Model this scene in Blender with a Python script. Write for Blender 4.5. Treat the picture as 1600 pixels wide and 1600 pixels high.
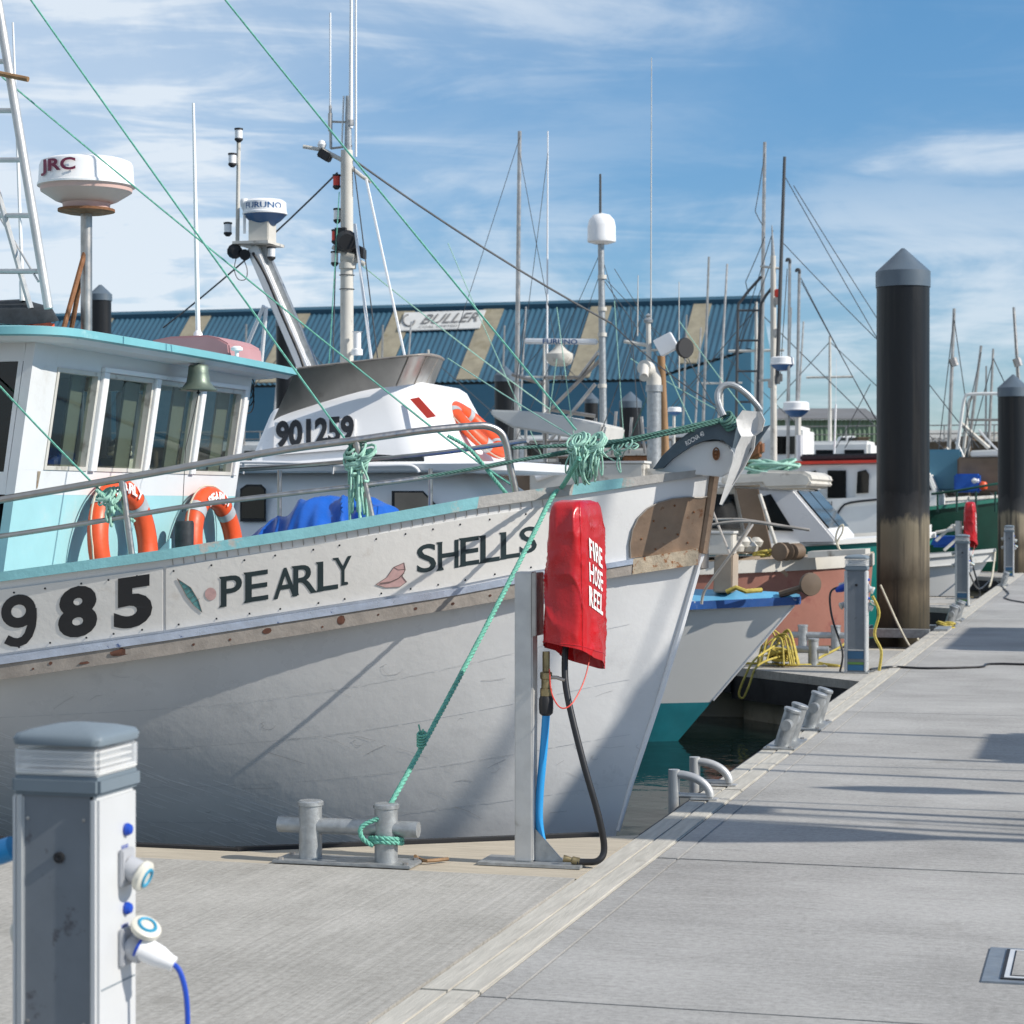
import bpy, bmesh, math, random
from mathutils import Vector, Matrix, noise as mnoise
random.seed(7)
for o in list(bpy.data.objects): bpy.data.objects.remove(o, do_unlink=True)
SC = bpy.context.scene
C = SC.collection
R = math.radians
# ------------------------------------------------------------------ site frame
# camera stands at the origin 1.55 m above the pontoon, looking along +Y.
# u runs across the walkway (to the right), v runs along it (away); z up, 0 = deck, -0.5 = water
F = 3400.0; HZ = 785.0; ZC = 1.55; TH = R(15.5)
N = Vector((math.cos(TH), -math.sin(TH), 0)); Wd = Vector((math.sin(TH), math.cos(TH), 0)); UP = Vector((0, 0, 1))
WATER = -0.5
def W(u, v, z=0.0): return N*u + Wd*v + UP*z
def P(px, py, Y): return Vector(((px-800)/F*Y, Y, ZC-(py-HZ)/F*Y))
def ratio(px):
    k = (px-800)/F
    return (k*Wd.y-Wd.x)/(N.x-k*N.y)
def UV(p): return p.dot(N), p.dot(Wd)
def PV(px, py, v):                     # point of a sight line at walkway distance v
    u = v*ratio(px); Y = u*N.y+v*Wd.y
    return W(u, v, ZC-(py-HZ)/F*Y)
def PU(px, py, u):
    v = u/ratio(px); Y = u*N.y+v*Wd.y
    return W(u, v, ZC-(py-HZ)/F*Y)
def PG(px, py, z=0.0): return P(px, py, (ZC-z)*F/(py-HZ))
def pxof(p): return 800+F*p.x/p.y
def pyof(p): return HZ+F*(ZC-p.z)/p.y
def lerp(tab, x):
    t = sorted(tab)
    if x <= t[0][0]:
        a, b = t[0], t[1]
    elif x >= t[-1][0]:
        a, b = t[-2], t[-1]
    else:
        for i in range(len(t)-1):
            if t[i][0] <= x <= t[i+1][0]: a, b = t[i], t[i+1]; break
    return a[1]+(b[1]-a[1])*(x-a[0])/(b[0]-a[0])

# ------------------------------------------------------------------ camera, sky, sun, exposure
cd = bpy.data.cameras.new('camera'); cam = bpy.data.objects.new('camera', cd); C.objects.link(cam)
cam.location = (0, 0, ZC); cam.rotation_euler = (R(90), 0, 0)
cd.sensor_width = 36; cd.lens = 36*F/1600; cd.shift_y = -(800-HZ)/1600
cd.clip_start = 0.1; cd.clip_end = 3000
cd.dof.use_dof = True; cd.dof.focus_distance = 10.4; cd.dof.aperture_fstop = 8.0
SC.camera = cam
EL = R(35); AZ = R(4.5)                  # sun height, and its turn from straight across the walkway
S = (N*math.cos(AZ) - Wd*math.sin(AZ))*math.cos(EL) + UP*math.sin(EL)
sd = bpy.data.lights.new('sun', 'SUN'); sun = bpy.data.objects.new('sun', sd); C.objects.link(sun)
sd.energy = 4.9; sd.angle = R(0.5); sd.color = (1.0, 0.94, 0.85)
sun.rotation_euler = S.to_track_quat('Z', 'Y').to_euler()
world = bpy.data.worlds.new('World'); SC.world = world; world.use_nodes = True
wt = world.node_tree; wn = wt.nodes; wl = wt.links; wn.clear()
def wnode(t, **k):
    n = wn.new(t)
    for a, b in k.items(): setattr(n, a, b)
    return n
sky = wnode('ShaderNodeTexSky', sky_type='NISHITA'); sky.sun_disc = False
sky.sun_elevation = EL; sky.sun_rotation = math.atan2(S.x, S.y); sky.altitude = 300
sky.air_density = 1.0; sky.dust_density = 0.25; sky.ozone_density = 2.2
tc = wnode('ShaderNodeTexCoord'); sep = wnode('ShaderNodeSeparateXYZ'); wl.new(tc.outputs['Generated'], sep.inputs[0])
def wm(op, a, b=None, c=None):
    n = wnode('ShaderNodeMath', operation=op)
    for i, x in enumerate((a, b, c)):
        if x is None: continue
        if isinstance(x, (int, float)): n.inputs[i].default_value = x
        else: wl.new(x, n.inputs[i])
    return n.outputs[0]
zc = wm('MAXIMUM', sep.outputs[2], 0.0); den = wm('ADD', zc, 0.09)
cx_ = wm('DIVIDE', sep.outputs[0], den); cy_ = wm('DIVIDE', sep.outputs[1], den)
comb = wnode('ShaderNodeCombineXYZ'); wl.new(cx_, comb.inputs[0]); wl.new(cy_, comb.inputs[1])
def wnoise(rot, sc, off, scale, det, rough, dist):
    mp = wnode('ShaderNodeMapping'); wl.new(comb.outputs[0], mp.inputs[0])
    mp.inputs['Rotation'].default_value = (0, 0, rot); mp.inputs['Scale'].default_value = sc; mp.inputs['Location'].default_value = off
    n = wnode('ShaderNodeTexNoise'); wl.new(mp.outputs[0], n.inputs['Vector'])
    n.inputs['Scale'].default_value = scale; n.inputs['Detail'].default_value = det
    n.inputs['Roughness'].default_value = rough; n.inputs['Distortion'].default_value = dist
    return n.outputs['Fac']
big = wnoise(0.25, (0.8, 0.4, 1), (2.3, 0.6, 0), 0.55, 3, 0.5, 0.3)
fine = wnoise(0.18, (1.0, 0.55, 1), (4.1, 7.7, 0), 1.6, 7, 0.60, 0.5)
lft = wm('MULTIPLY', sep.outputs[0], -0.9)
def wsm(x, lo, hi, a_, b_):
    q = wnode('ShaderNodeMapRange'); q.interpolation_type = 'SMOOTHSTEP'; wl.new(x, q.inputs[0])
    for i_, v_ in enumerate((lo, hi, a_, b_)): q.inputs[i_+1].default_value = v_
    return q.outputs[0]
streak = wnoise(0.12, (0.55, 1.1, 1), (1.3, 3.2, 0), 2.6, 8, 0.62, 0.8)
veil = wsm(wm('ADD', wm('ADD', big, wm('MULTIPLY', fine, .35)), lft), 0.40, 0.90, 0.0, 0.60)
wisps = wm('MULTIPLY', wsm(wm('ADD', wm('MULTIPLY', streak, .6), wm('MULTIPLY', fine, .4)), 0.455, 0.60, 0.0, 0.95), wsm(wm('ADD', big, lft), 0.30, 0.56, 0.10, 1.0))
lowb = wm('MULTIPLY', wsm(sep.outputs[2], 0.02, 0.075, 0.0, 1.0), wsm(sep.outputs[2], 0.10, 0.17, 1.0, 0.0))
lowc = wm('MULTIPLY', lowb, wsm(wm('ADD', fine, wm('MULTIPLY', streak, .3)), 0.52, 0.82, 0.0, 0.75))
ea = wm('DIVIDE', wm('SUBTRACT', sep.outputs[0], 0.205), 0.050); eb = wm('DIVIDE', wm('SUBTRACT', sep.outputs[2], 0.155), 0.011)
ed = wm('ADD', wm('ADD', wm('MULTIPLY', ea, ea), wm('MULTIPLY', eb, eb)), wm('MULTIPLY', wm('SUBTRACT', wm('ADD', wm('MULTIPLY', streak, .5), wm('MULTIPLY', fine, .5)), .5), 12.0))
puff = wsm(ed, -0.8, 1.8, 0.62, 0.0)
cloud = wm('MINIMUM', wm('ADD', wm('ADD', puff, wm('ADD', wm('MULTIPLY', veil, .8), wm('MULTIPLY', wisps, .55))), wm('MULTIPLY', lowc, .7)), 0.85)
hs = wnode('ShaderNodeHueSaturation'); wl.new(sky.outputs[0], hs.inputs['Color']); hs.inputs['Saturation'].default_value = 1.32; hs.inputs['Value'].default_value = 1.12
hz = wnode('ShaderNodeMapRange'); wl.new(sep.outputs[2], hz.inputs[0]); hz.inputs[1].default_value = 0.0; hz.inputs[2].default_value = 0.22; hz.inputs[3].default_value = 1.0; hz.inputs[4].default_value = 0.0
tint = wnode('ShaderNodeMix', data_type='RGBA', blend_type='MULTIPLY'); wl.new(hz.outputs[0], tint.inputs['Factor']); wl.new(hs.outputs[0], tint.inputs['A']); tint.inputs['B'].default_value = (0.48, 0.62, 0.86, 1)
mx = wnode('ShaderNodeMix', data_type='RGBA'); wl.new(cloud, mx.inputs['Factor']); wl.new(tint.outputs['Result'], mx.inputs['A']); mx.inputs['B'].default_value = (7.4, 8.0, 8.6, 1)
bg = wnode('ShaderNodeBackground'); wl.new(mx.outputs['Result'], bg.inputs[0]); bg.inputs[1].default_value = 0.100
wo = wnode('ShaderNodeOutputWorld'); wl.new(bg.outputs[0], wo.inputs[0])
SC.view_settings.view_transform = 'Standard'; SC.view_settings.look = 'None'; SC.view_settings.gamma = 1; SC.view_settings.exposure = 0.17
SC.view_settings.use_curve_mapping = False

# ------------------------------------------------------------------ materials
MATS = {}
def mat(name, col, rough=0.55, metal=0.0, var=0.12, vs=3.0, bump=0.0, bs=25.0, stretch=(1, 1, 1), stain=None, ss=4.0, sa=0.5, sw=0.12,
        spec=0.5, alpha=1.0, coat=0.0, trans=0.0):
    m = bpy.data.materials.new(name); m.use_nodes = True; t = m.node_tree; n = t.nodes; l = t.links
    b = n['Principled BSDF']; b.inputs['Roughness'].default_value = rough; b.inputs['Metallic'].default_value = metal
    b.inputs['Specular IOR Level'].default_value = spec; b.inputs['Coat Weight'].default_value = coat
    b.inputs['Transmission Weight'].default_value = trans
    g = n.new('ShaderNodeNewGeometry'); r0 = n.new('ShaderNodeVectorRotate'); r0.rotation_type = 'Z_AXIS'; r0.inputs['Angle'].default_value = TH
    l.new(g.outputs['Position'], r0.inputs['Vector'])
    mp = n.new('ShaderNodeMapping'); mp.inputs['Scale'].default_value = stretch; l.new(r0.outputs[0], mp.inputs[0])
    def nz(s, d=6, ro=0.6, vec=None):
        q = n.new('ShaderNodeTexNoise'); q.inputs['Scale'].default_value = s; q.inputs['Detail'].default_value = d; q.inputs['Roughness'].default_value = ro
        l.new(vec or mp.outputs[0], q.inputs['Vector']); return q.outputs['Fac']
    col4 = (*col, 1)
    lo = tuple(max(0, c*(1-var)) for c in col)+(1,); hi = tuple(min(1, c*(1+var)) for c in col)+(1,)
    cr = n.new('ShaderNodeValToRGB'); cr.color_ramp.elements[0].position = 0.3; cr.color_ramp.elements[1].position = 0.7
    cr.color_ramp.elements[0].color = lo; cr.color_ramp.elements[1].color = hi
    l.new(nz(vs), cr.inputs[0]); out = cr.outputs[0]
    if stain:
        mrn = n.new('ShaderNodeMapRange'); l.new(nz(ss, 8, 0.68, r0.outputs[0]), mrn.inputs[0])
        mrn.inputs[1].default_value = sa; mrn.inputs[2].default_value = sa+sw
        mm = n.new('ShaderNodeMix'); mm.data_type = 'RGBA'; l.new(mrn.outputs[0], mm.inputs['Factor']); l.new(out, mm.inputs['A']); mm.inputs['B'].default_value = (*stain, 1)
        out = mm.outputs['Result']
    l.new(out, b.inputs['Base Color'])
    rr = n.new('ShaderNodeMapRange'); l.new(nz(vs*2.3), rr.inputs[0]); rr.inputs[3].default_value = max(0.02, rough-0.1); rr.inputs[4].default_value = min(1, rough+0.12); rr.inputs[1].default_value = .3; rr.inputs[2].default_value = .7
    l.new(rr.outputs[0], b.inputs['Roughness'])
    if bump:
        bp = n.new('ShaderNodeBump'); bp.inputs['Strength'].default_value = bump; bp.inputs['Distance'].default_value = 0.01
        l.new(nz(bs, 5), bp.inputs['Height']); l.new(bp.outputs[0], b.inputs['Normal'])
    MATS[name] = m
    return m
M = MATS
mat('white_paint', (0.66, 0.67, 0.67), 0.42, var=0.05, vs=1.5, bump=0.12, bs=9, stain=(0.50, 0.49, 0.46), ss=2.2, sa=0.58, sw=0.2)
mat('hull_white', (0.66, 0.66, 0.655), 0.30, var=0.06, vs=2.0, bump=0.4, bs=4, stain=(0.50, 0.50, 0.50), ss=3.0, sa=0.60, sw=0.2)
mat('panel_white', (0.72, 0.70, 0.66), 0.5, var=0.05, vs=4, bump=0.15, bs=30, stain=(0.55, 0.50, 0.44), ss=6, sa=0.6, sw=0.16)
mat('clean_white', (0.80, 0.80, 0.80), 0.35, var=0.03, vs=2)
mat('far_white', (0.74, 0.735, 0.71), 0.4, var=0.06, vs=1, stain=(0.45, 0.42, 0.38), ss=1.6, sa=0.6)
mat('off_white', (0.55, 0.53, 0.48), 0.6, var=0.12, vs=3, stain=(0.25, 0.22, 0.18), ss=5, sa=0.58)
mat('aqua', (0.17, 0.43, 0.47), 0.45, var=0.08, vs=3, bump=0.1, bs=12, stain=(0.30, 0.52, 0.54), ss=5, sa=0.6)
mat('aqua_light', (0.33, 0.59, 0.62), 0.45, var=0.06, vs=3, bump=0.08, bs=12, stain=(0.42, 0.62, 0.64), ss=3, sa=0.6)
mat('aqua_worn', (0.20, 0.44, 0.47), 0.6, var=0.12, vs=6, bump=0.3, bs=30, stain=(0.42, 0.40, 0.36), ss=3.2, sa=0.60, sw=0.05)
mat('teal_antifoul', (0.02, 0.22, 0.26), 0.5, var=0.2, vs=3)
mat('grey_worn', (0.36, 0.35, 0.33), 0.75, var=0.22, vs=8, bump=0.5, bs=30, stain=(0.15, 0.36, 0.38), ss=2.6, sa=0.56, sw=0.06)
mat('black_paint', (0.012, 0.014, 0.018), 0.45, var=0.2, stain=(0.30, 0.30, 0.30), ss=22, sa=0.74, sw=0.02)
mat('green_black', (0.018, 0.035, 0.040), 0.5, var=0.3, stain=(0.35, 0.35, 0.33), ss=25, sa=0.72, sw=0.03)
mat('steel', (0.40, 0.38, 0.36), 0.36, 1.0, var=0.12, vs=14)
mat('rail_old', (0.42, 0.38, 0.33), 0.45, 0.4, var=0.2, vs=8, stain=(0.2, 0.13, 0.08), ss=12, sa=0.6)
mat('dull_steel', (0.42, 0.40, 0.38), 0.42, 0.9, var=0.25, vs=6, stain=(0.22, 0.15, 0.10), ss=9, sa=0.62)
mat('brushed_plate', (0.36, 0.35, 0.33), 0.36, 0.85, var=0.2, vs=2.5, stretch=(1, 1, .3), stain=(0.10, 0.08, 0.06), ss=1.5, sa=0.60, sw=0.2)
mat('galvanised', (0.36, 0.375, 0.38), 0.45, 0.6, var=0.2, vs=22, bump=0.2, bs=60, stain=(0.52, 0.52, 0.52), ss=24, sa=0.62)
mat('aluminium', (0.52, 0.52, 0.51), 0.45, 0.5, var=0.1, vs=8, stain=(0.35, 0.34, 0.32), ss=7, sa=0.62)
mat('lamp_grey', (0.16, 0.20, 0.23), 0.5, var=0.06)
mat('pedestal_grey', (0.17, 0.19, 0.21), 0.5, var=0.08, vs=8, stain=(0.09, 0.09, 0.10), ss=13, sa=0.62, sw=0.06)
mat('pedestal_white', (0.62, 0.63, 0.63), 0.42, 0.2, var=0.03)
mat('pedestal_edge', (0.50, 0.52, 0.53), 0.4, 0.4, var=0.04)
mat('clear_lens', (0.75, 0.77, 0.78), 0.15, var=0.05, trans=0.35)
mat('louvre', (0.70, 0.70, 0.68), 0.4)
mat('socket_cream', (0.62, 0.60, 0.52), 0.45, var=0.08, vs=20)
mat('socket_grey', (0.42, 0.43, 0.45), 0.5)
mat('blue_plastic', (0.01, 0.06, 0.42), 0.35)
mat('cyan_plastic', (0.03, 0.28, 0.45), 0.4)
mat('decal_teal', (0.02, 0.12, 0.24), .5)
mat('decal_blue', (0.03, 0.10, 0.19), .5)
mat('decal_green', (0.10, 0.22, 0.05), .5)
mat('hose_blue', (0.02, 0.27, 0.60), 0.4, var=0.08)
mat('hose_black', (0.012, 0.012, 0.014), 0.4)
mat('black_rubber', (0.014, 0.014, 0.016), 0.6, var=0.3)
mat('brass', (0.30, 0.24, 0.13), 0.4, 0.8, var=0.3, vs=30)
mat('bronze', (0.26, 0.18, 0.125), 0.42, 0.45, var=0.22, vs=5, bump=0.5, bs=9, stain=(0.15, 0.06, 0.025), ss=9, sa=0.62, sw=0.07)
mat('rust', (0.20, 0.085, 0.035), 0.8, var=0.4, vs=20, bump=0.4, bs=50)
mat('painted_glint', (0.84, 0.84, 0.84), 0.3, var=.05)  # pale colour standing in for light reflected on the hull
mat('scratch', (0.46, 0.46, 0.46), 0.5, var=.2)
mat('scratch_faint', (0.53, 0.54, 0.55), 0.5, var=.05)
mat('rust_dark', (0.085, 0.032, 0.018), 0.8, var=0.5, vs=30)
mat('pink_base', (0.62, 0.42, 0.37), 0.5, var=0.05)
mat('rusty_strip', (0.36, 0.30, 0.22), 0.6, 0.2, var=0.25, vs=15, bump=0.5, bs=30, stain=(0.22, 0.09, 0.03), ss=18, sa=0.54, sw=0.06)
mat('rub_brown', (0.27, 0.24, 0.21), 0.55, 0.2, var=0.2, vs=9, bump=0.3, bs=35, stain=(0.13, 0.055, 0.03), ss=7, sa=0.66, sw=0.05)
mat('rub_metal', (0.42, 0.46, 0.54), 0.35, 0.5, var=0.12, vs=8, bump=0.4, bs=18, stain=(0.08, 0.12, 0.25), ss=10, sa=0.64, sw=0.03)
mat('red_cover', (0.43, 0.008, 0.012), 0.30, var=0.12, vs=5, bump=0.5, bs=12)
mat('sign_white', (0.82, 0.80, 0.78), 0.5, var=0.03)
mat('jrc_red', (0.20, 0.02, 0.06), 0.5)
mat('buoy_orange', (0.70, 0.085, 0.02), 0.45, var=0.1, vs=8, bump=0.1, bs=30)
mat('buoy_tape', (0.40, 0.42, 0.43), 0.35, var=0.15, vs=12)
mat('rope_green', (0.14, 0.42, 0.32), 0.7, var=0.3, vs=60, bump=0.5, bs=200)
mat('rope_pale', (0.30, 0.52, 0.42), 0.75, var=0.3, vs=60)
mat('rope_dark', (0.07, 0.17, 0.14), 0.8, var=0.3, vs=40)
mat('rope_yellow', (0.44, 0.35, 0.07), 0.75, var=0.3, vs=40)
mat('rope_cream', (0.50, 0.46, 0.36), 0.8, var=0.2)
mat('wire', (0.07, 0.075, 0.08), 0.6)
mat('tarp_blue', (0.006, 0.09, 0.42), 0.45, var=0.15, vs=4, bump=0.4, bs=10)
mat('bell_green', (0.16, 0.20, 0.16), 0.45, 0.5, var=0.15, vs=14)
mat('radar_blue', (0.02, 0.10, 0.26), 0.4)
mat('pink_dusty', (0.42, 0.22, 0.23), 0.7, var=0.08)
mat('timber_kerb', (0.44, 0.42, 0.37), 0.8, var=0.16, vs=5, stretch=(9, 0.7, 9), bump=0.3, bs=14, stain=(0.30, 0.28, 0.24), ss=3, sa=0.58)
mat('timber_waler', (0.42, 0.37, 0.29), 0.8, var=0.18, vs=5, stretch=(0.7, 9, 9), bump=0.3, bs=14)
mat('wood_pole', (0.26, 0.15, 0.07), 0.7, var=0.3, vs=12, stretch=(1, 1, .2))
mat('pile_black', (0.008, 0.009, 0.011), 0.42, var=0.3, vs=3, spec=0.55)
mat('pile_cap', (0.085, 0.115, 0.145), 0.45, var=0.08, spec=0.6)
mat('concrete_side', (0.36, 0.32, 0.24), 0.8, var=0.25, vs=2.5, stretch=(1, 1, .4), bump=0.4, bs=12, stain=(0.14, 0.13, 0.08), ss=3, sa=0.55, sw=0.2)
mat('shank_blue', (0.065, 0.095, 0.12), 0.55, var=0.2, vs=12, bump=0.2, bs=40)
mat('anchor_grey', (0.55, 0.55, 0.54), 0.55, 0.15, var=0.08, vs=16, bump=0.25, bs=50, stain=(0.42, 0.36, 0.30), ss=9, sa=0.62)
mat('rust_hull', (0.31, 0.135, 0.10), 0.6, var=0.12, vs=3, bump=0.2, bs=8, stain=(0.25, 0.09, 0.07), ss=3, sa=0.55)
mat('brown_paint', (0.15, 0.105, 0.07), 0.6, var=0.2, vs=3)
mat('tan_paint', (0.34, 0.27, 0.20), 0.6, var=0.2, vs=3)
mat('deck_blue', (0.10, 0.33, 0.52), 0.5, var=0.15, vs=5, stain=(0.45, 0.45, 0.42), ss=6, sa=0.62, sw=0.06)
mat('gunwale_blue', (0.015, 0.075, 0.26), 0.45, var=0.2, vs=6, stain=(0.60, 0.60, 0.60), ss=7, sa=0.62, sw=0.04)
mat('teal_hull', (0.015, 0.25, 0.22), 0.4, var=0.12)
mat('green_hull', (0.004, 0.048, 0.032), 0.4, var=0.15)
mat('green_rail', (0.01, 0.13, 0.09), .45)
mat('red_trim', (0.60, 0.04, 0.02), 0.5)
mat('shed_blue', (0.032, 0.095, 0.145), 0.5, var=0.10, vs=.25, spec=0.4)
mat('shed_blue_wall', (0.025, 0.11, 0.18), 0.5, var=0.1, vs=.2)
mat('shed_end', (0.07, 0.20, 0.28), 0.5, var=0.08, vs=.2)
mat('skylight', (0.27, 0.24, 0.17), 0.6, var=0.2, vs=1.2, stain=(0.22, 0.19, 0.12), ss=.8, sa=0.55)
mat('shed_green', (0.11, 0.17, 0.11), 0.6, var=0.08, vs=.3)
mat('roof_grey', (0.15, 0.15, 0.15), 0.7, var=0.12, vs=.3)
mat('wharf_timber', (0.10, 0.075, 0.05), 0.9, var=0.4, vs=1.2, stretch=(1, 1, .2))
mat('wharf_ground', (0.28, 0.26, 0.22), 0.9, var=0.2, vs=.3)
mat('tyre', (0.02, 0.02, 0.02), 0.8)
mat('sticker_red', (0.62, 0.05, 0.03), 0.5)
mat('sticker_green', (0.18, 0.45, 0.05), 0.5)
mat('dark_inside', (0.018, 0.020, 0.022), 0.7, var=0.4, vs=4)
mat('inside_olive', (0.13, 0.135, 0.105), 0.7, var=0.1)
mat('pearl_teal', (0.10, 0.27, 0.27), 0.6, var=0.4, vs=40)
mat('pearl_pink', (0.55, 0.35, 0.33), 0.6, var=0.12, vs=40)
mat('pearl_line', (0.13, 0.09, 0.08), 0.6)
mat('hatch_plate', (0.22, 0.25, 0.28), 0.5, 0.4, var=0.15, vs=12)
mat('canvas_grey', (0.55, 0.55, 0.53), 0.8, var=0.08, vs=2, stain=(0.30, 0.28, 0.22), ss=3, sa=0.6)
mat('cloth_dark', (0.02, 0.025, 0.03), 0.7, var=0.4, vs=20)
def glass(name, tint, rough=0.04, al=0.5):
    m = bpy.data.materials.new(name); m.use_nodes = True; t = m.node_tree; n = t.nodes; l = t.links; n.clear()
    tr = n.new('ShaderNodeBsdfTransparent'); tr.inputs[0].default_value = (*tint, 1)
    gl = n.new('ShaderNodeBsdfGlossy'); gl.inputs['Roughness'].default_value = rough; gl.inputs[0].default_value = (.9, .9, .9, 1)
    ge = n.new('ShaderNodeNewGeometry'); dp = n.new('ShaderNodeVectorMath'); dp.operation = 'DOT_PRODUCT'; l.new(ge.outputs['Normal'], dp.inputs[0]); l.new(ge.outputs['Incoming'], dp.inputs[1])
    def ma(op, a, c, d=None):
        q = n.new('ShaderNodeMath'); q.operation = op
        for i, x in enumerate((a, c, d)):
            if x is None: continue
            if isinstance(x, float): q.inputs[i].default_value = x
            else: l.new(x, q.inputs[i])
        return q.outputs[0]
    class ad: outputs = [ma('MULTIPLY_ADD', ma('POWER', ma('SUBTRACT', 1.0, ma('ABSOLUTE', dp.outputs['Value'], 0.0)), 5.0), .9, .04)]
    mx = n.new('ShaderNodeMixShader'); l.new(ad.outputs[0], mx.inputs[0]); l.new(tr.outputs[0], mx.inputs[1]); l.new(gl.outputs[0], mx.inputs[2])
    o = n.new('ShaderNodeOutputMaterial'); l.new(mx.outputs[0], o.inputs[0]); MATS[name] = m
glass('glass', (0.86, 0.90, 0.87)); glass('glass_dark', (0.12, 0.15, 0.16))
def concrete(name, ax, joints=()):
    m = bpy.data.materials.new(name); m.use_nodes = True; t = m.node_tree; n = t.nodes; l = t.links
    b = n['Principled BSDF']; b.inputs['Roughness'].default_value = 0.85; b.inputs['Specular IOR Level'].default_value = 0.3
    g = n.new('ShaderNodeNewGeometry'); r0 = n.new('ShaderNodeVectorRotate'); r0.rotation_type = 'Z_AXIS'; r0.inputs['Angle'].default_value = TH
    l.new(g.outputs['Position'], r0.inputs['Vector'])
    def nz(sc, s, d=6, ro=.6):
        mp = n.new('ShaderNodeMapping'); mp.inputs['Scale'].default_value = sc; l.new(r0.outputs[0], mp.inputs[0])
        q = n.new('ShaderNodeTexNoise'); q.inputs['Scale'].default_value = s; q.inputs['Detail'].default_value = d; q.inputs['Roughness'].default_value = ro
        l.new(mp.outputs[0], q.inputs['Vector']); return q.outputs['Fac']
    br = nz((2.2, 90, 1) if ax == 'u' else (55, .9, 1), 1.0, 4, .6)
    gr = nz((1, 1, 1), 190, 3, .8); bl = nz((1, 1, 1), .8, 7, .62); st = nz((.8, 2.2, 1) if ax == 'u' else (2.2, .8, 1), 2.2, 8, .7)
    def ma(op, a, bb):
        q = n.new('ShaderNodeMath'); q.operation = op
        for i, x in enumerate((a, bb)):
            if isinstance(x, float): q.inputs[i].default_value = x
            else: l.new(x, q.inputs[i])
        return q.outputs[0]
    s = ma('ADD', ma('ADD', ma('MULTIPLY', br, .30 if ax == 'u' else .30), ma('ADD', ma('MULTIPLY', gr, .55 if ax == 'u' else .3), ma('MULTIPLY', ma('SUBTRACT', nz((1, 1, 1), 38, 4, .7), .5), .5))), ma('ADD', ma('MULTIPLY', bl, .57), ma('MULTIPLY', st, .20)))
    cr = n.new('ShaderNodeValToRGB'); cr.color_ramp.elements[0].position = 0.55; cr.color_ramp.elements[1].position = 1.08
    cr.color_ramp.elements[0].color = ((0.175, 0.171, 0.162, 1) if ax == 'u' else (0.26, 0.25, 0.225, 1)); cr.color_ramp.elements[1].color = ((0.43, 0.423, 0.405, 1) if ax == 'u' else (0.54, 0.52, 0.48, 1))
    l.new(s, cr.inputs[0])
    dr = nz((1, 1, 1), 7, 3, .5); dm = n.new('ShaderNodeMapRange'); l.new(dr, dm.inputs[0]); dm.inputs[1].default_value = .74; dm.inputs[2].default_value = .78; dm.inputs[4].default_value = .5
    mm = n.new('ShaderNodeMix'); mm.data_type = 'RGBA'; l.new(dm.outputs[0], mm.inputs['Factor']); l.new(cr.outputs[0], mm.inputs['A']); mm.inputs['B'].default_value = (.17, .165, .15, 1)
    def spot(sc, lo, hi, amt, colr, src):
        dr = nz((1, 1, 1), sc, 3, .5); dm = n.new('ShaderNodeMapRange'); l.new(dr, dm.inputs[0]); dm.inputs[1].default_value = lo; dm.inputs[2].default_value = hi; dm.inputs[4].default_value = amt
        m2 = n.new('ShaderNodeMix'); m2.data_type = 'RGBA'; l.new(dm.outputs[0], m2.inputs['Factor']); l.new(src, m2.inputs['A']); m2.inputs['B'].default_value = (*colr, 1); return m2.outputs['Result']
    o_ = spot(23, .77, .80, .8, (.6, .6, .57), mm.outputs['Result']); o_ = spot(2.3, .66, .76, .35, (.15, .14, .12), o_); o_ = spot(41, .78, .80, .8, (.06, .05, .045), o_)
    l.new(o_, b.inputs['Base Color'])
    bp = n.new('ShaderNodeBump'); bp.inputs['Strength'].default_value = 0.55; bp.inputs['Distance'].default_value = 0.004
    l.new(ma('ADD', br, ma('MULTIPLY', gr, .5)), bp.inputs['Height']); l.new(bp.outputs[0], b.inputs['Normal'])
    MATS[name] = m
concrete('concrete_walk', 'u'); concrete('concrete_finger', 'v')
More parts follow.
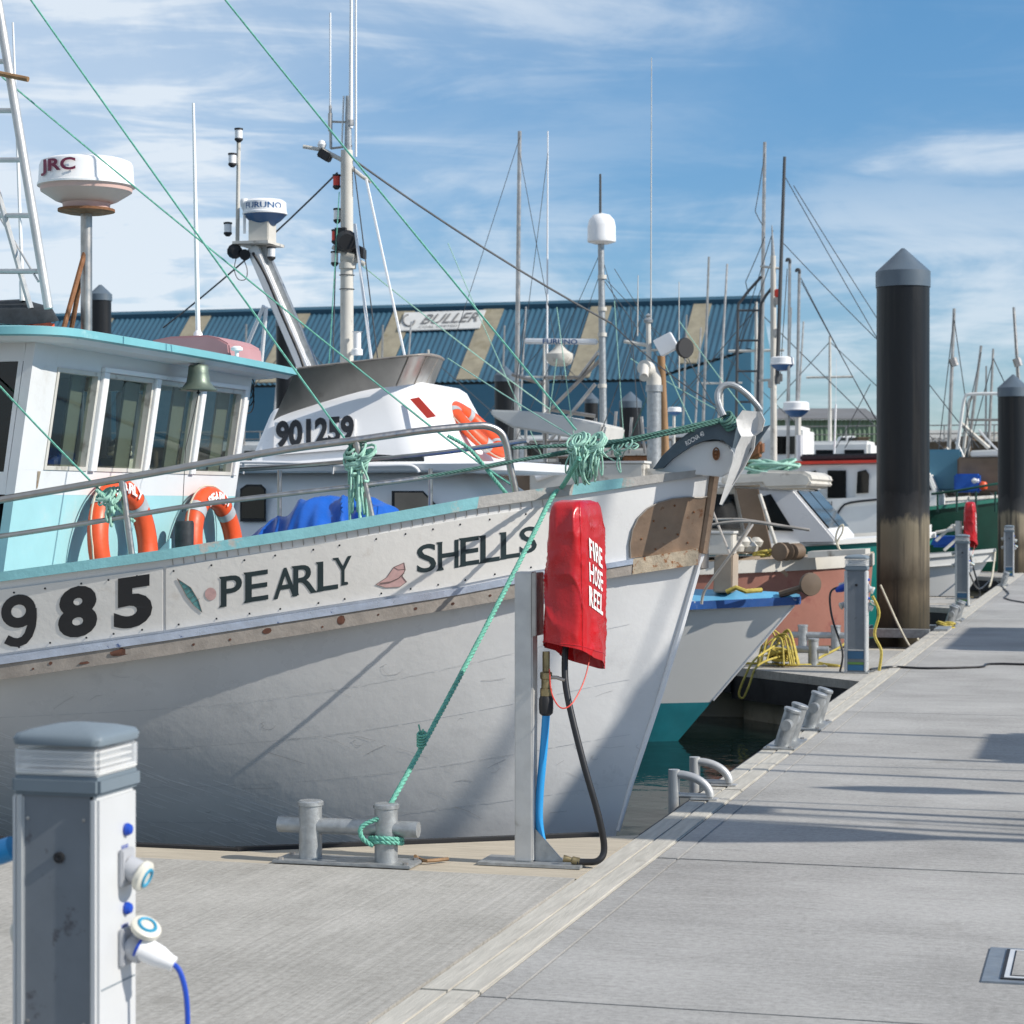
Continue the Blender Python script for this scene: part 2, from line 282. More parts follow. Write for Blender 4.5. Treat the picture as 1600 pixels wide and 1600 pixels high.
# pile: weathered belt of barnacle and silt towards the water
def pile_mat():
    m = bpy.data.materials.new('pile_belt'); m.use_nodes = True; t = m.node_tree; n = t.nodes; l = t.links; b = n['Principled BSDF']
    g = n.new('ShaderNodeNewGeometry'); sp = n.new('ShaderNodeSeparateXYZ'); l.new(g.outputs['Position'], sp.inputs[0])
    q = n.new('ShaderNodeTexNoise'); q.inputs['Scale'].default_value = 2.2; q.inputs['Detail'].default_value = 8; q.inputs['Roughness'].default_value = .7
    mp = n.new('ShaderNodeMapping'); mp.inputs['Scale'].default_value = (2.2, 2.2, .8); l.new(g.outputs['Position'], mp.inputs[0]); l.new(mp.outputs[0], q.inputs['Vector'])
    a = n.new('ShaderNodeMath'); a.operation = 'MULTIPLY_ADD'; l.new(q.outputs['Fac'], a.inputs[0]); a.inputs[1].default_value = -.5; l.new(sp.outputs[2], a.inputs[2])
    cr = n.new('ShaderNodeValToRGB'); e = cr.color_ramp.elements
    mr = n.new('ShaderNodeMapRange'); l.new(a.outputs[0], mr.inputs[0]); mr.inputs[1].default_value = -.7; mr.inputs[2].default_value = 2.2; l.new(mr.outputs[0], cr.inputs[0])
    e[0].position = 0.0; e[0].color = (.03, .028, .02, 1); e[1].position = 1; e[1].color = (.008, .009, .011, 1)
    for p, c in ((.22, (.07, .058, .038)), (.30, (.13, .105, .07)), (.36, (.08, .065, .045)), (.46, (.19, .16, .115)), (.60, (.21, .18, .125)), (.635, (.035, .035, .035)), (.72, (.022, .022, .024)), (.735, (.010, .011, .013))):
        k = e.new(p); k.color = (*c, 1)
    b.inputs['Specular IOR Level'].default_value = .3
    mp2 = n.new('ShaderNodeMapping'); mp2.inputs['Scale'].default_value = (9, 9, .35); l.new(g.outputs['Position'], mp2.inputs[0]); q2 = n.new('ShaderNodeTexNoise'); q2.inputs['Scale'].default_value = 1; q2.inputs['Detail'].default_value = 6; l.new(mp2.outputs[0], q2.inputs['Vector'])
    m2 = n.new('ShaderNodeMapRange'); l.new(q2.outputs['Fac'], m2.inputs[0]); m2.inputs[1].default_value = .50; m2.inputs[2].default_value = .62; m2.inputs[4].default_value = .8
    x2 = n.new('ShaderNodeMix'); x2.data_type = 'RGBA'; l.new(m2.outputs[0], x2.inputs['Factor']); l.new(cr.outputs[0], x2.inputs['A']); x2.inputs['B'].default_value = (.022, .021, .02, 1)
    l.new(x2.outputs['Result'], b.inputs['Base Color'])
    rm = n.new('ShaderNodeMapRange'); l.new(a.outputs[0], rm.inputs[0]); rm.inputs[1].default_value = .9; rm.inputs[2].default_value = 1.3; rm.inputs[3].default_value = .9; rm.inputs[4].default_value = .4
    l.new(rm.outputs[0], b.inputs['Roughness'])
    bp = n.new('ShaderNodeBump'); bp.inputs['Strength'].default_value = .3; bp.inputs['Distance'].default_value = .02; l.new(q.outputs['Fac'], bp.inputs['Height']); l.new(bp.outputs[0], b.inputs['Normal'])
    MATS['pile_belt'] = m
pile_mat()
def water_mat():
    m = bpy.data.materials.new('water'); m.use_nodes = True; t = m.node_tree; n = t.nodes; l = t.links; b = n['Principled BSDF']
    b.inputs['Base Color'].default_value = (0.006, 0.014, 0.013, 1); b.inputs['Roughness'].default_value = 0.04; b.inputs['IOR'].default_value = 1.33
    g = n.new('ShaderNodeNewGeometry'); q = n.new('ShaderNodeTexNoise'); q.inputs['Scale'].default_value = 2.5; q.inputs['Detail'].default_value = 4
    l.new(g.outputs['Position'], q.inputs['Vector']); bp = n.new('ShaderNodeBump'); bp.inputs['Strength'].default_value = .3; bp.inputs['Distance'].default_value = .03
    l.new(q.outputs['Fac'], bp.inputs['Height']); l.new(bp.outputs[0], b.inputs['Normal']); MATS['water'] = m
water_mat()

# ------------------------------------------------------------------ mesh helpers
ORG = {}
def tag(o, label=None, cat=None, group=None, kind=None):
    for k, x in (('label', label), ('category', cat), ('group', group), ('kind', kind)):
        if x: o[k] = x
    return o
def thing(name, label, cat, loc, group=None):
    o = bpy.data.objects.new(name, None); C.objects.link(o); o.empty_display_size = .1
    o.location = loc; ORG[o] = Vector(loc); return tag(o, label, cat, group)
class MB:
    def __init__(s): s.v = []; s.f = []; s.m = []; s.mi = 0
    def add(s, vs, fs):
        b = len(s.v); s.v += [Vector(x) for x in vs]; s.f += [tuple(i+b for i in f) for f in fs]; s.m += [s.mi]*len(fs); return s
    def hexa(s, a):     # eight corners: four below, four above
        return s.add(a, [(3, 2, 1, 0), (4, 5, 6, 7), (0, 1, 5, 4), (1, 2, 6, 5), (2, 3, 7, 6), (3, 0, 4, 7)])
    def box(s, u0, u1, v0, v1, z0, z1):
        return s.hexa([W(u0, v0, z0), W(u1, v0, z0), W(u1, v1, z0), W(u0, v1, z0), W(u0, v0, z1), W(u1, v0, z1), W(u1, v1, z1), W(u0, v1, z1)])
    def obox(s, c, ax, ay, az):   # centre and three half axes
        c = Vector(c)
        return s.hexa([c-ax-ay-az, c+ax-ay-az, c+ax+ay-az, c-ax+ay-az, c-ax-ay+az, c+ax-ay+az, c+ax+ay+az, c-ax+ay+az])
    def prism(s, poly, ex):
        n = len(poly); ex = Vector(ex)
        return s.add([Vector(p) for p in poly]+[Vector(p)+ex for p in poly], [tuple(range(n))[::-1], tuple(range(n, 2*n))]+[(i, (i+1) % n, n+(i+1) % n, n+i) for i in range(n)])
    def poly(s, pts): return s.add(pts, [tuple(range(len(pts)))])
    def grid(s, rows, closed=False, caps=False):
        b = len(s.v); nr = len(rows); nc = len(rows[0]); vs = [p for r in rows for p in r]; fs = []
        for i in range(nr-1):
            for j in range(nc if closed else nc-1):
                k = (j+1) % nc; fs.append((i*nc+j, i*nc+k, (i+1)*nc+k, (i+1)*nc+j))
        if caps: fs.append(tuple(range(nc))[::-1]); fs.append(tuple((nr-1)*nc+j for j in range(nc)))
        return s.add(vs, fs)
    def tube(s, pts, r, seg=8, r2=None, closed=False):
        pts = [Vector(p) for p in pts]; n = len(pts); rows = []; up = None
        for i, p in enumerate(pts):
            if closed: t = pts[(i+1) % n]-pts[i-1]
            else: t = pts[min(i+1, n-1)]-pts[max(i-1, 0)]
            if t.length < 1e-9: t = Vector((0, 0, 1))
            t.normalize()
            if up is None: up = t.orthogonal().normalized()
            up = (up-t*up.dot(t)); up = up.normalized() if up.length > 1e-6 else t.orthogonal().normalized()
            sd_ = t.cross(up)
            rr = r[i] if isinstance(r, (list, tuple)) else (r if r2 is None else r+(r2-r)*i/max(1, n-1))
            rows.append([p+(up*math.cos(a)+sd_*math.sin(a))*rr for a in [2*math.pi*j/seg for j in range(seg)]])
        if closed: rows.append(rows[0]); return s.grid(rows, True)
        return s.grid(rows, True, True)
    def lathe(s, c, prof, seg=24, ax=UP):
        c = Vector(c); ax = Vector(ax).normalized(); e1 = ax.orthogonal().normalized() if abs(ax.z) < .999 else Vector((1, 0, 0)); e2 = ax.cross(e1)
        rows = [[c+ax*t+(e1*math.cos(a)+e2*math.sin(a))*max(r, 1e-4) for a in [2*math.pi*j/seg for j in range(seg)]] for r, t in prof]
        return s.grid(rows, True, True)
    def rope(s, pts, r, pitch=None, strands=3, seg=5):
        pitch = pitch or r*7; pts = smooth(pts, 4) if len(pts) > 2 else pts
        L = [0.0]
        for a, b in zip(pts, pts[1:]): L.append(L[-1]+(b-a).length)
        n = max(6, int(L[-1]/pitch*7)); q = []
        j = 0
        for i in range(n+1):
            d = L[-1]*i/n
            while j < len(L)-2 and L[j+1] < d: j += 1
            f = (d-L[j])/max(1e-9, L[j+1]-L[j]); q.append((pts[j].lerp(pts[j+1], f), d))
        up = None; fr = []
        for i, (p, d) in enumerate(q):
            t = (q[min(i+1, n)][0]-q[max(i-1, 0)][0]).normalized()
            if up is None: up = t.orthogonal().normalized()
            up = (up-t*up.dot(t)).normalized(); fr.append((p, up.copy(), t.cross(up), d))
        for k in range(strands):
            s.tube([p+(a*math.cos(2*math.pi*(d/pitch+k/strands))+b*math.sin(2*math.pi*(d/pitch+k/strands)))*r*.5 for p, a, b, d in fr], r*.56, seg)
        return s
    def build(s, name, mats, parent=None, smooth_deg=35, bevel=0, label=None):
        me = bpy.data.meshes.new(name); org = ORG.get(parent, Vector((0, 0, 0)))
        me.from_pydata([v-org for v in s.v], [], s.f)
        if not isinstance(mats, (list, tuple)): mats = [mats]
        for m in mats: me.materials.append(M[m])
        for p, k in zip(me.polygons, s.m): p.material_index = k
        bm = bmesh.new(); bm.from_mesh(me)
        bmesh.ops.recalc_face_normals(bm, faces=bm.faces)
        if bevel:
            es = [e for e in bm.edges if len(e.link_faces) == 2 and e.calc_face_angle(0) > R(40)]
            if es: bmesh.ops.bevel(bm, geom=es, offset=bevel, segments=2, affect='EDGES', clamp_overlap=True)
        lim = R(smooth_deg)
        for f in bm.faces: f.smooth = True
        for e in bm.edges:
            if len(e.link_faces) != 2 or e.calc_face_angle(0) > lim: e.smooth = False
        bm.to_mesh(me); bm.free()
        o = bpy.data.objects.new(name, me); C.objects.link(o)
        if parent: o.parent = parent; ORG[o] = org
        if label: o['label'] = label
        return o
def smooth(pts, k=4):      # Catmull-Rom
    pts = [Vector(p) for p in pts]; o = []
    for i in range(len(pts)-1):
        a = pts[max(i-1, 0)]; b = pts[i]; c = pts[i+1]; d = pts[min(i+2, len(pts)-1)]
        for j in range(k):
            t = j/k; o.append(0.5*((2*b)+(c-a)*t+(2*a-5*b+4*c-d)*t*t+(3*b-a-3*c+d)*t**3))
    o.append(pts[-1]); return o
def sag(a, b, s, k=10): return [a.lerp(b, i/k)-UP*s*4*(i/k)*(1-i/k) for i in range(k+1)]
def ell(c, ax, ay, n=24, a0=0, a1=2*math.pi): return [c+ax*math.cos(a0+(a1-a0)*i/n)+ay*math.sin(a0+(a1-a0)*i/n) for i in range(n+1)]
def one(name, label, cat, mb, mats, loc, group=None, **k):     # a thing that is a single mesh, origin at its base
    d = bpy.data.objects.new('tmp', None); ORG[d] = Vector(loc)
    org = Vector(loc); mb.v = [v-org for v in mb.v]
    o = mb.build(name, mats, None, **k); o.location = loc; bpy.data.objects.remove(d)
    return tag(o, label, cat, group)
def setting(name, mb, mats, kind='structure', **k): return tag(mb.build(name, mats, None, **k), kind=kind)
def copy_tree(o, parent=None):
    c = o.copy(); C.objects.link(c)
    if parent: c.parent = parent
    for ch in [x for x in C.objects if x.parent == o]: copy_tree(ch, c)
    return c
def dup(root, loc, label, group=None, rz=0.0):
    c = copy_tree(root); c.location = loc; c.rotation_euler = (0, 0, rz); c['label'] = label
    if group: c['group'] = group
    ORG[c] = Vector(loc)
    return c
_tc = {}
def text2d(body, bold=0.0, shear=0.0):
    key = (body, bold, shear)
    if key in _tc: return _tc[key]
    cu = bpy.data.curves.new('t', 'FONT'); cu.body = body; cu.size = 1; cu.offset = bold; cu.shear = shear; cu.resolution_u = 4
    ob = bpy.data.objects.new('t', cu); C.objects.link(ob); dg = bpy.context.evaluated_depsgraph_get(); dg.update()
    me = bpy.data.meshes.new_from_object(ob.evaluated_get(dg)); bpy.data.objects.remove(ob)
    bm = bmesh.new(); bm.from_mesh(me); bmesh.ops.triangulate(bm, faces=bm.faces)
    vs = [(v.co.x, v.co.y) for v in bm.verts]; fs = [tuple(v.index for v in f.verts) for f in bm.faces]; bm.free()
    x0 = min(v[0] for v in vs); x1 = max(v[0] for v in vs); y0 = min(v[1] for v in vs); y1 = max(v[1] for v in vs)
    _tc[key] = ([((x-x0)/(x1-x0), (y-y0)/(y1-y0)) for x, y in vs], fs); return _tc[key]
def write(mb, body, fn, bold=0.0, shear=0.0):      # fn maps 0..1, 0..1 to the surface
    vs, fs = text2d(body, bold, shear); return mb.add([fn(x, y) for x, y in vs], fs)
def quadfn(bl, br, tl, tr): return lambda x, y: bl.lerp(br, x).lerp(tl.lerp(tr, x), y)

# ================================================================== SETTING
w = MB(); w.add([(-900, -300, WATER), (900, -300, WATER), (900, 1500, WATER), (-900, 1500, WATER)], [(0, 1, 2, 3)]); setting('water', w, 'water')
UL, UR = -1.935, 2.4            # walkway edges; kerb left of it
WJ = [(-8, 3.35), (3.362, 6.55), (6.558, 9.30), (9.325, 16.2), (16.21, 23.0), (23.01, 30), (30.01, 37), (37.01, 44), (44.01, 52), (52.01, 60), (60.01, 90)]
b = MB(); b.mi = 0
for a, c in WJ: b.box(UL+.006, UL+.10, a, c, -.08, 0); b.box(UL+.103, UR, a, c, -.08, 0)
b.mi = 1; b.box(UL+.008, UR-.02, -8, 90, -.40, -.082); b.box(UL+.02, UR-.05, -8, 90, -.95, -.401)
b.mi = 2; b.box(UR+.002, UR+.2, -8, 90, -.3, -.003)
setting('walkway', b, ['concrete_walk', 'concrete_side', 'timber_kerb'], bevel=.004)
k = MB()
for a, c in ((-8, 6.6), (6.61, 11.6), (11.61, 17.2), (17.21, 23.5), (23.51, 30), (30.01, 90)):
    k.box(-2.035, UL, a, c, -.27, .004)
    k.box(-2.14, -2.04, a, c, -.25, 0.0)
k.mi = 1; k.box(-2.19, -2.143, -8, 90, -.14, -.03)
setting('kerb_strip', k, ['timber_kerb', 'black_rubber'], bevel=.006)
def finger(name, v0, v1, gn, gf, ju, ulen=13):
    m = MB(); ue = -2.143
    # deck
    for i, (a, c) in enumerate(ju): m.box(a, c, v0+.25, v1-.28, -.08, 0)
    m.mi = 1; m.box(-ulen, ue-.02, v0+.26, v1-.29, -.95, -.082)
    m.mi = 2; m.box(-ulen, ue, v0, v0+.246, -.25, -.002); m.box(-ulen, ue, v1-.276, v1, -.25, -.003)
    if gf:
        m.mi = 3; a1 = W(ue-gf[0]-.02, v1+.03, 0); a2 = a1.lerp(W(ue-.02, v1+gf[1]+.03, 0), .9); m.obox((a1+a2)/2-UP*.05, (a2-a1)/2, (a2-a1).cross(UP).normalized()*.02, UP*.062)
        m.mi = 2; m.prism([W(ue-gf[0], v1+.003, -.25), W(ue-.001, v1+.003, -.25), W(ue-.001, v1+gf[1], -.25)], UP*.246)
    if gn:
        m.mi = 0; m.prism([W(ue-gn[0], v0-.003, -.08), W(ue-.001, v0-.003, -.08), W(ue-.001, v0-gn[1], -.08)], UP*.078)
        m.mi = 3; m.prism([W(ue-gn[0], v0-.003, -.30), W(ue-.001, v0-.003, -.30), W(ue-.001, v0-gn[1], -.30)], UP*.215)
        m.mi = 1; m.prism([W(ue-gn[0]+.1, v0+.1, -.95), W(ue-.001, v0+.1, -.95), W(ue-.001, v0-gn[1]+.12, -.95)], UP*.645)
    m.mi = 3; m.box(-ulen, ue-(gn[0] if gn else 0), v0-.05, v0-.004, -.24, -.03); m.box(-ulen, ue-(gf[0] if gf else 0), v1+.004, v1+.05, -.2, .010)
    return setting(name, m, ['concrete_finger', 'concrete_side', 'timber_waler', 'black_rubber'])
finger('finger_pontoon', 3.6, 9.0, None, (1.62, .95), [(-13, -6.2), (-6.19, -2.15)])
finger('finger_pontoon', 20.35, 23.3, (1.35, 1.35), None, [(-13, -2.15)])
finger('finger_pontoon', 33.6, 36.3, (1.3, 1.3), None, [(-13, -2.15)])
finger('finger_pontoon', 47.2, 49.8, (1.3, 1.3), None, [(-13, -2.15)])
# land and wharf
ZL = 5.5
g = MB(); g.box(-260, 240, 145.3, 900, -3, ZL); setting('wharf_ground', g, 'wharf_ground')
wf = thing('wharf', 'long dark timber wharf wall on piles behind all the boats', 'wharf', W(-30, 145, 0))
g = MB()
g.box(-200, 200, 144.6, 145.28, ZL-.9, ZL+.02); g.box(-200, 200, 144.9, 145.25, 2.1, 2.6)
g.build('capping_beam', 'wharf_timber', wf)
g = MB()
for i in range(150): g.tube([W(-150+i*1.6, 144.6, -1), W(-150+i*1.6, 144.6, ZL-.3)], .17, 7)
g['x'] if False else None
o = g.build('fender_piles', 'wharf_timber', wf); o['kind'] = 'stuff'
g = MB()
for i in range(60): g.tube([W(-110+i*3.2, 144.8, ZL+.02), W(-110+i*3.2, 144.8, ZL+1.1)], .05, 6)
for z in (.55, 1.1): g.tube([W(-110, 144.8, ZL+z), W(80, 144.8, ZL+z)], .04, 6)
g.build('handrail', 'dull_steel', wf)

# ---- blue shed on the wharf: ridge parallel to u
VS = 152.0
sh = thing('storage_shed', 'huge blue corrugated shed with beige roof skylights and white sign', 'shed', PV(700, 700, VS))
RUN = 7.6
def roofpt(px, py):      # on the roof plane through the eave line (v=VS, z=ze) and ridge
    ze = PV(700, 598, VS).z; zr = PV(1190, 471, VS+RUN).z; sl = (zr-ze)/RUN
    k_ = (px-800)/F; A = (py-HZ)/F
    # ray: X=k Y, z=ZC-A*Y ; v = Wd.x*X+Wd.y*Y
    cv_ = Wd.x*k_+Wd.y
    Y = (ZC-ze+sl*VS)/(A+sl*cv_)
    return P(px, py, Y), sl
def rp(px, py): return roofpt(px, py)[0]
zr = PV(1190, 471, VS+RUN).z; zeave = PV(700, 598, VS).z; sl = (zr-zeave)/RUN
def onroof(u, t, d=0.0): return W(u, VS+RUN*t, zeave+(zr-zeave)*t+d)
uR, _ = UV(PV(1190, 471, VS+RUN)); uLft = UV(PV(-500, 471, VS+RUN))[0]
uC = UV(PV(1010, 598, VS))[0]; tc = (UV(rp(1160, 545))[1]-VS)/RUN
g = MB(); nr = 420
rows = [[], []]
us = [uLft+(uR-uLft)*i/nr for i in range(nr+1)]
def ev(u): return 0 if u < uC else tc*(u-uC)/(uR-uC)
for j, f_ in enumerate((0, 1)): pass
g.grid([[onroof(u, ev(u), (.10 if i % 2 else 0)) for i, u in enumerate(us)], [onroof(u, 1, (.10 if i % 2 else 0)) for i, u in enumerate(us)], [W(u, VS+RUN*2, zeave) for u in us]])
g.build('roof', 'shed_blue', sh, smooth_deg=5)
g = MB(); g.tube([onroof(uLft, 1, .1), onroof(uR+.2, 1, .1)], .35, 6); g.build('ridge_cap', 'shed_blue', sh)
g = MB()
g.grid([[onroof(u, ev(u), -.15) for u in us], [onroof(u, ev(u)).lerp(W(u, VS+RUN*ev(u), ZL), 1) for u in us]])
g.build('wall', 'shed_blue_wall', sh)
g = MB(); g.poly([W(uR, VS+RUN*tc, ZL), W(uR, VS+RUN*2, ZL), W(uR, VS+RUN*2, zeave), W(uR, VS+RUN, zr), onroof(uR, tc)]); g.build('gable_wall', 'shed_end', sh)
for ud in (-42, -56):
    g = MB(); g.box(ud, ud+5, VS-.1, VS-.02, ZL, ZL+2.6); g.build('sliding_door', 'shed_blue', sh)
for px0, px1 in ((300, 332), (455, 487), (617, 650), (757, 789), (925, 957), (1085, 1113), (150, 180)):
    u0 = UV(PV(px0, 482, VS+RUN))[0]; u1 = UV(PV(px1, 482, VS+RUN))[0]; t0 = max(ev(u1), .02)
    g = MB(); g.prism([onroof(u0, t0, .07), onroof(u1, t0, .07), onroof(u1, .97, .07), onroof(u0, .97, .07)], UP*.08); g.build('skylight', 'skylight', sh)
a, b_, c_, d_ = rp(622, 521), rp(750, 517), rp(633, 493), rp(760, 489)
off = UP*.22-Wd*.12
g = MB(); g.prism([a+off, b_+off, d_+off, c_+off], -UP*.07); sg = g.build('sign_board', 'canvas_grey', sh)
g = MB(); q = quadfn(rp(657, 512)+off*1.2, rp(747, 508)+off*1.2, rp(663, 497)+off*1.2, rp(752, 493)+off*1.2); write(g, 'BULLER', q, .012, .35)
q = quadfn(rp(655, 518)+off*1.2, rp(715, 516)+off*1.2, rp(656, 514.5)+off*1.2, rp(716, 512.5)+off*1.2); write(g, 'COAL LIMITED', q)
g.build('lettering', 'roof_grey', sg)
g = MB(); g.tube([rp(x, y)+off*1.2 for x, y in [(640+9*math.cos(a_), 506+9*math.sin(a_)) for a_ in [i*.42 for i in range(12)]]], .06, 5); g.build('logo_ring', 'roof_grey', sg)

# ---- green shed, pickup
g1 = thing('storage_shed', 'low green corrugated shed with grey roof behind the pickup', 'shed', W(-38, 200, ZL))
A_, B_ = P(1190, 652, 200), P(1372, 652, 200)
def gs(px, py, Y=200): return P(px, py, Y)
g = MB(); zb = ZL
fl = [gs(1150, 712), gs(1372, 712)]
n_ = 60; row0 = []; row1 = []
for i in range(n_+1):
    p = fl[0].lerp(fl[1], i/n_); d = Vector((0, .12 if i % 2 else 0, 0)); row0.append(Vector((p.x, p.y, ZL))+d); row1.append(Vector((p.x, p.y, gs(1300, 656).z))+d)
g.grid([row0, row1]); g.build('wall', 'shed_green', g1, smooth_deg=5)
zt = gs(1300, 640, 205).z; ze2 = gs(1300, 656).z
g = MB(); g.prism([gs(1148, 656)-Vector((0, .4, 0)), gs(1374, 656)-Vector((0, .4, 0)), P(1352, 640, 206), P(1148, 640, 206)], UP*.12); g.build('roof', 'roof_grey', g1)
g = MB(); x1 = gs(1372, 712); g.poly([Vector((x1.x, 200.1, ZL)), Vector((x1.x+4, 216, ZL)), Vector((x1.x+4, 216, ze2)), Vector((x1.x, 200.1, ze2))]); g.build('end_wall', 'shed_green', g1)
tk = thing('pickup_truck', 'white double cab pickup parked in front of the green shed', 'pickup', P(1322, 712, 182))
cT = P(1322, 712, 182); S_ = .9
def T(x, y, z): return Vector((cT.x+x*S_, cT.y+y*S_, ZL+z*S_))
prof = [(-2.6, .5), (-2.6, 1.05), (-1.0, 1.08), (-.85, 1.15), (-.6, 1.75), (.65, 1.78), (1.25, 1.15), (2.35, 1.0), (2.6, .75), (2.6, .45), (2.2, .4), (-2.2, .4)]
g = MB(); g.prism([T(x, -.85, z) for x, z in prof], Vector((0, 1.7*S_, 0))); g.build('body', 'clean_white', tk, bevel=.05)
g = MB()
for a, bq in ((-.72, -.08), (0, .62)): g.prism([T(a-.02, -.87, 1.15), T(bq+.25 if bq > .5 else bq, -.87, 1.15), T(bq, -.87, 1.62), T(a+.12, -.87, 1.62)], Vector((0, .03, 0)))
g.build('side_window', 'glass_dark', tk)
for x in (-1.65, 1.65):
    g = MB(); g.lathe(T(x, -.9, .38), [(.15, 0), (.36, 0), (.38, .05), (.38, .22), (.3, .25)], 18, Vector((0, 1, 0))); g.build('wheel', 'tyre', tk)
# grey sign / container on wharf and clutter
ct = thing('wharf_container', 'grey container with dark letters standing on the wharf edge', 'container', P(1478, 700, 150))
g = MB(); p0, p1 = P(1440, 716, 150), P(1501, 716, 150); z1 = P(1450, 672, 150).z
g.hexa([Vector((p0.x, 150, ZL)), Vector((p1.x, 150, ZL)), Vector((p1.x, 152.5, ZL)), Vector((p0.x, 152.5, ZL)), Vector((p0.x, 150, z1)), Vector((p1.x, 150, z1)), Vector((p1.x, 152.5, z1)), Vector((p0.x, 152.5, z1))])
g.build('body', 'canvas_grey', ct)
g = MB(); write(g, 'ERBY', quadfn(P(1456, 697, 149.95), P(1495, 697, 149.95), P(1456, 684, 149.95), P(1495, 684, 149.95)), .01); g.build('lettering', 'roof_grey', ct)
for i, (px, wpx, hpx, mt, lb, nm, ct_) in enumerate([(1345, 20, 12, 'wharf_timber', 'dark timber stack on the wharf beside the pickup', 'timber_stack', 'timber'),
        (1520, 30, 14, 'brown_paint', 'brown crate stack on the wharf right of the grey container', 'crate_stack', 'crates'),
        (1547, 16, 20, 'off_white', 'small pale hut on the wharf right of the brown crates', 'wharf_hut', 'hut')]):
    pc = P(px, 700, 149); hw = wpx/F*149/2; hh = hpx/F*149
    g = MB(); 
    for k_ in range(3):
        z0 = ZL+hh*k_/3; g.obox(Vector((pc.x+random.uniform(-.1, .1), 149, z0+hh/6)), Vector((hw, 0, 0)), Vector((0, 1.2, 0)), Vector((0, 0, hh/6-.02)))
    one(nm, lb, ct_, g, mt, Vector((pc.x, 149, ZL)), bevel=.02)

# ---- steel guide piles
def pile(px, pyap, Y, dia, label, zap=4.65, base=-.9, group='round black guide piles with grey cone caps'):
    p = P(px, pyap, Y); c = Vector((p.x, p.y, 0)); zt = p.z; r = dia/2
    t = thing('guide_pile', label, 'pile', Vector((c.x, c.y, WATER)), group)
    hc = r*.90
    m = MB(); m.lathe(c, [(r, base), (r, zt-hc-.3*dia)], 40); m.build('shaft', 'pile_belt', t)
    m = MB(); m.lathe(c, [(r+.012, zt-hc-.30*dia), (r+.012, zt-hc), (.02, zt)], 40); m.build('cone_cap', 'pile_cap', t)
    return t, c, r
p1, c1, r1 = pile(1411, 388, 26.6, .64, 'thick black guide pile standing at the walkway edge, the nearest and largest')
gd = MB()
for du, dv in ((-1, 0), (1, 0), (0, -1), (0, 1)):
    a = c1+N*du*(r1+.16)+Wd*dv*(r1+.16)
    gd.obox(Vector((a.x, a.y, -.02)), N*(.36 if dv else .08), Wd*(.36 if du else .08), UP*.05)
gd.build('pile_collar', 'galvanised', p1)
pile(1583, 585, 48.0, .66, 'black guide pile at the right edge of the photo beyond the red reel cover')
pile(157, 445, 30.5, .30, 'slim black guide pile behind the nearest boat left of its radar pole')
pile(447, 487, 36, .33, 'slim black guide pile behind the slanting radar mast')
pile(789, 572, 50, .48, 'black guide pile between the orange lifebuoy and the domed mast')
pile(985, 612, 60, .60, 'black guide pile left of the grey exhaust pipe')
pile(924, 614, 66, .42, 'small black guide pile behind the domed mast', group='round black guide piles with grey cone caps')

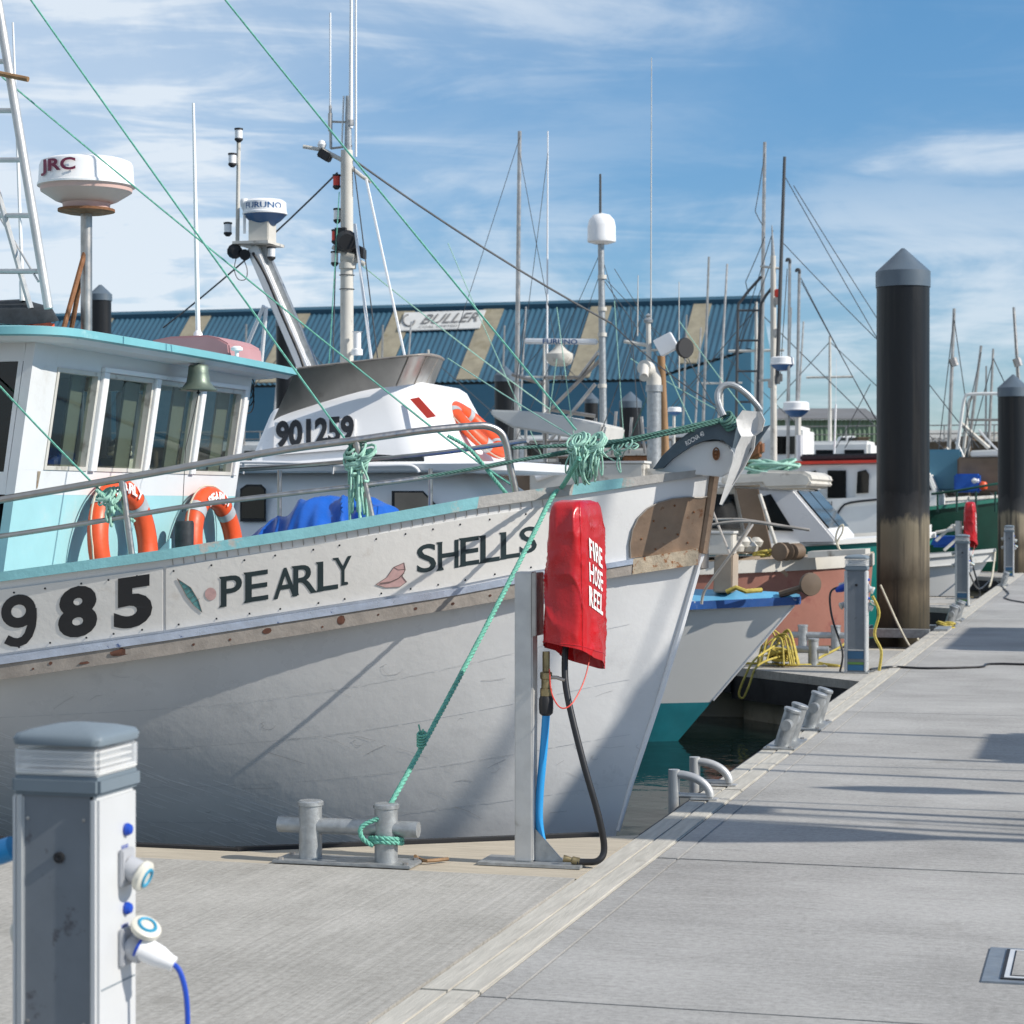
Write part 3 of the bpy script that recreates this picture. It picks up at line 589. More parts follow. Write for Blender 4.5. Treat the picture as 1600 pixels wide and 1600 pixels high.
# ================================================================== POWER PEDESTALS
pc_u, pc_v = -2.155, 4.265; hw = .093
def make_pedestal(lb):
    t = thing('power_pedestal', lb, 'power pedestal', W(pc_u, pc_v, 0), 'grey marina power pedestals along the walkway')
    u0, u1, v0, v1 = pc_u-hw, pc_u+hw, pc_v-hw, pc_v+hw
    m = MB(); m.mi = 0; m.box(u0+.010, u1-.018, v0+.004, v1-.004, .012, .93)
    m.mi = 1; m.box(u0+.012, u0+.0, v0, v1, .012, .93)
    m.build('body', ['pedestal_grey', 'pedestal_white'], t)
    m = MB()
    m.box(u0, u0+.016, v0-.002, v0+.012, .012, .93)
    m.build('corner_trim', 'pedestal_edge', t, bevel=.004)
    m = MB(); m.box(u1-.0175, u1+.004, v0-.003, v1, .012, .93); m.build('side_panel', 'pedestal_white', t, bevel=.007)
    m = MB(); m.box(u0-.012, u0+.0, v0, v1, .012, .93); m.build('side_panel', 'pedestal_white', t, bevel=.004)
    m = MB(); m.box(u0-.02, u1+.02, v0-.02, v1+.02, 0, .0115); m.build('base_plate', 'galvanised', t)
    def ring_(z0, z1, e, prof=None):
        return [W(pc_u+(hw+e)*a, pc_v+(hw+e)*b, z) for z in (z0, z1) for a, b in ((-1, -1), (1, -1), (1, 1), (-1, 1))]
    m = MB(); m.hexa(ring_(.931, .972, .010)); m.build('collar', 'lamp_grey', t, bevel=.008)
    m = MB(); m.hexa(ring_(.973, .985, .004)); m.hexa(ring_(.986, 1.024, -.022)); lb_ = m.build('lamp_core', 'louvre', t, bevel=.004)
    m = MB(); m.hexa(ring_(.9745, 1.036, .006)); m.build('lens', 'clear_glass_lens', lb_, bevel=.008)
    for z in (.990, 1.005, 1.020):
        m = MB(); m.hexa(ring_(z, z+.004, -.006)); m.build('louvre', 'louvre', lb_)
    cap = []
    m = MB()
    rws = []
    for z, e in ((1.037, .010), (1.050, .012), (1.060, .006), (1.068, -.02), (1.075, -.06), (1.077, -.085)):
        ring = []
        for a, bb, c0 in ((-1, -1, 180), (1, -1, 270), (1, 1, 0), (-1, 1, 90)):
            rc = .022
            for j in range(5):
                an = R(c0+j*22.5); ring.append(W(pc_u+a*(hw+e-rc)+rc*math.cos(an), pc_v+bb*(hw+e-rc)+rc*math.sin(an), z) if hw+e > rc else W(pc_u+a*.01, pc_v+bb*.01, z))
        rws.append(ring)
    m.grid(rws, True, True); m.build('cap', 'lamp_grey', t, smooth_deg=50)
    for zz in (.10, .52):
        m = MB(); m.box(u1+.0041, u1+.0052, v0+.012, v1-.012, zz, zz+.003); m.build('panel_seam', 'lamp_grey', t)
    m = MB()
    for zz in (.05, .45, .88):
        for uu_ in (u0+.024, u1-.032): m.lathe(W(uu_, v0+.004, zz), [(.004, 0), (.004, .0015), (.001, .002)], 8, -Wd)
    o_ = m.build('panel_screws', 'dull_steel', t); o_['kind'] = 'stuff'
    # lock in front, dark
    m = MB(); m.lathe(W(pc_u+.005, v0+.004, .80), [(.012, 0), (.012, .006), (.006, .007), (.001, .004)], 14, -Wd); m.build('lock', 'black_rubber', t)
    for z in (.845, .675):
        m = MB(); m.lathe(W(u1+.004, pc_v+.035, z), [(.013, 0), (.014, .006), (.010, .014), (.004, .017)], 16, N); m.build('indicator_lamp', 'blue_plastic', t)
        m = MB(); write(m, 'WEAR', quadfn(W(u1+.0055, pc_v+.013, z-.042), W(u1+.0055, pc_v+.048, z-.042), W(u1+.0055, pc_v+.013, z-.032), W(u1+.0055, pc_v+.048, z-.032)), .01); m.build('lettering', 'blue_plastic', t)
    for sgn, zz in ((1, (.765, .595)), (-1, (.62, .80))):
        for i, z in enumerate(zz):
            f0 = u1+.004 if sgn > 0 else u0-.012
            d = N*sgn
            m = MB(); m.obox(W(f0, pc_v+.028, z)+d*.006, N*.006, Wd*.030, UP*.040)
            sk = m.build('socket', 'socket_grey', t, bevel=.003)
            ax = (d*.85-UP*.35).normalized()
            m = MB(); m.lathe(W(f0, pc_v+.03, z)+d*.008, [(.026, 0), (.026, .030), (.024, .038)], 18, ax); m.build('barrel', 'socket_grey', sk)
            open_ = (i == 1 and sgn > 0)
            ax2 = (d*.5+UP*.75-Wd*.25).normalized() if open_ else ax
            cc = W(f0, pc_v+.03, z)+(d*.050+UP*.040 if open_ else ax*.047)
            m = MB(); m.lathe(cc, [(.031, -.008), (.034, -.004), (.034, .006), (.028, .010)], 22, ax2); m.build('flap', 'socket_cream', sk)
            e1 = ax2.orthogonal().normalized(); e2 = ax2.cross(e1)
            m = MB(); m.tube(ell(cc+ax2*.0105, e1*.019, e2*.019, 18)[:-1], .004, 5, closed=True); m.build('flap_ring', 'cyan_plastic', sk)
    m = MB()
    for z0, z1, mt in ((.025, .075, 0), (.08, .10, 1), (.13, .20, 2), (.205, .215, 3)):
        m.mi = mt; m.box(u0+.02, u1-.022, v0-.0015, v0+.0035, z0, z1)
    m.build('decal', ['decal_teal', 'decal_green', 'decal_blue', 'canvas_grey'], t)
    return t
mm_ = mat('clear_glass_lens', (0.8, 0.82, 0.83), 0.12, var=0.02)
nt = mm_.node_tree; bs_ = nt.nodes['Principled BSDF']; bs_.inputs['Alpha'].default_value = 0.35
ped = make_pedestal('large grey power pedestal in the left foreground with a blue cable plugged in')
PEDS = [(-2.27, 19.95, 'grey power pedestal on the second finger in front of the red-brown hull'),
        (-2.2, 33.1, 'grey power pedestal between the thickest pile and the second red cover'),
        (-2.14, 46.6, 'farthest grey power pedestal right of the second red cover')]
pedc = [dup(ped, W(u, v, 0), l) for u, v, l in PEDS]
# plug & blue cable on foreground pedestal
u1 = pc_u+hw+.004
plug = thing('power_plug', 'white plug in the lower socket of the foreground pedestal with its blue cable', 'plug', W(u1, pc_v, .58))
s0 = W(u1, pc_v+.03, .595)+N*.035
axp = (N*.85-UP*.42+Wd*.15).normalized()
m = MB(); m.lathe(s0, [(.027, 0), (.029, .004), (.027, .012), (.024, .05), (.017, .075), (.017, .085)], 20, axp); m.build('plug_body', 'clean_white', plug)
m = MB(); m.lathe(s0, [(.030, -.002), (.030, .004)], 20, axp); m.build('seal_ring', 'blue_plastic', plug)
e = s0+axp*.08
m = MB(); m.tube(smooth([e, e+N*.02-UP*.02, e+N*.035-UP*.09, e+N*.034-UP*.25, e+N*.02-UP*.42, e+N*.03-UP*.5, W(u1+.15, pc_v+.1, .012), W(u1+.3, pc_v-.5, .012)], 6), .0062, 8); m.build('cable', 'blue_plastic', plug)
pl2 = thing('power_plug', 'blue and grey plug on the hidden side of the foreground pedestal', 'plug', W(pc_u-.2, pc_v, .8))
s0 = W(pc_u-hw-.06, pc_v+.0, .80); m = MB(); m.lathe(s0, [(.026, 0), (.027, .03), (.022, .08), (.012, .10)], 16, -N*.8-UP*.3); m.build('plug_body', 'hose_blue', pl2)
m = MB(); m.tube(smooth([s0-N*.08-UP*.03, s0-N*.2-UP*.1, s0-N*.3-UP*.5, W(pc_u-.5, pc_v+.1, .012)], 5), .008, 7); m.build('cable', 'hose_blue', pl2)
# cables at second pedestal
pu, pv = PEDS[0][:2]
m = MB(); m.tube(smooth([W(pu-.16, pv, .78), W(pu-.24, pv-.02, .72), W(pu-.22, pv-.05, .5), W(pu-.12, pv-.1, .2), W(pu-.14, pv-.12, .012)], 5), .010, 7); one('power_cable', 'dark cable hanging from the left side of the second finger pedestal', 'cable', m, 'hose_black', W(pu-.14, pv-.12, 0))
m = MB(); m.tube(smooth([W(pu+.14, pv, .7), W(pu+.2, pv, .55), W(pu+.16, pv, .35), W(pu+.22, pv, .2), W(pu+.2, pv, .02)], 5), .014, 7); one('power_cable', 'yellow cable hanging from the right side of the second finger pedestal', 'cable', m, 'rope_yellow', W(pu+.2, pv, 0))
m = MB(); m.lathe(W(pu-.10, pv, .78), [(.035, 0), (.035, .05), (.02, .1)], 12, -N*.8-UP*.3); m.mi = 0; one('power_plug', 'blue plug on the left side of the second finger pedestal', 'plug', m, 'blue_plastic', W(pu-.12, pv, .75))
m = MB(); m.tube(smooth([W(pu+.12, pv, .03), PG(1395, 1042, .012), PG(1450, 1044, .012), PG(1530, 1042, .012), PG(1605, 1038, .012), W(2.4, 20.0, .012)], 6), .011, 7); one('power_cable', 'black cable lying across the walkway from the second finger pedestal', 'cable', m, 'hose_black', PG(1450, 1044, 0))
m = MB(); m.tube(smooth([W(-2.1, 33.1, .5), PG(1530, 920, .2), PG(1552, 905, .02), PG(1575, 925, .012), PG(1605, 942, .012), W(2.4, 27, .012)], 6), .012, 7); one('power_cable', 'dark cable from the third pedestal lying across the far walkway', 'cable', m, 'hose_black', PG(1560, 915, 0))

# ================================================================== CLEATS
def make_cleat(lb, u, v, lean=0.0, along='u', sp=.33, group='galvanised mooring cleats'):
    t = thing('mooring_cleat', lb, 'mooring cleat', W(u, v, 0), group)
    A, B = (N, Wd) if along == 'u' else (Wd, N)
    c = W(u, v, 0); r = .050; h = .245
    m = MB(); m.obox(c+UP*.008, A*(sp/2+.14), B*.10, UP*.006); m.build('base_plate', 'galvanised', t, bevel=.003)
    for s in (-1, 1):
        b0 = c+A*s*sp/2+UP*.012; tp = b0+UP*h+B*lean
        ax = (tp-b0).normalized()
        m = MB(); m.lathe(b0, [(r, 0), (r, h*.93), (r+.006, h*.94), (r+.006, h), (r-.002, h+.006)], 24, ax); m.build('post', 'galvanised', t)
    zc_ = .155; off_ = B*lean*.62
    m = MB(); m.tube([c+A*(-sp/2-.145)+UP*zc_+off_, c+A*(sp/2+.145)+UP*zc_+off_], .034, 20); m.build('crossbar', 'galvanised', t)
    for s in (-1, 1):
        for q in (-1, 1):
            pass
    for a in (-1, 1):
        for bq in (-1, 1):
            m = MB(); m.lathe(c+A*a*(sp/2+.11)+B*bq*.07+UP*.014, [(.013, 0), (.013, .01)], 6); m.build('bolt', 'dull_steel', t)
    return t
cl = make_cleat('galvanised cleat on the near finger with a green rope round it', -3.18, 8.83, sp=.345)
dup(cl, W(-2.93, 20.62, 0), 'galvanised cleat on the second finger under the yellow rope heap')
dup(cl, W(-3.0, 22.9, 0), 'galvanised cleat on the far side of the second finger below the red-brown hull')
dup(cl, W(-3.4, 34.2, 0), 'galvanised cleat on the third finger beside its pedestal')
ck = make_cleat('leaning galvanised cleat on the timber kerb, the nearer of the two close pairs', -2.03, 13.85, .075, 'v')
dup(ck, W(-2.02, 15.05, 0), 'leaning galvanised cleat on the timber kerb, the farther of the two close pairs')
dup(ck, W(-2.02, 27.9, 0), 'leaning galvanised cleat on the kerb right of the thickest pile base')
dup(ck, W(-2.02, 29.1, 0), 'leaning galvanised cleat on the kerb below the third pedestal')
dup(ck, W(-2.02, 41.5, 0), 'leaning galvanised cleat on the kerb before the farthest pedestal')

# ladder with two curved handles
ld = thing('dock_ladder', 'aluminium dock ladder with two curved handles on the kerb near the bow', 'ladder', W(-2.1, 11.45, 0))
for v in (11.18, 11.76):
    up_ = -2.222; ft = -2.03
    m = MB(); m.tube([W(up_, v, .155), W(up_, v, -.05), W(up_, v, -.9)], .030, 16); m.build('rail', 'aluminium', ld)
    m = MB(); arc = [W(ft-.30*(1-math.sin(a))+.0, v, 0.012+.135*math.cos(a)) for a in [R(90-i*9) for i in range(11)]]
    arc = [W(up_+.02+(ft-up_-.02)*math.sin(a), v, .02+.11*math.cos(a)) for a in [R(i*9) for i in range(11)]]
    m.tube(arc, .022, 12); m.tube([W(up_, v, .022), W(ft+.01, v, .022)], .014, 10); m.build('handle', 'aluminium', ld)
    m = MB(); m.box(ft-.1, ft+.04, v-.035, v+.035, .005, .012); m.build('foot_plate', 'aluminium', ld)
for z in (-.25, -.5, -.75):
    m = MB(); m.tube([W(-2.222, 11.18, z), W(-2.222, 11.76, z)], .016, 8); m.build('rung', 'aluminium', ld)

# service hatch in the walkway
hh = thing('service_hatch', 'rectangular metal service hatch set in the walkway at the right edge', 'hatch', W(-.05, 7.45, 0))
m = MB(); m.box(-.42, .42, 7.17, 7.73, -.01, .006); m.build('frame', 'hatch_plate', hh, bevel=.003)
m = MB(); m.box(-.36, .36, 7.21, 7.69, .003, .010); m.build('cover_rim', 'black_rubber', hh)
m = MB(); m.box(-.35, .35, 7.22, 7.68, .004, .012); m.build('cover', 'pedestal_white', hh, bevel=.002)
m = MB(); m.box(-.33, .33, 7.245, 7.655, .0125, .0135); m.build('seal', 'black_rubber', hh)
m = MB(); m.box(-.325, .325, 7.25, 7.65, .0125, .0150); m.build('infill', 'concrete_walk', hh)
m = MB(); m.box(-.19, -.09, 7.41, 7.50, .0155, .0165); hd = m.build('handle', 'aluminium', hh)
m = MB()
m.tube([W(-.175, 7.455, .022), W(-.16, 7.455, .026), W(-.12, 7.455, .026), W(-.105, 7.455, .022)], .006, 6); m.tube(ell(W(-.14, 7.455, .02), N*.028, Wd*.028, 14)[:-1], .004, 5, closed=True); m.build('ring_pull', 'black_rubber', hd)

# ================================================================== FIRE HOSE REEL
def make_reel(lb, full=True):
    U, V = -2.44, 9.02
    t = thing('fire_hose_reel', lb, 'hose reel', W(U, V, 0), 'red covered fire hose reels')
    m = MB(); m.box(U-.19, U+.26, V-.09, V+.12, .0, .012); m.build('base_plate', 'galvanised', t)
    m = MB(); m.prism([W(U-.04, V-.04, .0125), W(U+.04, V-.04, .0125), W(U+.04, V+.05, .0125), W(U-.04, V+.05, .0125)], UP*1.24); m.build('post', 'aluminium', t, bevel=.006)
    m = MB(); m.prism([W(U+.042, V, .0125), W(U+.17, V, .0125), W(U+.042, V, .15)], Wd*.008); m.build('gusset', 'galvanised', t)
    m = MB(); m.box(U+.042, U+.062, V-.06, V+.07, .98, 1.25); m.build('bracket', 'dull_steel', t, bevel=.003)
    # cover: cross sections in u (thickness) and v (width) by height, slightly skewed and creased
    u0, u1_, v0, v1 = U+.085, U+.285, V-.10, V+.40
    prof = [(.885, 1.02, 1.00), (.95, 1.0, 1.0), (1.05, .98, .99), (1.2, .93, .98), (1.32, .90, .97), (1.42, .86, .96), (1.49, .81, .93), (1.53, .74, .86), (1.55, .66, .76), (1.56, .45, .50)]
    rows = []; cu, cv = (u0+u1_)/2, (v0+v1)/2
    nseg = 96
    for z, fu, fv in prof:
        ring = []
        for j in range(nseg):
            a = 2*math.pi*j/nseg; ca, sa = math.cos(a), math.sin(a); e_ = .42
            x = abs(ca)**e_*(1 if ca > 0 else -1); y = abs(sa)**e_*(1 if sa > 0 else -1)
            uu = cu+x*(u1_-u0)/2*fu; vv = cv+y*(v1-v0)/2*fv
            zz = z+(-(.06)*(vv-cv)/.25-.02*(uu-cu)/.1 if z < .93 else -.03*(vv-cv)/.25*(1.5-z) if z < 1.5 else 0)
            k_ = (1.5-z)*.018
            nz_ = 0; fold = 0
            ring.append(W(uu+x*(nz_+fold), vv+y*(nz_+fold), zz))
        rows.append(ring)
    # resample vertically
    rr = []
    for i in range(len(rows)-1):
        K_ = max(2, int((prof[i+1][0]-prof[i][0])/.0085))
        for k_ in range(K_): rr.append([rows[i][j].lerp(rows[i+1][j], k_/K_) for j in range(nseg)])
    rr.append(rows[-1])
    def ridge(p, s_): return (1-abs(mnoise.noise(p)*2))**3*s_
    for r_ in rr:
        for j, p in enumerate(r_):
            uu, vv = UV(p); zz = p.z; d_ = (p-W(cu, cv, zz)); d_ = Vector((d_.x, d_.y, 0)).normalized()
            am = .35+.65*min(1, max(0, (1.56-zz)/.08))
            a1 = ridge(Vector(((uu-vv)*6+zz*2.2, zz*3.2-vv*5, 1.7)), .016)+ridge(Vector((uu*16+zz*5, vv*11-zz*2, zz*6+8)), .007)
            a2 = math.sin((vv*16+uu*22)+zz*3+1.5*mnoise.noise(Vector((vv*3, zz*2, 0))))*.010*max(0, (1.3-zz)/.4)
            r_[j] = p+d_*((a1-.008)*am+a2)
    m = MB(); m.grid(rr, True); n0 = len(m.v); m.poly(rr[-1]); 
    for jj in (int(nseg*.872), int(nseg*.128)):
        m.tube([r[jj] for r in rr[:-2]], .0035, 6)
    m.tube(rr[3], .0025, 5, closed=True)
    inn = [[p+(W(cu, cv, p.z)-p)*.05 for p in r] for r in rr[:30]]
    m.grid(inn, True)
    cov = m.build('cover', 'red_cover', t, smooth_deg=60)
    from mathutils.bvhtree import BVHTree
    bvh = BVHTree.FromPolygons([tuple(v_) for v_ in m.v], m.f)
    # text on the side facing u+
    m = MB(); fu = u1_+.014
    for i, wd in enumerate(('FIRE', 'HOSE', 'REEL')):
        zt = 1.40-i*.102; v_0, v_1 = V+.02, V+.26
        def fn(x, y, zt=zt, v_0=v_0, v_1=v_1, i=i):
            vv = v_0+(v_1-v_0)*x-.012*i; zz = zt-.085+.085*y-.055*x
            h_ = bvh.ray_cast(W(fu+.5, vv, zz), -N, 1.0); return (h_[0] if h_[0] else W(fu, vv, zz))+N*.0035
        write(m, wd, fn, .02)
    m.build('lettering', 'sign_white', cov)
    if full:
        vx, vv = U+.085, V+.02
        m = MB(); m.lathe(W(vx, vv, .72), [(.026, 0), (.026, .03), (.021, .035), (.021, .07), (.026, .075), (.026, .10), (.016, .105), (.016, .19)], 14); m.build('valve', 'brass', t)
        m = MB(); m.tube([W(vx, vv, .80), W(vx+.05, vv-.01, .80), W(vx+.09, vv-.02, .79)], .008, 8); m.build('valve_lever', 'steel', t)
        m = MB(); m.lathe(W(vx, vv, .645), [(.018, -.01), (.029, 0), (.031, .02), (.031, .06), (.025, .075)], 12); m.build('coupling', 'black_rubber', t)
        m = MB(); m.tube(smooth([W(vx, vv, .64), W(vx-.01, vv, .5), W(vx-.028, vv, .3), W(vx-.03, vv, .17), W(vx-.01, vv, .06), W(vx+.005, vv, .013)], 6), .0175, 12); m.build('supply_hose', 'hose_blue', t)
        m = MB(); m.tube(smooth([W(U+.17, V+.06, 1.0), W(U+.165, V+.03, .86), W(U+.185, V, .72), W(U+.26, V-.03, .45), W(U+.325, V-.02, .22), W(U+.345, V+.0, .08), W(U+.325, V-.02, .03), W(U+.27, V-.03, .022), W(U+.235, V-.04, .024)], 6), .0145, 12); m.build('delivery_hose', 'hose_black', t)
        m = MB(); m.lathe(W(U+.245, V-.035, .024), [(.017, 0), (.017, .03), (.011, .035), (.015, .06), (.015, .07)], 12, (W(-.04, -.008, .008)).normalized()); m.build('nozzle', 'brass', t)
        m = MB(); m.tube(smooth([W(U+.115, V-.04, .84), W(U+.13, V-.06, .74), W(U+.175, V-.08, .68), W(U+.22, V-.05, .70), W(U+.25, V+.05, .80), W(U+.262, V+.12, .93)], 6), .003, 6); m.build('tie_cord', 'sticker_red', t)
        m = MB(); m.lathe(W(U+.268, V+.10, .93), [(.001, 0), (.012, .005), (.006, .05), (.001, .055)], 10); m.build('cord_toggle', 'black_rubber', t)
    return t
hr = make_reel('fire hose reel under a large wrinkled red cover in front of the white bow')
dup(hr, W(-2.44, 35.6, 0), 'far fire hose reel under a red cover near the green hulled boat')

# ================================================================== MAIN BOAT (bow towards the walkway)
CV = 11.0
boat = thing('fishing_boat', 'white fishing boat with aqua trim lettered PEARLY SHELLS, nearest to the camera', 'fishing boat', W(-6, CV, WATER))
def stem_u(py):            # stem outline measured down the photo
    tab = [(700, 1124), (742, 1113), (855, 1098), (958, 1070), (1122, 1019), (1237, 981), (1294, 966), (1600, 866)]
    return lerp(tab, py)
stem = []                  # (z, u) on the centre plane
for py in (640, 742, 800, 855, 958, 1122, 1237, 1294, 1400, 1520):
    p = PV(stem_u(py), py, CV); stem.append((p.z, UV(p)[0]))
def su(z): return lerp(stem, z)
LB = 12.5
def hbf(q, HB, Lb, p): 
    q = max(0, q); t = min(1, q/Lb); h = HB*(1-(1-t)**p)
    if q > 8: h *= 1-.22*((q-8)/4.5)**2
    return h
SHEERB = [(-60, 914), (0, 909), (250, 876), (500, 838), (750, 794), (950, 766), (1109, 742), (1118, 740)]
CAPT = [(-60, 899), (0, 894), (250, 860), (500, 821), (750, 776), (950, 750), (1109, 732), (1118, 730)]
KNUC = [(-60, 1034), (0, 1026), (260, 989), (500, 952), (700, 922), (820, 898), (950, 880), (1086, 857), (1100, 854)]
RAILB = [(-60, 1071), (0, 1062), (260, 1024), (500, 987), (700, 953), (820, 932), (950, 904), (1086, 882), (1096, 880)]
def row(tab, HB, Lb, p, u_st, zaft, push=0.0, side=-1):
    out = []; q = 0.0
    while q <= LB:
        u = u_st-q; v = CV+side*(hbf(q, HB, Lb, p)+push*min(1, q/.15)); pn = W(u, CV-hbf(q, HB, Lb, p), 0); px = pxof(pn)
        if px > -60: z = ZC-(lerp(tab, px)-HZ)/F*pn.y; zl = z; ql = q
        else: z = zl+(zaft-zl)*min(1, (q-ql)/5)
        out.append(W(u, v, z)); q += .03 if q < .6 else (.08 if q < 3.4 else .5)
    return out
HB1 = (1.86, 4.4, 2.3); HB2 = (1.80, 4.6, 2.15)
zs_ = PV(1113, 742, CV).z; zk_ = PV(1098, 855, CV).z
uS, uK = su(zs_), su(zk_)
sheer = row(SHEERB, *HB1, uS, .98); knuc = row(KNUC, *HB2, uK, .55); railb = row(RAILB, *HB2, uK-.005, .42)
sheerR = row(SHEERB, *HB1, uS, .98, side=1); knucR = row(KNUC, *HB2, uK, .55, side=1)
def lowrow(z, HB, Lb, p, side):
    out = []; q = 0.0
    while q <= LB:
        u = su(z)-q; out.append(W(u, CV+side*hbf(q, HB, Lb, p), z)); q += .03 if q < .6 else (.08 if q < 3.4 else .5)
    return out
def hullside(side, top, kn):
    m = MB(); m.grid([top, [a.lerp(b, .5)-Wd*side*-.004 for a, b in zip(top, kn)], kn])
    m.mi = 0
    rows = [kn]
    lows = [(.45, 1.73, 4.85, 1.95), (.10, 1.50, 5.0, 1.9), (-.15, 1.34, 5.2, 1.8), (-.40, 1.16, 5.6, 1.7)]
    rr = [lowrow(*l, side) for l in lows]
    rows += rr; m.grid(rows); m.mi = 1
    m.grid([rr[-1], lowrow(-.75, 1.30, 6.2, 1.5, side), lowrow(-1.3, .5, 7, 1.4, side)])
    return m
m = hullside(-1, sheer, knuc); a_ = hullside(1, sheerR, knucR); m.add(a_.v, a_.f); m.m[-len(a_.m):] = a_.m
e0, e1 = len(sheer)-1, 0
m.mi = 0; m.poly([sheer[-1], knuc[-1], lowrow(-.15, 1.61, 5.4, 1.7, -1)[-1], lowrow(-.15, 1.61, 5.4, 1.7, 1)[-1], knucR[-1], sheerR[-1]])
hull = m.build('hull', ['hull_white', 'teal_antifoul'], boat, smooth_deg=50)
# inner bulwark and deck
inL = [p+Wd*.07-UP*.0 for p in sheer]; inR = [p-Wd*.07 for p in sheerR]
m = MB(); lim_ = lambda p, s_: W(UV(p)[0]-.0, (min(UV(p)[1], CV-.005) if s_ < 0 else max(UV(p)[1], CV+.005)), p.z)
inL = [lim_(p, -1) for p in inL]; inR = [lim_(p, 1) for p in inR]; loL = [lim_(p-UP*.42+Wd*.12, -1)-N*(.14 if i_ < 12 else 0) for i_, p in enumerate(inL)]; loR = [lim_(p-UP*.42-Wd*.12, 1)-N*(.14 if i_ < 12 else 0) for i_, p in enumerate(inR)]
m.grid([inL, loL]); m.grid([inR, loR]); m.build('inner_bulwark', 'white_paint', boat)
m = MB(); m.grid([loL, loR]); m.build('deck', 'aqua_light', boat)
# gunwale cap following the measured top line
capt = row(CAPT, *HB1, uS+.01, 1.05)
def strip(top, bot, out_, inn, name, mt, par=boat, side=-1, i0=0, i1=None, **k):
    i1 = i1 or len(top); m = MB()
    rows = [[], [], [], []]
    for i in range(i0, i1):
        d = Wd*side
        if i < 8: d = (Wd*side*.8+N*.5*(1-i/8)).normalized()
        a, b = top[i], bot[i]
        rows[0].append(b+d*out_); rows[1].append(a+d*out_); rows[2].append(a-d*inn); rows[3].append(b-d*inn)
    cs = [[rows[j][i] for j in range(4)] for i in range(len(rows[0]))]
    m.grid(cs, True, True); return m.build(name, mt, par, **k)
pxs = [pxof(p) for p in capt]
i900 = next(i for i, x in enumerate(pxs) if x < 985); i840 = next(i for i, x in enumerate(pxs) if x < 905); i690 = next(i for i, x in enumerate(pxs) if x < 752)
strip(capt, sheer, .03, .12, 'gunwale', 'grey_worn', i0=0, i1=i900+1)
strip(capt, sheer, .03, .12, 'gunwale', 'aqua_worn', i0=i900, i1=i840+1)
strip(capt, sheer, .03, .12, 'gunwale', 'grey_worn', i0=i840, i1=i690+1)
strip(capt, sheer, .03, .12, 'gunwale', 'aqua_worn', i0=i690)
captR = row(CAPT, *HB1, uS+.01, 1.05, side=1); strip(captR, sheerR, .03, .12, 'gunwale', 'aqua_worn', side=1)
# rub rail: metal lip above a brown strip
ix = next(i for i, p in enumerate(knuc) if pxof(p) < 1000); ix0 = next(i for i, p in enumerate(knuc) if pxof(p) < 1088)
midr = [a.lerp(b, .34) for a, b in zip(knuc, railb)]
strip(midr, railb, .040, .01, 'rub_rail', 'rub_brown', i0=ix+0)
strip(knuc, midr, .050, .01, 'rub_rail_lip', 'rub_metal', i0=ix)
strip(knuc, railb, .045, .01, 'rub_rail', 'rusty_strip', i0=ix0, i1=ix+1)
def onrail(px, t):
    j = min(range(len(knuc)), key=lambda i_: abs(pxof(knuc[i_])-px)); return midr[j].lerp(railb[j], t)-Wd*.0415
for px, t, rx, rz in ((205, .35, .05, .016), (192, .3, .014, .018), (78, .4, .008, .008), (435, .4, .02, .014), (545, .45, .018, .022), (378, .6, .006, .006), (660, .5, .008, .007), (715, .6, .008, .007), (52, .6, .005, .005), (315, .55, .006, .006), (610, .5, .005, .005), (765, .5, .007, .006), (500, .7, .005, .005), (130, .7, .03, .006)):
    c_ = onrail(px, t); m = MB(); m.poly([c_+N*rx*math.cos(a_*.449)*(1+.4*mnoise.noise(Vector((px, a_*1.3, 0))))+UP*(.16*rx*math.cos(a_*.449)+rz*math.sin(a_*.449)*(1+.5*mnoise.noise(Vector((px, a_, 5)))))-Wd*(-.45*rx*math.cos(a_*.449)+.001) for a_ in range(14)]); m.build('rust_spot', 'rust_dark', boat)
strip(knucR, [a-UP*.11 for a in knucR], .045, .01, 'rub_rail', 'rub_brown', side=1)
# stem band: timber above the knuckle, white capping below it
m = MB(); m.tube([W(su(z)+.008, CV, z) for z in (zs_+.02, (zs_+zk_)/2, zk_-.03)], .026, 8); m.build('stem_post', 'bronze', boat)
m = MB(); m.tube([W(su(z)+.004, CV, z) for z in (zk_-.031, .9, .5, .1, -.15)], [.016, .016, .015, .013, .01], 8); m.build('stem_band', 'clean_white', boat)
from mathutils.bvhtree import BVHTree
_hg = MB(); _hg.grid([knuc]+[lowrow(*l, -1) for l in [(.45, 1.73, 4.85, 1.95), (.10, 1.50, 5.0, 1.9), (-.15, 1.34, 5.2, 1.8), (-.40, 1.16, 5.6, 1.7)]])
_hb = BVHTree.FromPolygons([tuple(x) for x in _hg.v], _hg.f)
def onh(px, py, d=.0015):
    o_ = Vector((0, 0, ZC)); h_ = _hb.ray_cast(o_, (P(px, py, 1)-o_).normalized()); return None if h_[0] is None else h_[0]-Wd*d
def hstroke(mb, pts, w_):
    q = [onh(x, y) for x, y in pts]; q2 = [onh(x, y+w_) for x, y in pts]
    if None in q or None in q2: return
    mb.grid([q, q2])
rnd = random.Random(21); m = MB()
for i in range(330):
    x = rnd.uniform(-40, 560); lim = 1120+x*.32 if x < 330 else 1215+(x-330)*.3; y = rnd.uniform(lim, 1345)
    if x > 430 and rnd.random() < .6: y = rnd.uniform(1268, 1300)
    L_ = rnd.uniform(12, 60); sl_ = rnd.uniform(.28, .42); hstroke(m, [(x, y), (x+L_*.5, y+L_*sl_*.5+rnd.uniform(-1, 1)), (x+L_, y+L_*sl_)], rnd.uniform(.5, 1.3))
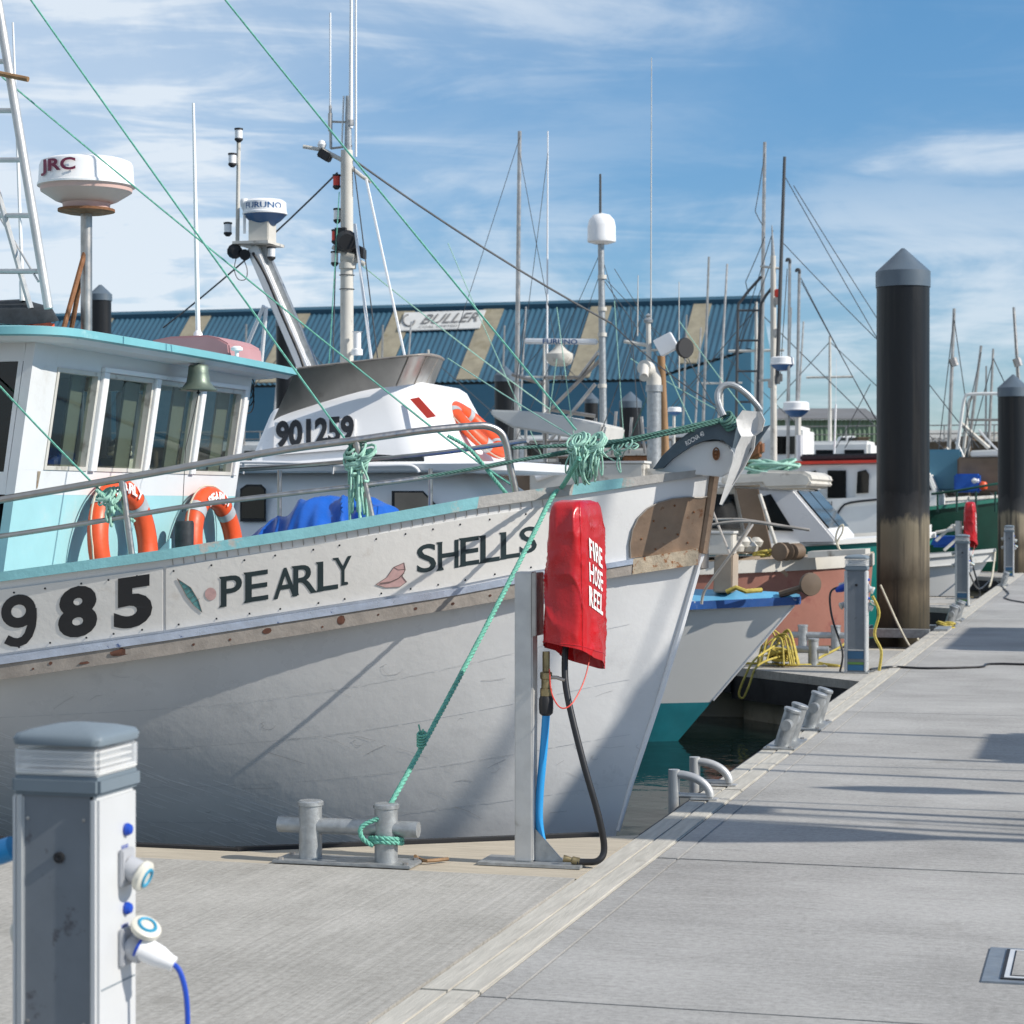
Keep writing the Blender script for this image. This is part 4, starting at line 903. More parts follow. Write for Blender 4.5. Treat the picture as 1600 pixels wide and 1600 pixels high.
sc_m = m.build('glint_streaks', 'painted_glint', boat); sc_m['kind'] = 'stuff'  # water reflections painted as thin pale streaks low on the hull
m = MB()
for i in range(30):
    x = rnd.uniform(60, 960); y = rnd.uniform(1000, 1290); L_ = rnd.uniform(8, 60); sl_ = rnd.uniform(-.7, .5); hstroke(m, [(x, y), (x+L_*.5, y+L_*sl_*.5+rnd.uniform(-3, 3)), (x+L_, y+L_*sl_)], rnd.uniform(.4, .9))
for x, y, s_ in ((420, 1133, 14), (905, 1165, 8), (930, 1183, 7), (1000, 1166, 7), (612, 1045, 18), (560, 1160, 10)):
    for k_ in range(4): hstroke(m, [(x+s_*math.cos(k_+j)*rnd.uniform(.5, 1), y+s_*.5*math.sin(k_+j)) for j in (0, .6, 1.2)], .8)
o_ = m.build('scratch_marks', 'scratch', boat); o_['kind'] = 'stuff'
for f_ in (.22, .42, .62, .80):
    m = MB()
    for x0 in range(-30, 960, 60):
        pts = [(x, lerp(RAILB, x)+(1330-lerp(RAILB, x))*(f_+.06*math.sin(x*.004))) for x in range(x0, x0+56, 18)]; hstroke(m, pts, .6)
    if m.v: m.build('plank_seam', 'scratch_faint', boat)
def onb(px, py, d=.006):          # point on the near bulwark (between sheer and knuckle)
    def at(tab, HB, u_st):
        lo, hi = 0.0, 6.0
        for _ in range(40):
            q = (lo+hi)/2; pp = W(u_st-q, CV-hbf(q, *HB), 0)
            if pxof(pp) > px: lo = q
            else: hi = q
        return W(u_st-q, CV-hbf(q, *HB), ZC-(lerp(tab, px)-HZ)/F*pp.y)
    A, B = at(SHEERB, HB1, uS), at(KNUC, HB2, uK)
    lo, hi = -.2, 1.3
    for _ in range(30):
        t = (lo+hi)/2; q = A.lerp(B, t)
        if pyof(q) < py: lo = t
        else: hi = t
    return q-Wd*d
def patch(mb, poly, d, k=1):
    mb.poly([onb(x, y, d) for x, y in poly])
# name boards, slightly proud
def board(px0, px1, name, t0=.11, t1=.96, lab=None):
    m = MB(); n = 24; r1, r2, r3, r4 = [], [], [], []
    for i in range(n+1):
        x = px0+(px1-px0)*i/n; a, b = lerp(SHEERB, x), lerp(KNUC, x)
        y0, y1 = a+(b-a)*t0, a+(b-a)*t1
        r1.append(onb(x, y0, .012)); r2.append(onb(x, y1, .012)); r3.append(onb(x, y0, .001)); r4.append(onb(x, y1, .001))
    cs = [[r1[i], r2[i], r4[i], r3[i]] for i in range(n+1)]; m.grid(cs, True, True)
    m.mi = 1; st = 50; x = px0+12
    while x < px1-8:
        a, b = lerp(SHEERB, x), lerp(KNUC, x)
        for t in (.17, .90):
            c = onb(x+(8 if t > .5 else 0), a+(b-a)*t, .0125); m.lathe(c, [(.0055, 0), (.005, .002), (.001, .003)], 8, -Wd)
        x += st*random.uniform(.8, 1.2)
    return m.build(name, ['panel_white', 'cloth_dark'], boat, label=lab)
nb1 = board(-120, 256, 'name_board'); nb2 = board(261, 862, 'name_board')
def word(body, quad, bold, par, mt, d=.0145, shear=0, name='lettering'):
    m = MB(); (x0, y0), (x1, y1), (x2, y2), (x3, y3) = quad     # bl br tl tr
    def fn(x, y):
        bx, by = x0+(x1-x0)*x, y0+(y1-y0)*x; tx, ty = x2+(x3-x2)*x, y2+(y3-y2)*x
        return onb(bx+(tx-bx)*y, by+(ty-by)*y, d)
    write(m, body, fn, bold, shear); return m.build(name, mt, par)
def stroke2d(path, w_, fn, mb):
    n = len(path); L_, R_ = [], []
    for i, (x, y) in enumerate(path):
        a, b = path[max(0, i-1)], path[min(n-1, i+1)]; dx, dy = b[0]-a[0], (b[1]-a[1])*1.4; l_ = math.hypot(dx, dy); nx, ny = -dy/l_, dx/l_
        L_.append(fn(x+nx*w_/2, y+ny*w_/2/1.4)); R_.append(fn(x-nx*w_/2, y-ny*w_/2/1.4))
    mb.grid([L_, R_])
def nine(x, y): return onb(4+58*x, 1013-5*x-81*y, .0145)
m = MB(); stroke2d([(.47+.335*math.cos(R(a)), .69+.225*math.sin(R(a))) for a in range(0, 361, 15)], .27, nine, m)
stroke2d([(.84, .72), (.845, .55), (.82, .38), (.74, .22), (.62, .12), (.46, .085), (.30, .105), (.14, .17)], .24, lambda x, y: nine(x, y)-Wd*.0006, m)
m.build('lettering', 'black_paint', nb1)
for ch, x0, x1, y0, y1 in (('8', 93, 154, 916, 996), ('5', 180, 240, 901, 981)):
    word(ch, ((x0, y1+4), (x1, y1-5), (x0, y0+4), (x1, y0-5)), .045, nb1, 'black_paint')
for ch, x0, x1, y0, y1, bl in (('P', 347, 380, 899, 946, .012), ('E', 385, 421, 892, 939, .010), ('A', 429, 466, 887, 934, .010), ('R', 460, 497, 882, 928, .010), ('L', 498, 530, 876, 922, .010), ('Y', 524, 551, 870, 914, .010),
        ('S', 653, 683, 850, 894, .010), ('H', 686, 718, 845, 889, .010), ('E', 721, 750, 839, 883, .010), ('L', 752, 782, 835, 878, .010), ('L', 784, 814, 830, 872, .010), ('S', 813, 840, 823, 864, .010)):
    sl_ = (x1-x0)*.15/2
    word(ch, ((x0, y1+sl_), (x1, y1-sl_), (x0, y0+sl_), (x1, y0-sl_)), bl, nb2, 'green_black')
    if ch in 'PRLHEY':       # small serifs
        q = [(x0-3, y1+sl_+1), (x0+9, y1+sl_-1), (x0+8, y1+sl_-5), (x0+1, y1+sl_-5)]
        m = MB(); m.poly([onb(x+(13 if ch == 'Y' else 0), y-(2 if ch == 'Y' else 0), .0148) for x, y in q]); m.build('serif', 'green_black', nb2); m = MB()
        m.poly([onb(x, y, .0148) for x, y in [(x0-3, y0+sl_), (x0+7, y0+sl_-1), (x0+6, y0+sl_+4), (x0-1, y0+sl_+3)]])
        m.build('serif', 'green_black', nb2)
# shell paintings
m = MB(); patch(m, [(279, 904), (300, 918), (312, 938), (318, 957), (305, 946), (294, 932)], .0142); sp_ = m.build('painted_shell', 'pearl_teal', nb2)
m = MB()
for i in range(6):
    t = i/6+.08; a_, b_ = (279+t*26, 904+t*42), (279+t*38, 904+t*34); m.tube([onb(*a_, .0150), onb(*b_, .0150)], .0012, 4)
m.tube([onb(x, y, .0150) for x, y in [(279, 904), (300, 918), (312, 938), (318, 957), (305, 946), (294, 932), (279, 904)]], .0012, 4); m.build('outline', 'pearl_line', sp_)
m = MB(); patch(m, [(331+9*math.cos(R(a)), 928+10*math.sin(R(a))) for a in range(0, 360, 24)], .0142); m.build('painted_pearl', 'pearl_pink', nb2)
shp = [(589, 913), (606, 902), (617, 886), (633, 879), (635, 890), (630, 900), (637, 909), (626, 917), (604, 918)]
m = MB(); patch(m, shp, .0142); sp_ = m.build('painted_shell', 'pearl_pink', nb2)
m = MB(); m.tube([onb(x, y, .0152) for x, y in shp+shp[:1]], .0014, 4); m.tube([onb(x, y, .0152) for x, y in [(596, 911), (612, 909), (625, 903), (633, 895)]], .003, 4); m.tube([onb(x, y, .0152) for x, y in [(617, 886), (624, 890), (635, 889)]], .0012, 4); m.build('outline', 'pearl_line', sp_)
# worn plank ends above the name board
m = MB()
for x in range(270, 860, 17):
    a = lerp(SHEERB, x); m.tube([onb(x, a+1, .004), onb(x+1, a+10, .004)], .0018, 4)
m.build('plank_seams', 'rub_brown', hull)
# bronze anchor plate
m = MB(); hp = [(986, 872), (985, 850), (989, 828), (998, 809), (1012, 795), (1030, 785), (1052, 779), (1075, 777), (1096, 778), (1109, 776), (1106, 800), (1102, 825), (1098, 850), (1096, 856), (1060, 862), (1020, 868)]
n = len(hp); fr = [onb(x, y, .010) for x, y in hp]; bk = [onb(x, y, .0) for x, y in hp]; m.add(fr+bk, [tuple(range(n))]+[(i, (i+1) % n, n+(i+1) % n, n+i) for i in range(n)])
bp_ = m.build('anchor_plate', 'bronze', boat)
m = MB(); m.tube([onb(x, y, .012) for x, y in hp[:10]], .004, 6); m.build('plate_edge', 'rub_brown', bp_)
m = MB()
for x, y in ((1003, 842), (1022, 814), (1055, 790), (1025, 858), (1075, 848), (1085, 800), (1040, 825), (1060, 835)): m.lathe(onb(x, y, .011), [(.006, 0), (.004, .004), (.001, .005)], 7, -Wd)
m.build('plate_screws', 'rust', bp_)

# pulpit rail
def railp(px, py, off=.10):
    # above the sheer, a little inboard
    lo, hi = 0.0, 6.0
    for _ in range(40):
        q = (lo+hi)/2; pp = W(uS-q, CV-hbf(q, *HB1)+off, 0)
        if pxof(pp) > px: lo = q
        else: hi = q
    return W(uS-q, CV-hbf(q, *HB1)+off, ZC-(py-HZ)/F*pp.y)
rl = None
m = MB(); m.tube(smooth([railp(x, y) for x, y in ((-90, 797), (0, 781), (150, 755), (300, 728), (450, 702), (560, 687), (660, 673), (735, 666), (762, 666), (782, 676), (791, 695), (797, 728), (806, 770))], 5), .0185, 12); m.build('pulpit_rail', 'steel', boat)
m = MB(); m.tube(smooth([railp(x, y) for x, y in ((-90, 847), (0, 838), (150, 815), (300, 790), (430, 774), (560, 759), (650, 748), (740, 733), (794, 722))], 5), .0125, 10); m.build('pulpit_rail', 'steel', boat)
for a in (((190, 750), (206, 868)), ((556, 690), (582, 815))):
    m = MB(); m.tube([railp(*a[0]), railp(*a[1])], .0165, 10); m.lathe(railp(*a[1])-UP*.01, [(.04, 0), (.04, .008)], 12); m.build('stanchion', 'steel', boat)
# far side rail seen through
m = MB(); m.tube(smooth([W(u, CV+hbf(uS-u, *HB1)-.1, z) for u, z in ((-6.5, 1.72), (-5.2, 1.76), (-4, 1.83), (-3.2, 1.9))], 5), .014, 8)
for u in (-6.2, -5, -3.9): m.tube([W(u, CV+hbf(uS-u, *HB1)-.1, 1.75), W(u, CV+hbf(uS-u, *HB1)-.1, 1.25)], .014, 8)
m.build('far_rail', 'steel', boat)
# bow roller cheeks
ck_ = [(1022, 736), (1040, 718), (1060, 706), (1080, 696), (1100, 690), (1122, 689), (1138, 695), (1146, 708), (1146, 724), (1140, 738), (1128, 745), (1113, 744)]
for v_, nm in ((CV-.11, 'bow_cheek'), (CV+.09, 'bow_cheek')):
    m = MB(); m.prism([PV(x, y, v_) for x, y in ck_], Wd*.022); c_ = m.build(nm, 'white_paint', boat, bevel=.004)
    if v_ < CV:
        m = MB()
        for x, y in ((1119, 708), (1119, 714)): m.lathe(PV(x, y, v_), [(.016, 0), (.016, .008), (.006, .02)], 8, -Wd)
        m.tube(ell(PV(1119, 709, v_-.02), N*.016, UP*.03, 12)[:-1], .004, 5, closed=True); m.build('roller_bolt', 'rust', c_)
m = MB(); m.tube([W(uS-.02+.05, CV-.08, PV(1125, 712, CV).z), W(uS-.02+.05, CV+.08, PV(1125, 712, CV).z)], .04, 14); m.build('bow_roller', 'black_rubber', boat)

# wheelhouse
UWF = -5.185; WV0, WV1 = 9.60, 12.37
def wf_(v, z): return W(UWF+(z-1.6)*.155, v, z)          # leaning front plane
zb_, zt_ = .70, 2.33; wz0, wz1 = 1.712, 2.225
def vof(px):    return UWF/ratio(px)
wins = [(9.86, 10.33), (10.42, 10.99), (11.06, 11.62), (11.69, 12.25)]
m = MB(); th = .05
vs_ = [WV0]+[x for w_ in wins for x in w_]+[WV1]
def fslab(mb, v0, v1, z0, z1, d0=0.0, d1=None):
    d1 = th if d1 is None else d1
    mb.hexa([wf_(v0, z0)-N*d1, wf_(v0, z0)+N*d0, wf_(v1, z0)+N*d0, wf_(v1, z0)-N*d1, wf_(v0, z1)-N*d1, wf_(v0, z1)+N*d0, wf_(v1, z1)+N*d0, wf_(v1, z1)-N*d1])
m.mi = 1; fslab(m, WV0, WV1, zb_, 1.588)
m.mi = 0; fslab(m, WV0, WV1, 1.5882, wz0); fslab(m, WV0, WV1, wz1, zt_)
for i in range(0, len(vs_), 2): fslab(m, vs_[i], vs_[i+1], wz0+.0002, wz1-.0002)
# near side wall with window opening, far side, back, roof
ub = -8.6
m.mi = 2; m.box(ub, UWF-.14-.001, WV0-.0, WV0+.05, zb_, 1.588)
m.mi = 0
def sidewall(v0, v1):
    a = UWF-.05
    m.hexa([W(ub, v0, 1.5885), W(a-.002, v0, 1.5885), W(a-.002, v1, 1.5885), W(ub, v1, 1.5885), W(ub, v0, 1.70), W(a+.012, v0, 1.70), W(a+.012, v1, 1.70), W(ub, v1, 1.70)])
    m.hexa([W(ub, v0, 2.2401), W(a+.1, v0, 2.2401), W(a+.1, v1, 2.2401), W(ub, v1, 2.2401), W(ub, v0, zt_), W(a+.11, v0, zt_), W(a+.11, v1, zt_), W(ub, v1, zt_)])
    m.hexa([W(-5.245, v0, 1.7001), W(a+.012, v0, 1.7001), W(a+.012, v1, 1.7001), W(-5.245, v1, 1.7001), W(-5.165, v0, 2.24), W(a+.095, v0, 2.24), W(a+.095, v1, 2.24), W(-5.165, v1, 2.24)])
    m.box(-6.6, -6.2, v0, v1, 1.7001, 2.24); m.box(ub, -7.6, v0, v1, 1.7001, 2.24)
sidewall(WV0, WV0+.05); sidewall(WV1-.05, WV1)
m.box(ub, UWF-.06, WV1-.05, WV1, zb_, 1.588); m.box(ub, ub+.05, WV0+.051, WV1-.051, zb_, 1.0); m.box(ub, ub+.05, WV0+.051, 10.4, 1.001, zt_); m.box(ub, ub+.05, 11.5, WV1-.051, 1.001, zt_)
wh = m.build('wheelhouse', ['white_paint', 'aqua_light', 'aqua'], boat)
for a, c in wins:
    m = MB(); e_ = .022
    fslab(m, a, a+e_, wz0+.001, wz1-.001, .006, .045); fslab(m, c-e_, c, wz0+.001, wz1-.001, .006, .045); fslab(m, a+e_+.0004, c-e_-.0004, wz0+.001, wz0+e_, .006, .045); fslab(m, a+e_+.0004, c-e_-.0004, wz1-e_, wz1-.001, .006, .045)
    wi = m.build('window_frame', 'off_white', wh)
    m = MB(); fslab(m, a+.01, c-.01, wz0+.01, wz1-.01, -.028, .030); m.build('pane', 'glass', wi)
# raised strips round the window band, catching the sun
m = MB(); fslab(m, 10.34, 12.29, wz1+.004, wz1+.028, .024, 0); fslab(m, 10.345, 10.41, wz0, wz1+.003, .022, 0); fslab(m, 10.995, 11.055, wz0, wz1+.003, .020, 0); fslab(m, 11.625, 11.685, wz0, wz1+.003, .020, 0); fslab(m, 12.256, 12.30, wz0, wz1+.003, .020, 0); m.build('window_trim', 'clean_white', wh, bevel=.003)
m = MB(); m.prism([W(-6.19, WV0+.02, 1.70), W(-5.24, WV0+.02, 1.70), W(-5.16, WV0+.02, 2.24), W(-6.19, WV0+.02, 2.24)], Wd*.006); m.box(-7.6, -6.61, WV0+.02, WV0+.026, 1.70, 2.24); m.build('side_pane', 'glass_dark', wh)
m = MB(); m.prism([W(-6.19, WV1-.026, 1.70), W(-5.24, WV1-.026, 1.70), W(-5.16, WV1-.026, 2.24), W(-6.19, WV1-.026, 2.24)], Wd*.006); m.box(-7.6, -6.61, WV1-.026, WV1-.02, 1.70, 2.24); m.build('side_pane', 'glass', wh)
# interior
m = MB(); m.box(ub+.06, UWF-.08, WV0+.06, WV1-.06, .9, .95); m.mi = 1; m.box(-5.75, -5.32, WV0+.06, WV1-.06, .951, 1.66); m.build('interior_dash', ['dark_inside', 'dark_inside'], wh)
m = MB()
for a, c in wins: fslab(m, a+(c-a)*.68, c-.005, wz0-.0, wz1, -.075, .09)
m.build('olive_panel', 'inside_olive', wh)  # flat olive panel behind the far part of each pane
m = MB(); m.obox(W(-5.5, 11.35, 1.75), N*.09, Wd*.17, UP*.05); m.lathe(W(-5.5, 11.42, 1.80), [(.06, 0), (.08, .05), (.05, .12)], 12); m.build('instrument', 'off_white', wh, bevel=.02)
m = MB(); m.obox(W(-5.5, 10.72, 1.70), N*.09, Wd*.14, UP*.04); m.lathe(W(-5.52, 10.78, 1.72), [(.05, 0), (.07, .05), (.02, .1)], 9); m.lathe(W(-5.5, 10.62, 1.72), [(.05, 0), (.04, .06), (.01, .08)], 9); m.build('instrument', 'cloth_dark', wh)
m = MB(); m.obox(W(-5.6, 11.75, 1.98), N*.05, Wd*.08, UP*.22); m.build('radio', 'clean_white', wh, bevel=.01)
# rust run
m = MB(); m.add([wf_(9.80, 1.705)+N*.002, wf_(9.835, 1.705)+N*.002, wf_(9.825, 1.62)+N*.002, wf_(9.812, 1.62)+N*.002], [(0, 1, 2, 3)]); m.build('rust_stain', 'rusty_strip', wh)
# roof with visor
def roofring(e, z0, zf):      # outline of the roof: aft corners, curved forward edge
    pts = [W(ub-.1, WV0-.2+e, z0)]
    for i in range(5):
        a = R(90*i/4); pts.append(W(-5.15+.28*math.sin(a)-e, WV0-.2+.28*(1-math.cos(a))+e, z0+(zf-z0)*1))
    for i in range(9):
        t = i/8; pts.append(W(-4.87-e+.04*math.sin(t*math.pi), WV0+.12+(WV1-WV0+.1)*t, zf+(-.02)*t))
    for i in range(5):
        a = R(90*i/4); pts.append(W(-5.15+.28*math.cos(a)-e, WV1+.0+.28*math.sin(a)*.8+.05-e, zf-.02))
    pts.append(W(ub-.1, WV1+.27-e, z0)); return pts
r_lo, r_hi = roofring(0, 2.36, 2.36), roofring(0, 2.395, 2.395)
m = MB(); m.grid([roofring(.03, 2.352, 2.352), roofring(0, 2.358, 2.358), r_hi, roofring(.03, 2.402, 2.402)], True); rf = m.build('roof_edge', 'aqua', boat)
m = MB(); inn = roofring(.06, 2.3305, 2.3305)
m.grid([roofring(.031, 2.353, 2.353), inn], True); m.poly(inn); m.build('visor_underside', 'white_paint', rf)
m = MB(); m.grid([roofring(.03, 2.402, 2.402), roofring(.5, 2.44, 2.44)], True); m.poly(roofring(.5, 2.44, 2.44)); m.build('roof', 'aqua_light', boat)
# dusty pink hatch on the roof, far side
m = MB(); m.prism([PV(x, y, 12.3) for x, y in ((285, 556), (290, 541), (320, 535), (375, 533), (392, 537), (408, 546), (411, 575), (285, 575))], -Wd*.5); m.build('roof_locker', 'pink_dusty', boat, bevel=.01)
m = MB(); m.lathe(W(-4.93, 11.78, 2.40), [(.012, 0), (.012, .03), (.035, .035), (.035, .05), (.02, .06)], 12); m.build('roof_vent', 'clean_white', boat)
# radar JRC
RU, RV = -5.45, 10.85; rc = PV(135, 330, RV); ru = UV(rc)[0]; rc = W(ru, RV, 0); Yr = rc.y
def zr_(py): return ZC-(py-HZ)/F*Yr
m = MB(); m.tube([W(ru, RV, 2.42), W(ru, RV, zr_(330))], .032, 16)
rm = m.build('radar_mast', 'dull_steel', boat)
for px1 in (96, 108):
    m = MB(); b_ = PV(px1, 500, RV+(.1 if px1 > 100 else -.25)); m.tube([W(*UV(b_), 2.44), W(ru, RV, zr_(385))], .014, 8); m.build('mast_brace', 'rust', rm)
m = MB(); m.lathe(W(ru, RV, 0), [(.11, zr_(334)), (.155, zr_(331)), (.155, zr_(327)), (.02, zr_(326))], 24); m.build('radar_flange', 'rust', rm)
Rr = 75/F*Yr
m = MB(); m.lathe(W(ru, RV, 0), [(.125, zr_(327)), (.13, zr_(318)), (.17, zr_(314)), (Rr*.94, zr_(300)), (Rr*.955, zr_(294)), (Rr*1.01, zr_(292)), (Rr*1.01, zr_(289)), (Rr*.985, zr_(286)), (Rr*.965, zr_(260)), (Rr*.93, zr_(254)), (Rr*.8, zr_(250)), (Rr*.4, zr_(247)), (.01, zr_(246))], 56); m.m = [1 if i_ < 56*5 else 0 for i_ in range(len(m.f))]; rd = m.build('radome', ['clean_white', 'pink_base'], rm, smooth_deg=30)
m = MB()
cen = W(ru, RV, 0); rr_ = Rr*.980+.007
def cyl(x, y):
    a = math.atan2(-cen.y, -cen.x); px_ = 73+(133-73)*x; ang = math.asin(max(-1, min(1, (px_-135)/F*Yr/rr_)))
    d = Vector((math.sin(ang), -math.cos(ang), 0)); return cen+d*rr_+UP*(zr_(282)+(zr_(257)-zr_(282))*y)
write(m, 'JRC', cyl, .03); m.build('lettering', 'jrc_red', rd)
# bell
bc = PV(310, 566, 11.45); bu = -4.90; bc = PU(310, 570, bu)
m = MB(); m.lathe(bc, [(.001, .005), (.045, 0), (.055, -.01), (.058, -.05), (.066, -.095), (.088, -.125), (.105, -.138), (.103, -.143), (.08, -.135), (.05, -.10), (.01, -.05)], 28); bl_ = m.build('bell', 'bell_green', boat, smooth_deg=60)
m = MB(); m.tube([bc, bc+UP*.05], .008, 6); m.tube([bc-UP*.06, bc-UP*.15], .005, 6); m.lathe(bc-UP*.165, [(.001, 0), (.012, .01), (.001, .022)], 8); m.tube([bc-UP*.165, PU(290, 700, bu), PU(285, 800, bu)], .0025, 4); m.build('clapper', 'black_rubber', bl_)
# whip aerials, cable loops
def whip(px0, y0, px1, y1, v, r, par, mt='clean_white', base=True):
    m = MB(); a, b = PV(px0, y0, v), PV(px1, y1, v); m.tube([a, a.lerp(b, .5), b], [r, r*.85, r*.55], 8)
    if base: m.lathe(a, [(r*1.8, 0), (r*1.8, .10), (r, .12)], 10, (b-a))
    return m.build('whip_aerial', mt, par)
whip(310, 548, 302, 161, 11.9, .015, boat); whip(36, 470, 20, 35, 10.4, .010, boat)
m = MB()
for i in range(4):
    c = PV(388, 600+i*9, 12.5); m.tube(ell(c, N*.03+Wd*.02, UP*(.045+.01*i), 12)[:-1], .004, 5, closed=True)
m.tube([PV(388, 560, 12.5), PV(386, 640, 12.5)], .012, 6); m.build('cable_coil', 'black_rubber', boat)
# ladder mast at the left edge
lm = [((-6, -10), (76, 480)), ((-75, 0), (-30, 480))]
va, vb = 10.15, 10.6
A0, A1 = PV(-4, 0, va), PV(76, 482, va); B0, B1 = PV(-70, 0, vb), PV(-22, 482, vb)
m = MB(); m.tube([A1, A0+(A0-A1)*.25], .024, 12); am = m.build('ladder_mast', 'aluminium', boat)
m = MB(); m.tube([B1, B0+(B0-B1)*.25], .024, 12); m.build('mast_leg', 'aluminium', am)
for t in (.12, .3, .48, .64, .8):
    m = MB(); m.tube([A1.lerp(A0, t), B1.lerp(B0, t)], .014, 8); m.build('rung', 'aluminium', am)
m = MB(); m.tube([PV(-10, 277, va+.2), PV(48, 482, va+.2)], .016, 8); m.tube([PV(-6, 330, vb), PV(60, 440, va)], .006, 6); m.build('mast_brace', 'aluminium', am)
m = MB(); m.tube([PV(-10, 113, va-.05), PV(44, 124, va-.05)], .014, 8); m.build('spreader', 'wood_pole', am)
# dark cover and orange float on the roof
cvr = thing('dark_cover', 'black canvas cover on the nearest boat roof at the left edge', 'cover', PV(30, 515, 10.5))
m = MB(); rows = []
for i in range(13):
    t = i/12; x = -60+t*152; 
    yt = lerp([(-60, 472), (0, 469), (40, 467), (60, 475), (80, 478), (90, 486), (92, 500)], x); yb = lerp([(-60, 512), (0, 510), (60, 506), (85, 503), (92, 501)], x)
    rows.append([PV(x, yb+(yt-yb)*s_, 10.3+.8*w_) for s_, w_ in ((0, 0), (.6, .02), (.95, .15), (1, .4), (.98, .7), (.7, .95), (0, 1))])
m.grid(rows, False); m.build('canvas', 'cloth_dark', cvr, smooth_deg=80)
m = MB(); m.obox(W(*UV(PV(35, 505, 10.7)), 2.50), N*.13, Wd*.14, UP*.05); m.build('support_block', 'buoy_orange', cvr, bevel=.02)

# lifebuoys on the wheelhouse front
def lifebuoy(lb, c, ax, up, Ro=.34, r=.055, text=None, group='orange lifebuoys'):
    ax = ax.normalized(); up = (up-ax*up.dot(ax)).normalized(); rt = up.cross(ax).normalized(); Rm = Ro-r
    t = thing('lifebuoy', lb, 'lifebuoy', c-up*Ro, group)
    m = MB(); n = 64
    rows = []
    def tor(a, b, rr): return c+(rt*math.cos(a)+up*math.sin(a))*(Rm+rr*math.cos(b))+ax*rr*.85*math.sin(b)
    m.grid([[tor(2*math.pi*i/n, 2*math.pi*j/18, r) for j in range(18)] for i in range(n+1)], True); m.build('ring', 'buoy_orange', t, smooth_deg=80)
    for a0 in (45, 135, 225, 315):
        m = MB(); m.grid([[tor(R(a0-6+i*2), 2*math.pi*j/18, r+.003) for j in range(18)] for i in range(7)], True); m.build('reflective_band', 'buoy_tape', t, smooth_deg=80)
    m = MB(); pts = []
    for i in range(72):
        a = R(i*5); k_ = abs(math.sin(a*2)) ; pts.append(c+(rt*math.cos(a)+up*math.sin(a))*(Ro+.004+.025*k_)-UP*.012*k_)
    m.tube(pts, .005, 5, closed=True); m.build('grab_line', 'rope_cream', t)
    if text:
        m = MB(); write(m, text, lambda x, y: tor(R(112-60*x), R(95-60*(1-y)+ -20), r+.004) if False else c+(rt*math.cos(R(118-62*x))+up*math.sin(R(118-62*x)))*(Rm-.030+.058*y)+ax*(r*.85+.011-.008*abs(y-.5)*2), .03); m.build('lettering', 'sign_white', t)
        m = MB(); write(m, 'SHELLS', lambda x, y: c+(rt*math.cos(R(-48-62*(1-x)))+up*math.sin(R(-48-62*(1-x))))*(Rm+.030-.058*(1-y) if False else Rm-.028+.056*(1-y))+ax*(r*.85+.011-.008*abs(y-.5)*2), .03); m.build('lettering', 'sign_white', t)
    return t
uf = UWF+.10
c1_ = PU(193, 851, uf); c2_ = PU(335, 856, uf)
lifebuoy('orange lifebuoy in the left aqua holder on the PEARLY SHELLS wheelhouse', c1_, N+UP*.1, UP, .36, .062, 'PEARLY')
lifebuoy('orange lifebuoy in the right aqua holder on the PEARLY SHELLS wheelhouse, beside the black tube', c2_, N+UP*.1, UP, .36, .062, 'PEARLY')
for c_ in (c1_, c2_):
    m = MB(); v0 = UV(c_)[1]
    for s_ in (-1, 1):
        m.prism([W(UWF-.02, v0+s_*.16-.012, .9), W(UWF+.30, v0+s_*.16-.012, .98), W(UWF+.30, v0+s_*.16-.012, 1.36 if s_ > 0 else 1.2), W(UWF+.24, v0+s_*.16-.012, 1.30), W(UWF+.0, v0+s_*.16-.012, 1.12)], Wd*.024)
    m.build('buoy_holder', 'aqua_light', boat, bevel=.004)
m = MB(); m.lathe(PU(288, 862, UWF+.1), [(.05, -.1), (.055, .16), (.05, .175)], 16); m.build('black_tube', 'cloth_dark', boat)
# blue tarp heap
tp = MB(); base = PV(505, 850, 11.9); bu_, bv_ = UV(base)
rows = []
for i in range(61):
    t = i/60; ring = []
    x = 404+(617-404)*t; hy = lerp([(0, 838), (.1, 815), (.25, 787), (.4, 770), (.55, 764), (.7, 766), (.85, 775), (.95, 790), (1, 805)], t)
    for j in range(41):
        s_ = j/40; v = 11.2+1.3*s_; pt = PV(x, hy, 11.85); zz = .80+(pt.z-.80)*math.sin(math.pi*min(1, max(0, s_)))**.45
        u_ = UV(pt)[0]; zz += mnoise.noise(Vector((x*.021, s_*3, 0)))*.05-abs(mnoise.noise(Vector((x*.03+s_*1.5, s_*2.5, 4))))*.16
        ring.append(W(u_, v, zz))
    rows.append(ring)
tp.grid(rows); one('blue_tarpaulin', 'crumpled blue tarpaulin heap on the PEARLY SHELLS foredeck', 'tarpaulin', tp, 'tarp_blue', W(bu_, bv_, .8), smooth_deg=80)
# anchor in the bow roller
an = thing('anchor', 'grey spade anchor with curved roll bar lying in the bow roller of PEARLY SHELLS', 'anchor', PV(1125, 700, CV))
sh_top = [(1020, 733), (1035, 712), (1055, 692), (1078, 674), (1100, 661), (1120, 656), (1138, 659), (1150, 668)]
sh_bot = [(1036, 731), (1050, 717), (1066, 706), (1082, 696), (1098, 689), (1114, 686), (1130, 688), (1143, 700)]
m = MB(); v0, v1 = CV-.135, CV-.112
rows = [[PV(*a, CV-.035), PV(*a, CV+.035), PV(*b_, CV+.035), PV(*b_, CV-.035)] for a, b_ in zip(sh_top, sh_bot)]
v0 = CV-.150
rows = [[PV(*a, v0), PV(*a, v0)+Wd*.25, PV(*b_, v0)+Wd*.25, PV(*b_, v0)] for a, b_ in zip(sh_top, sh_bot)]
m.grid(rows, True, True); sk_ = m.build('shank', 'shank_blue', an, smooth_deg=50)
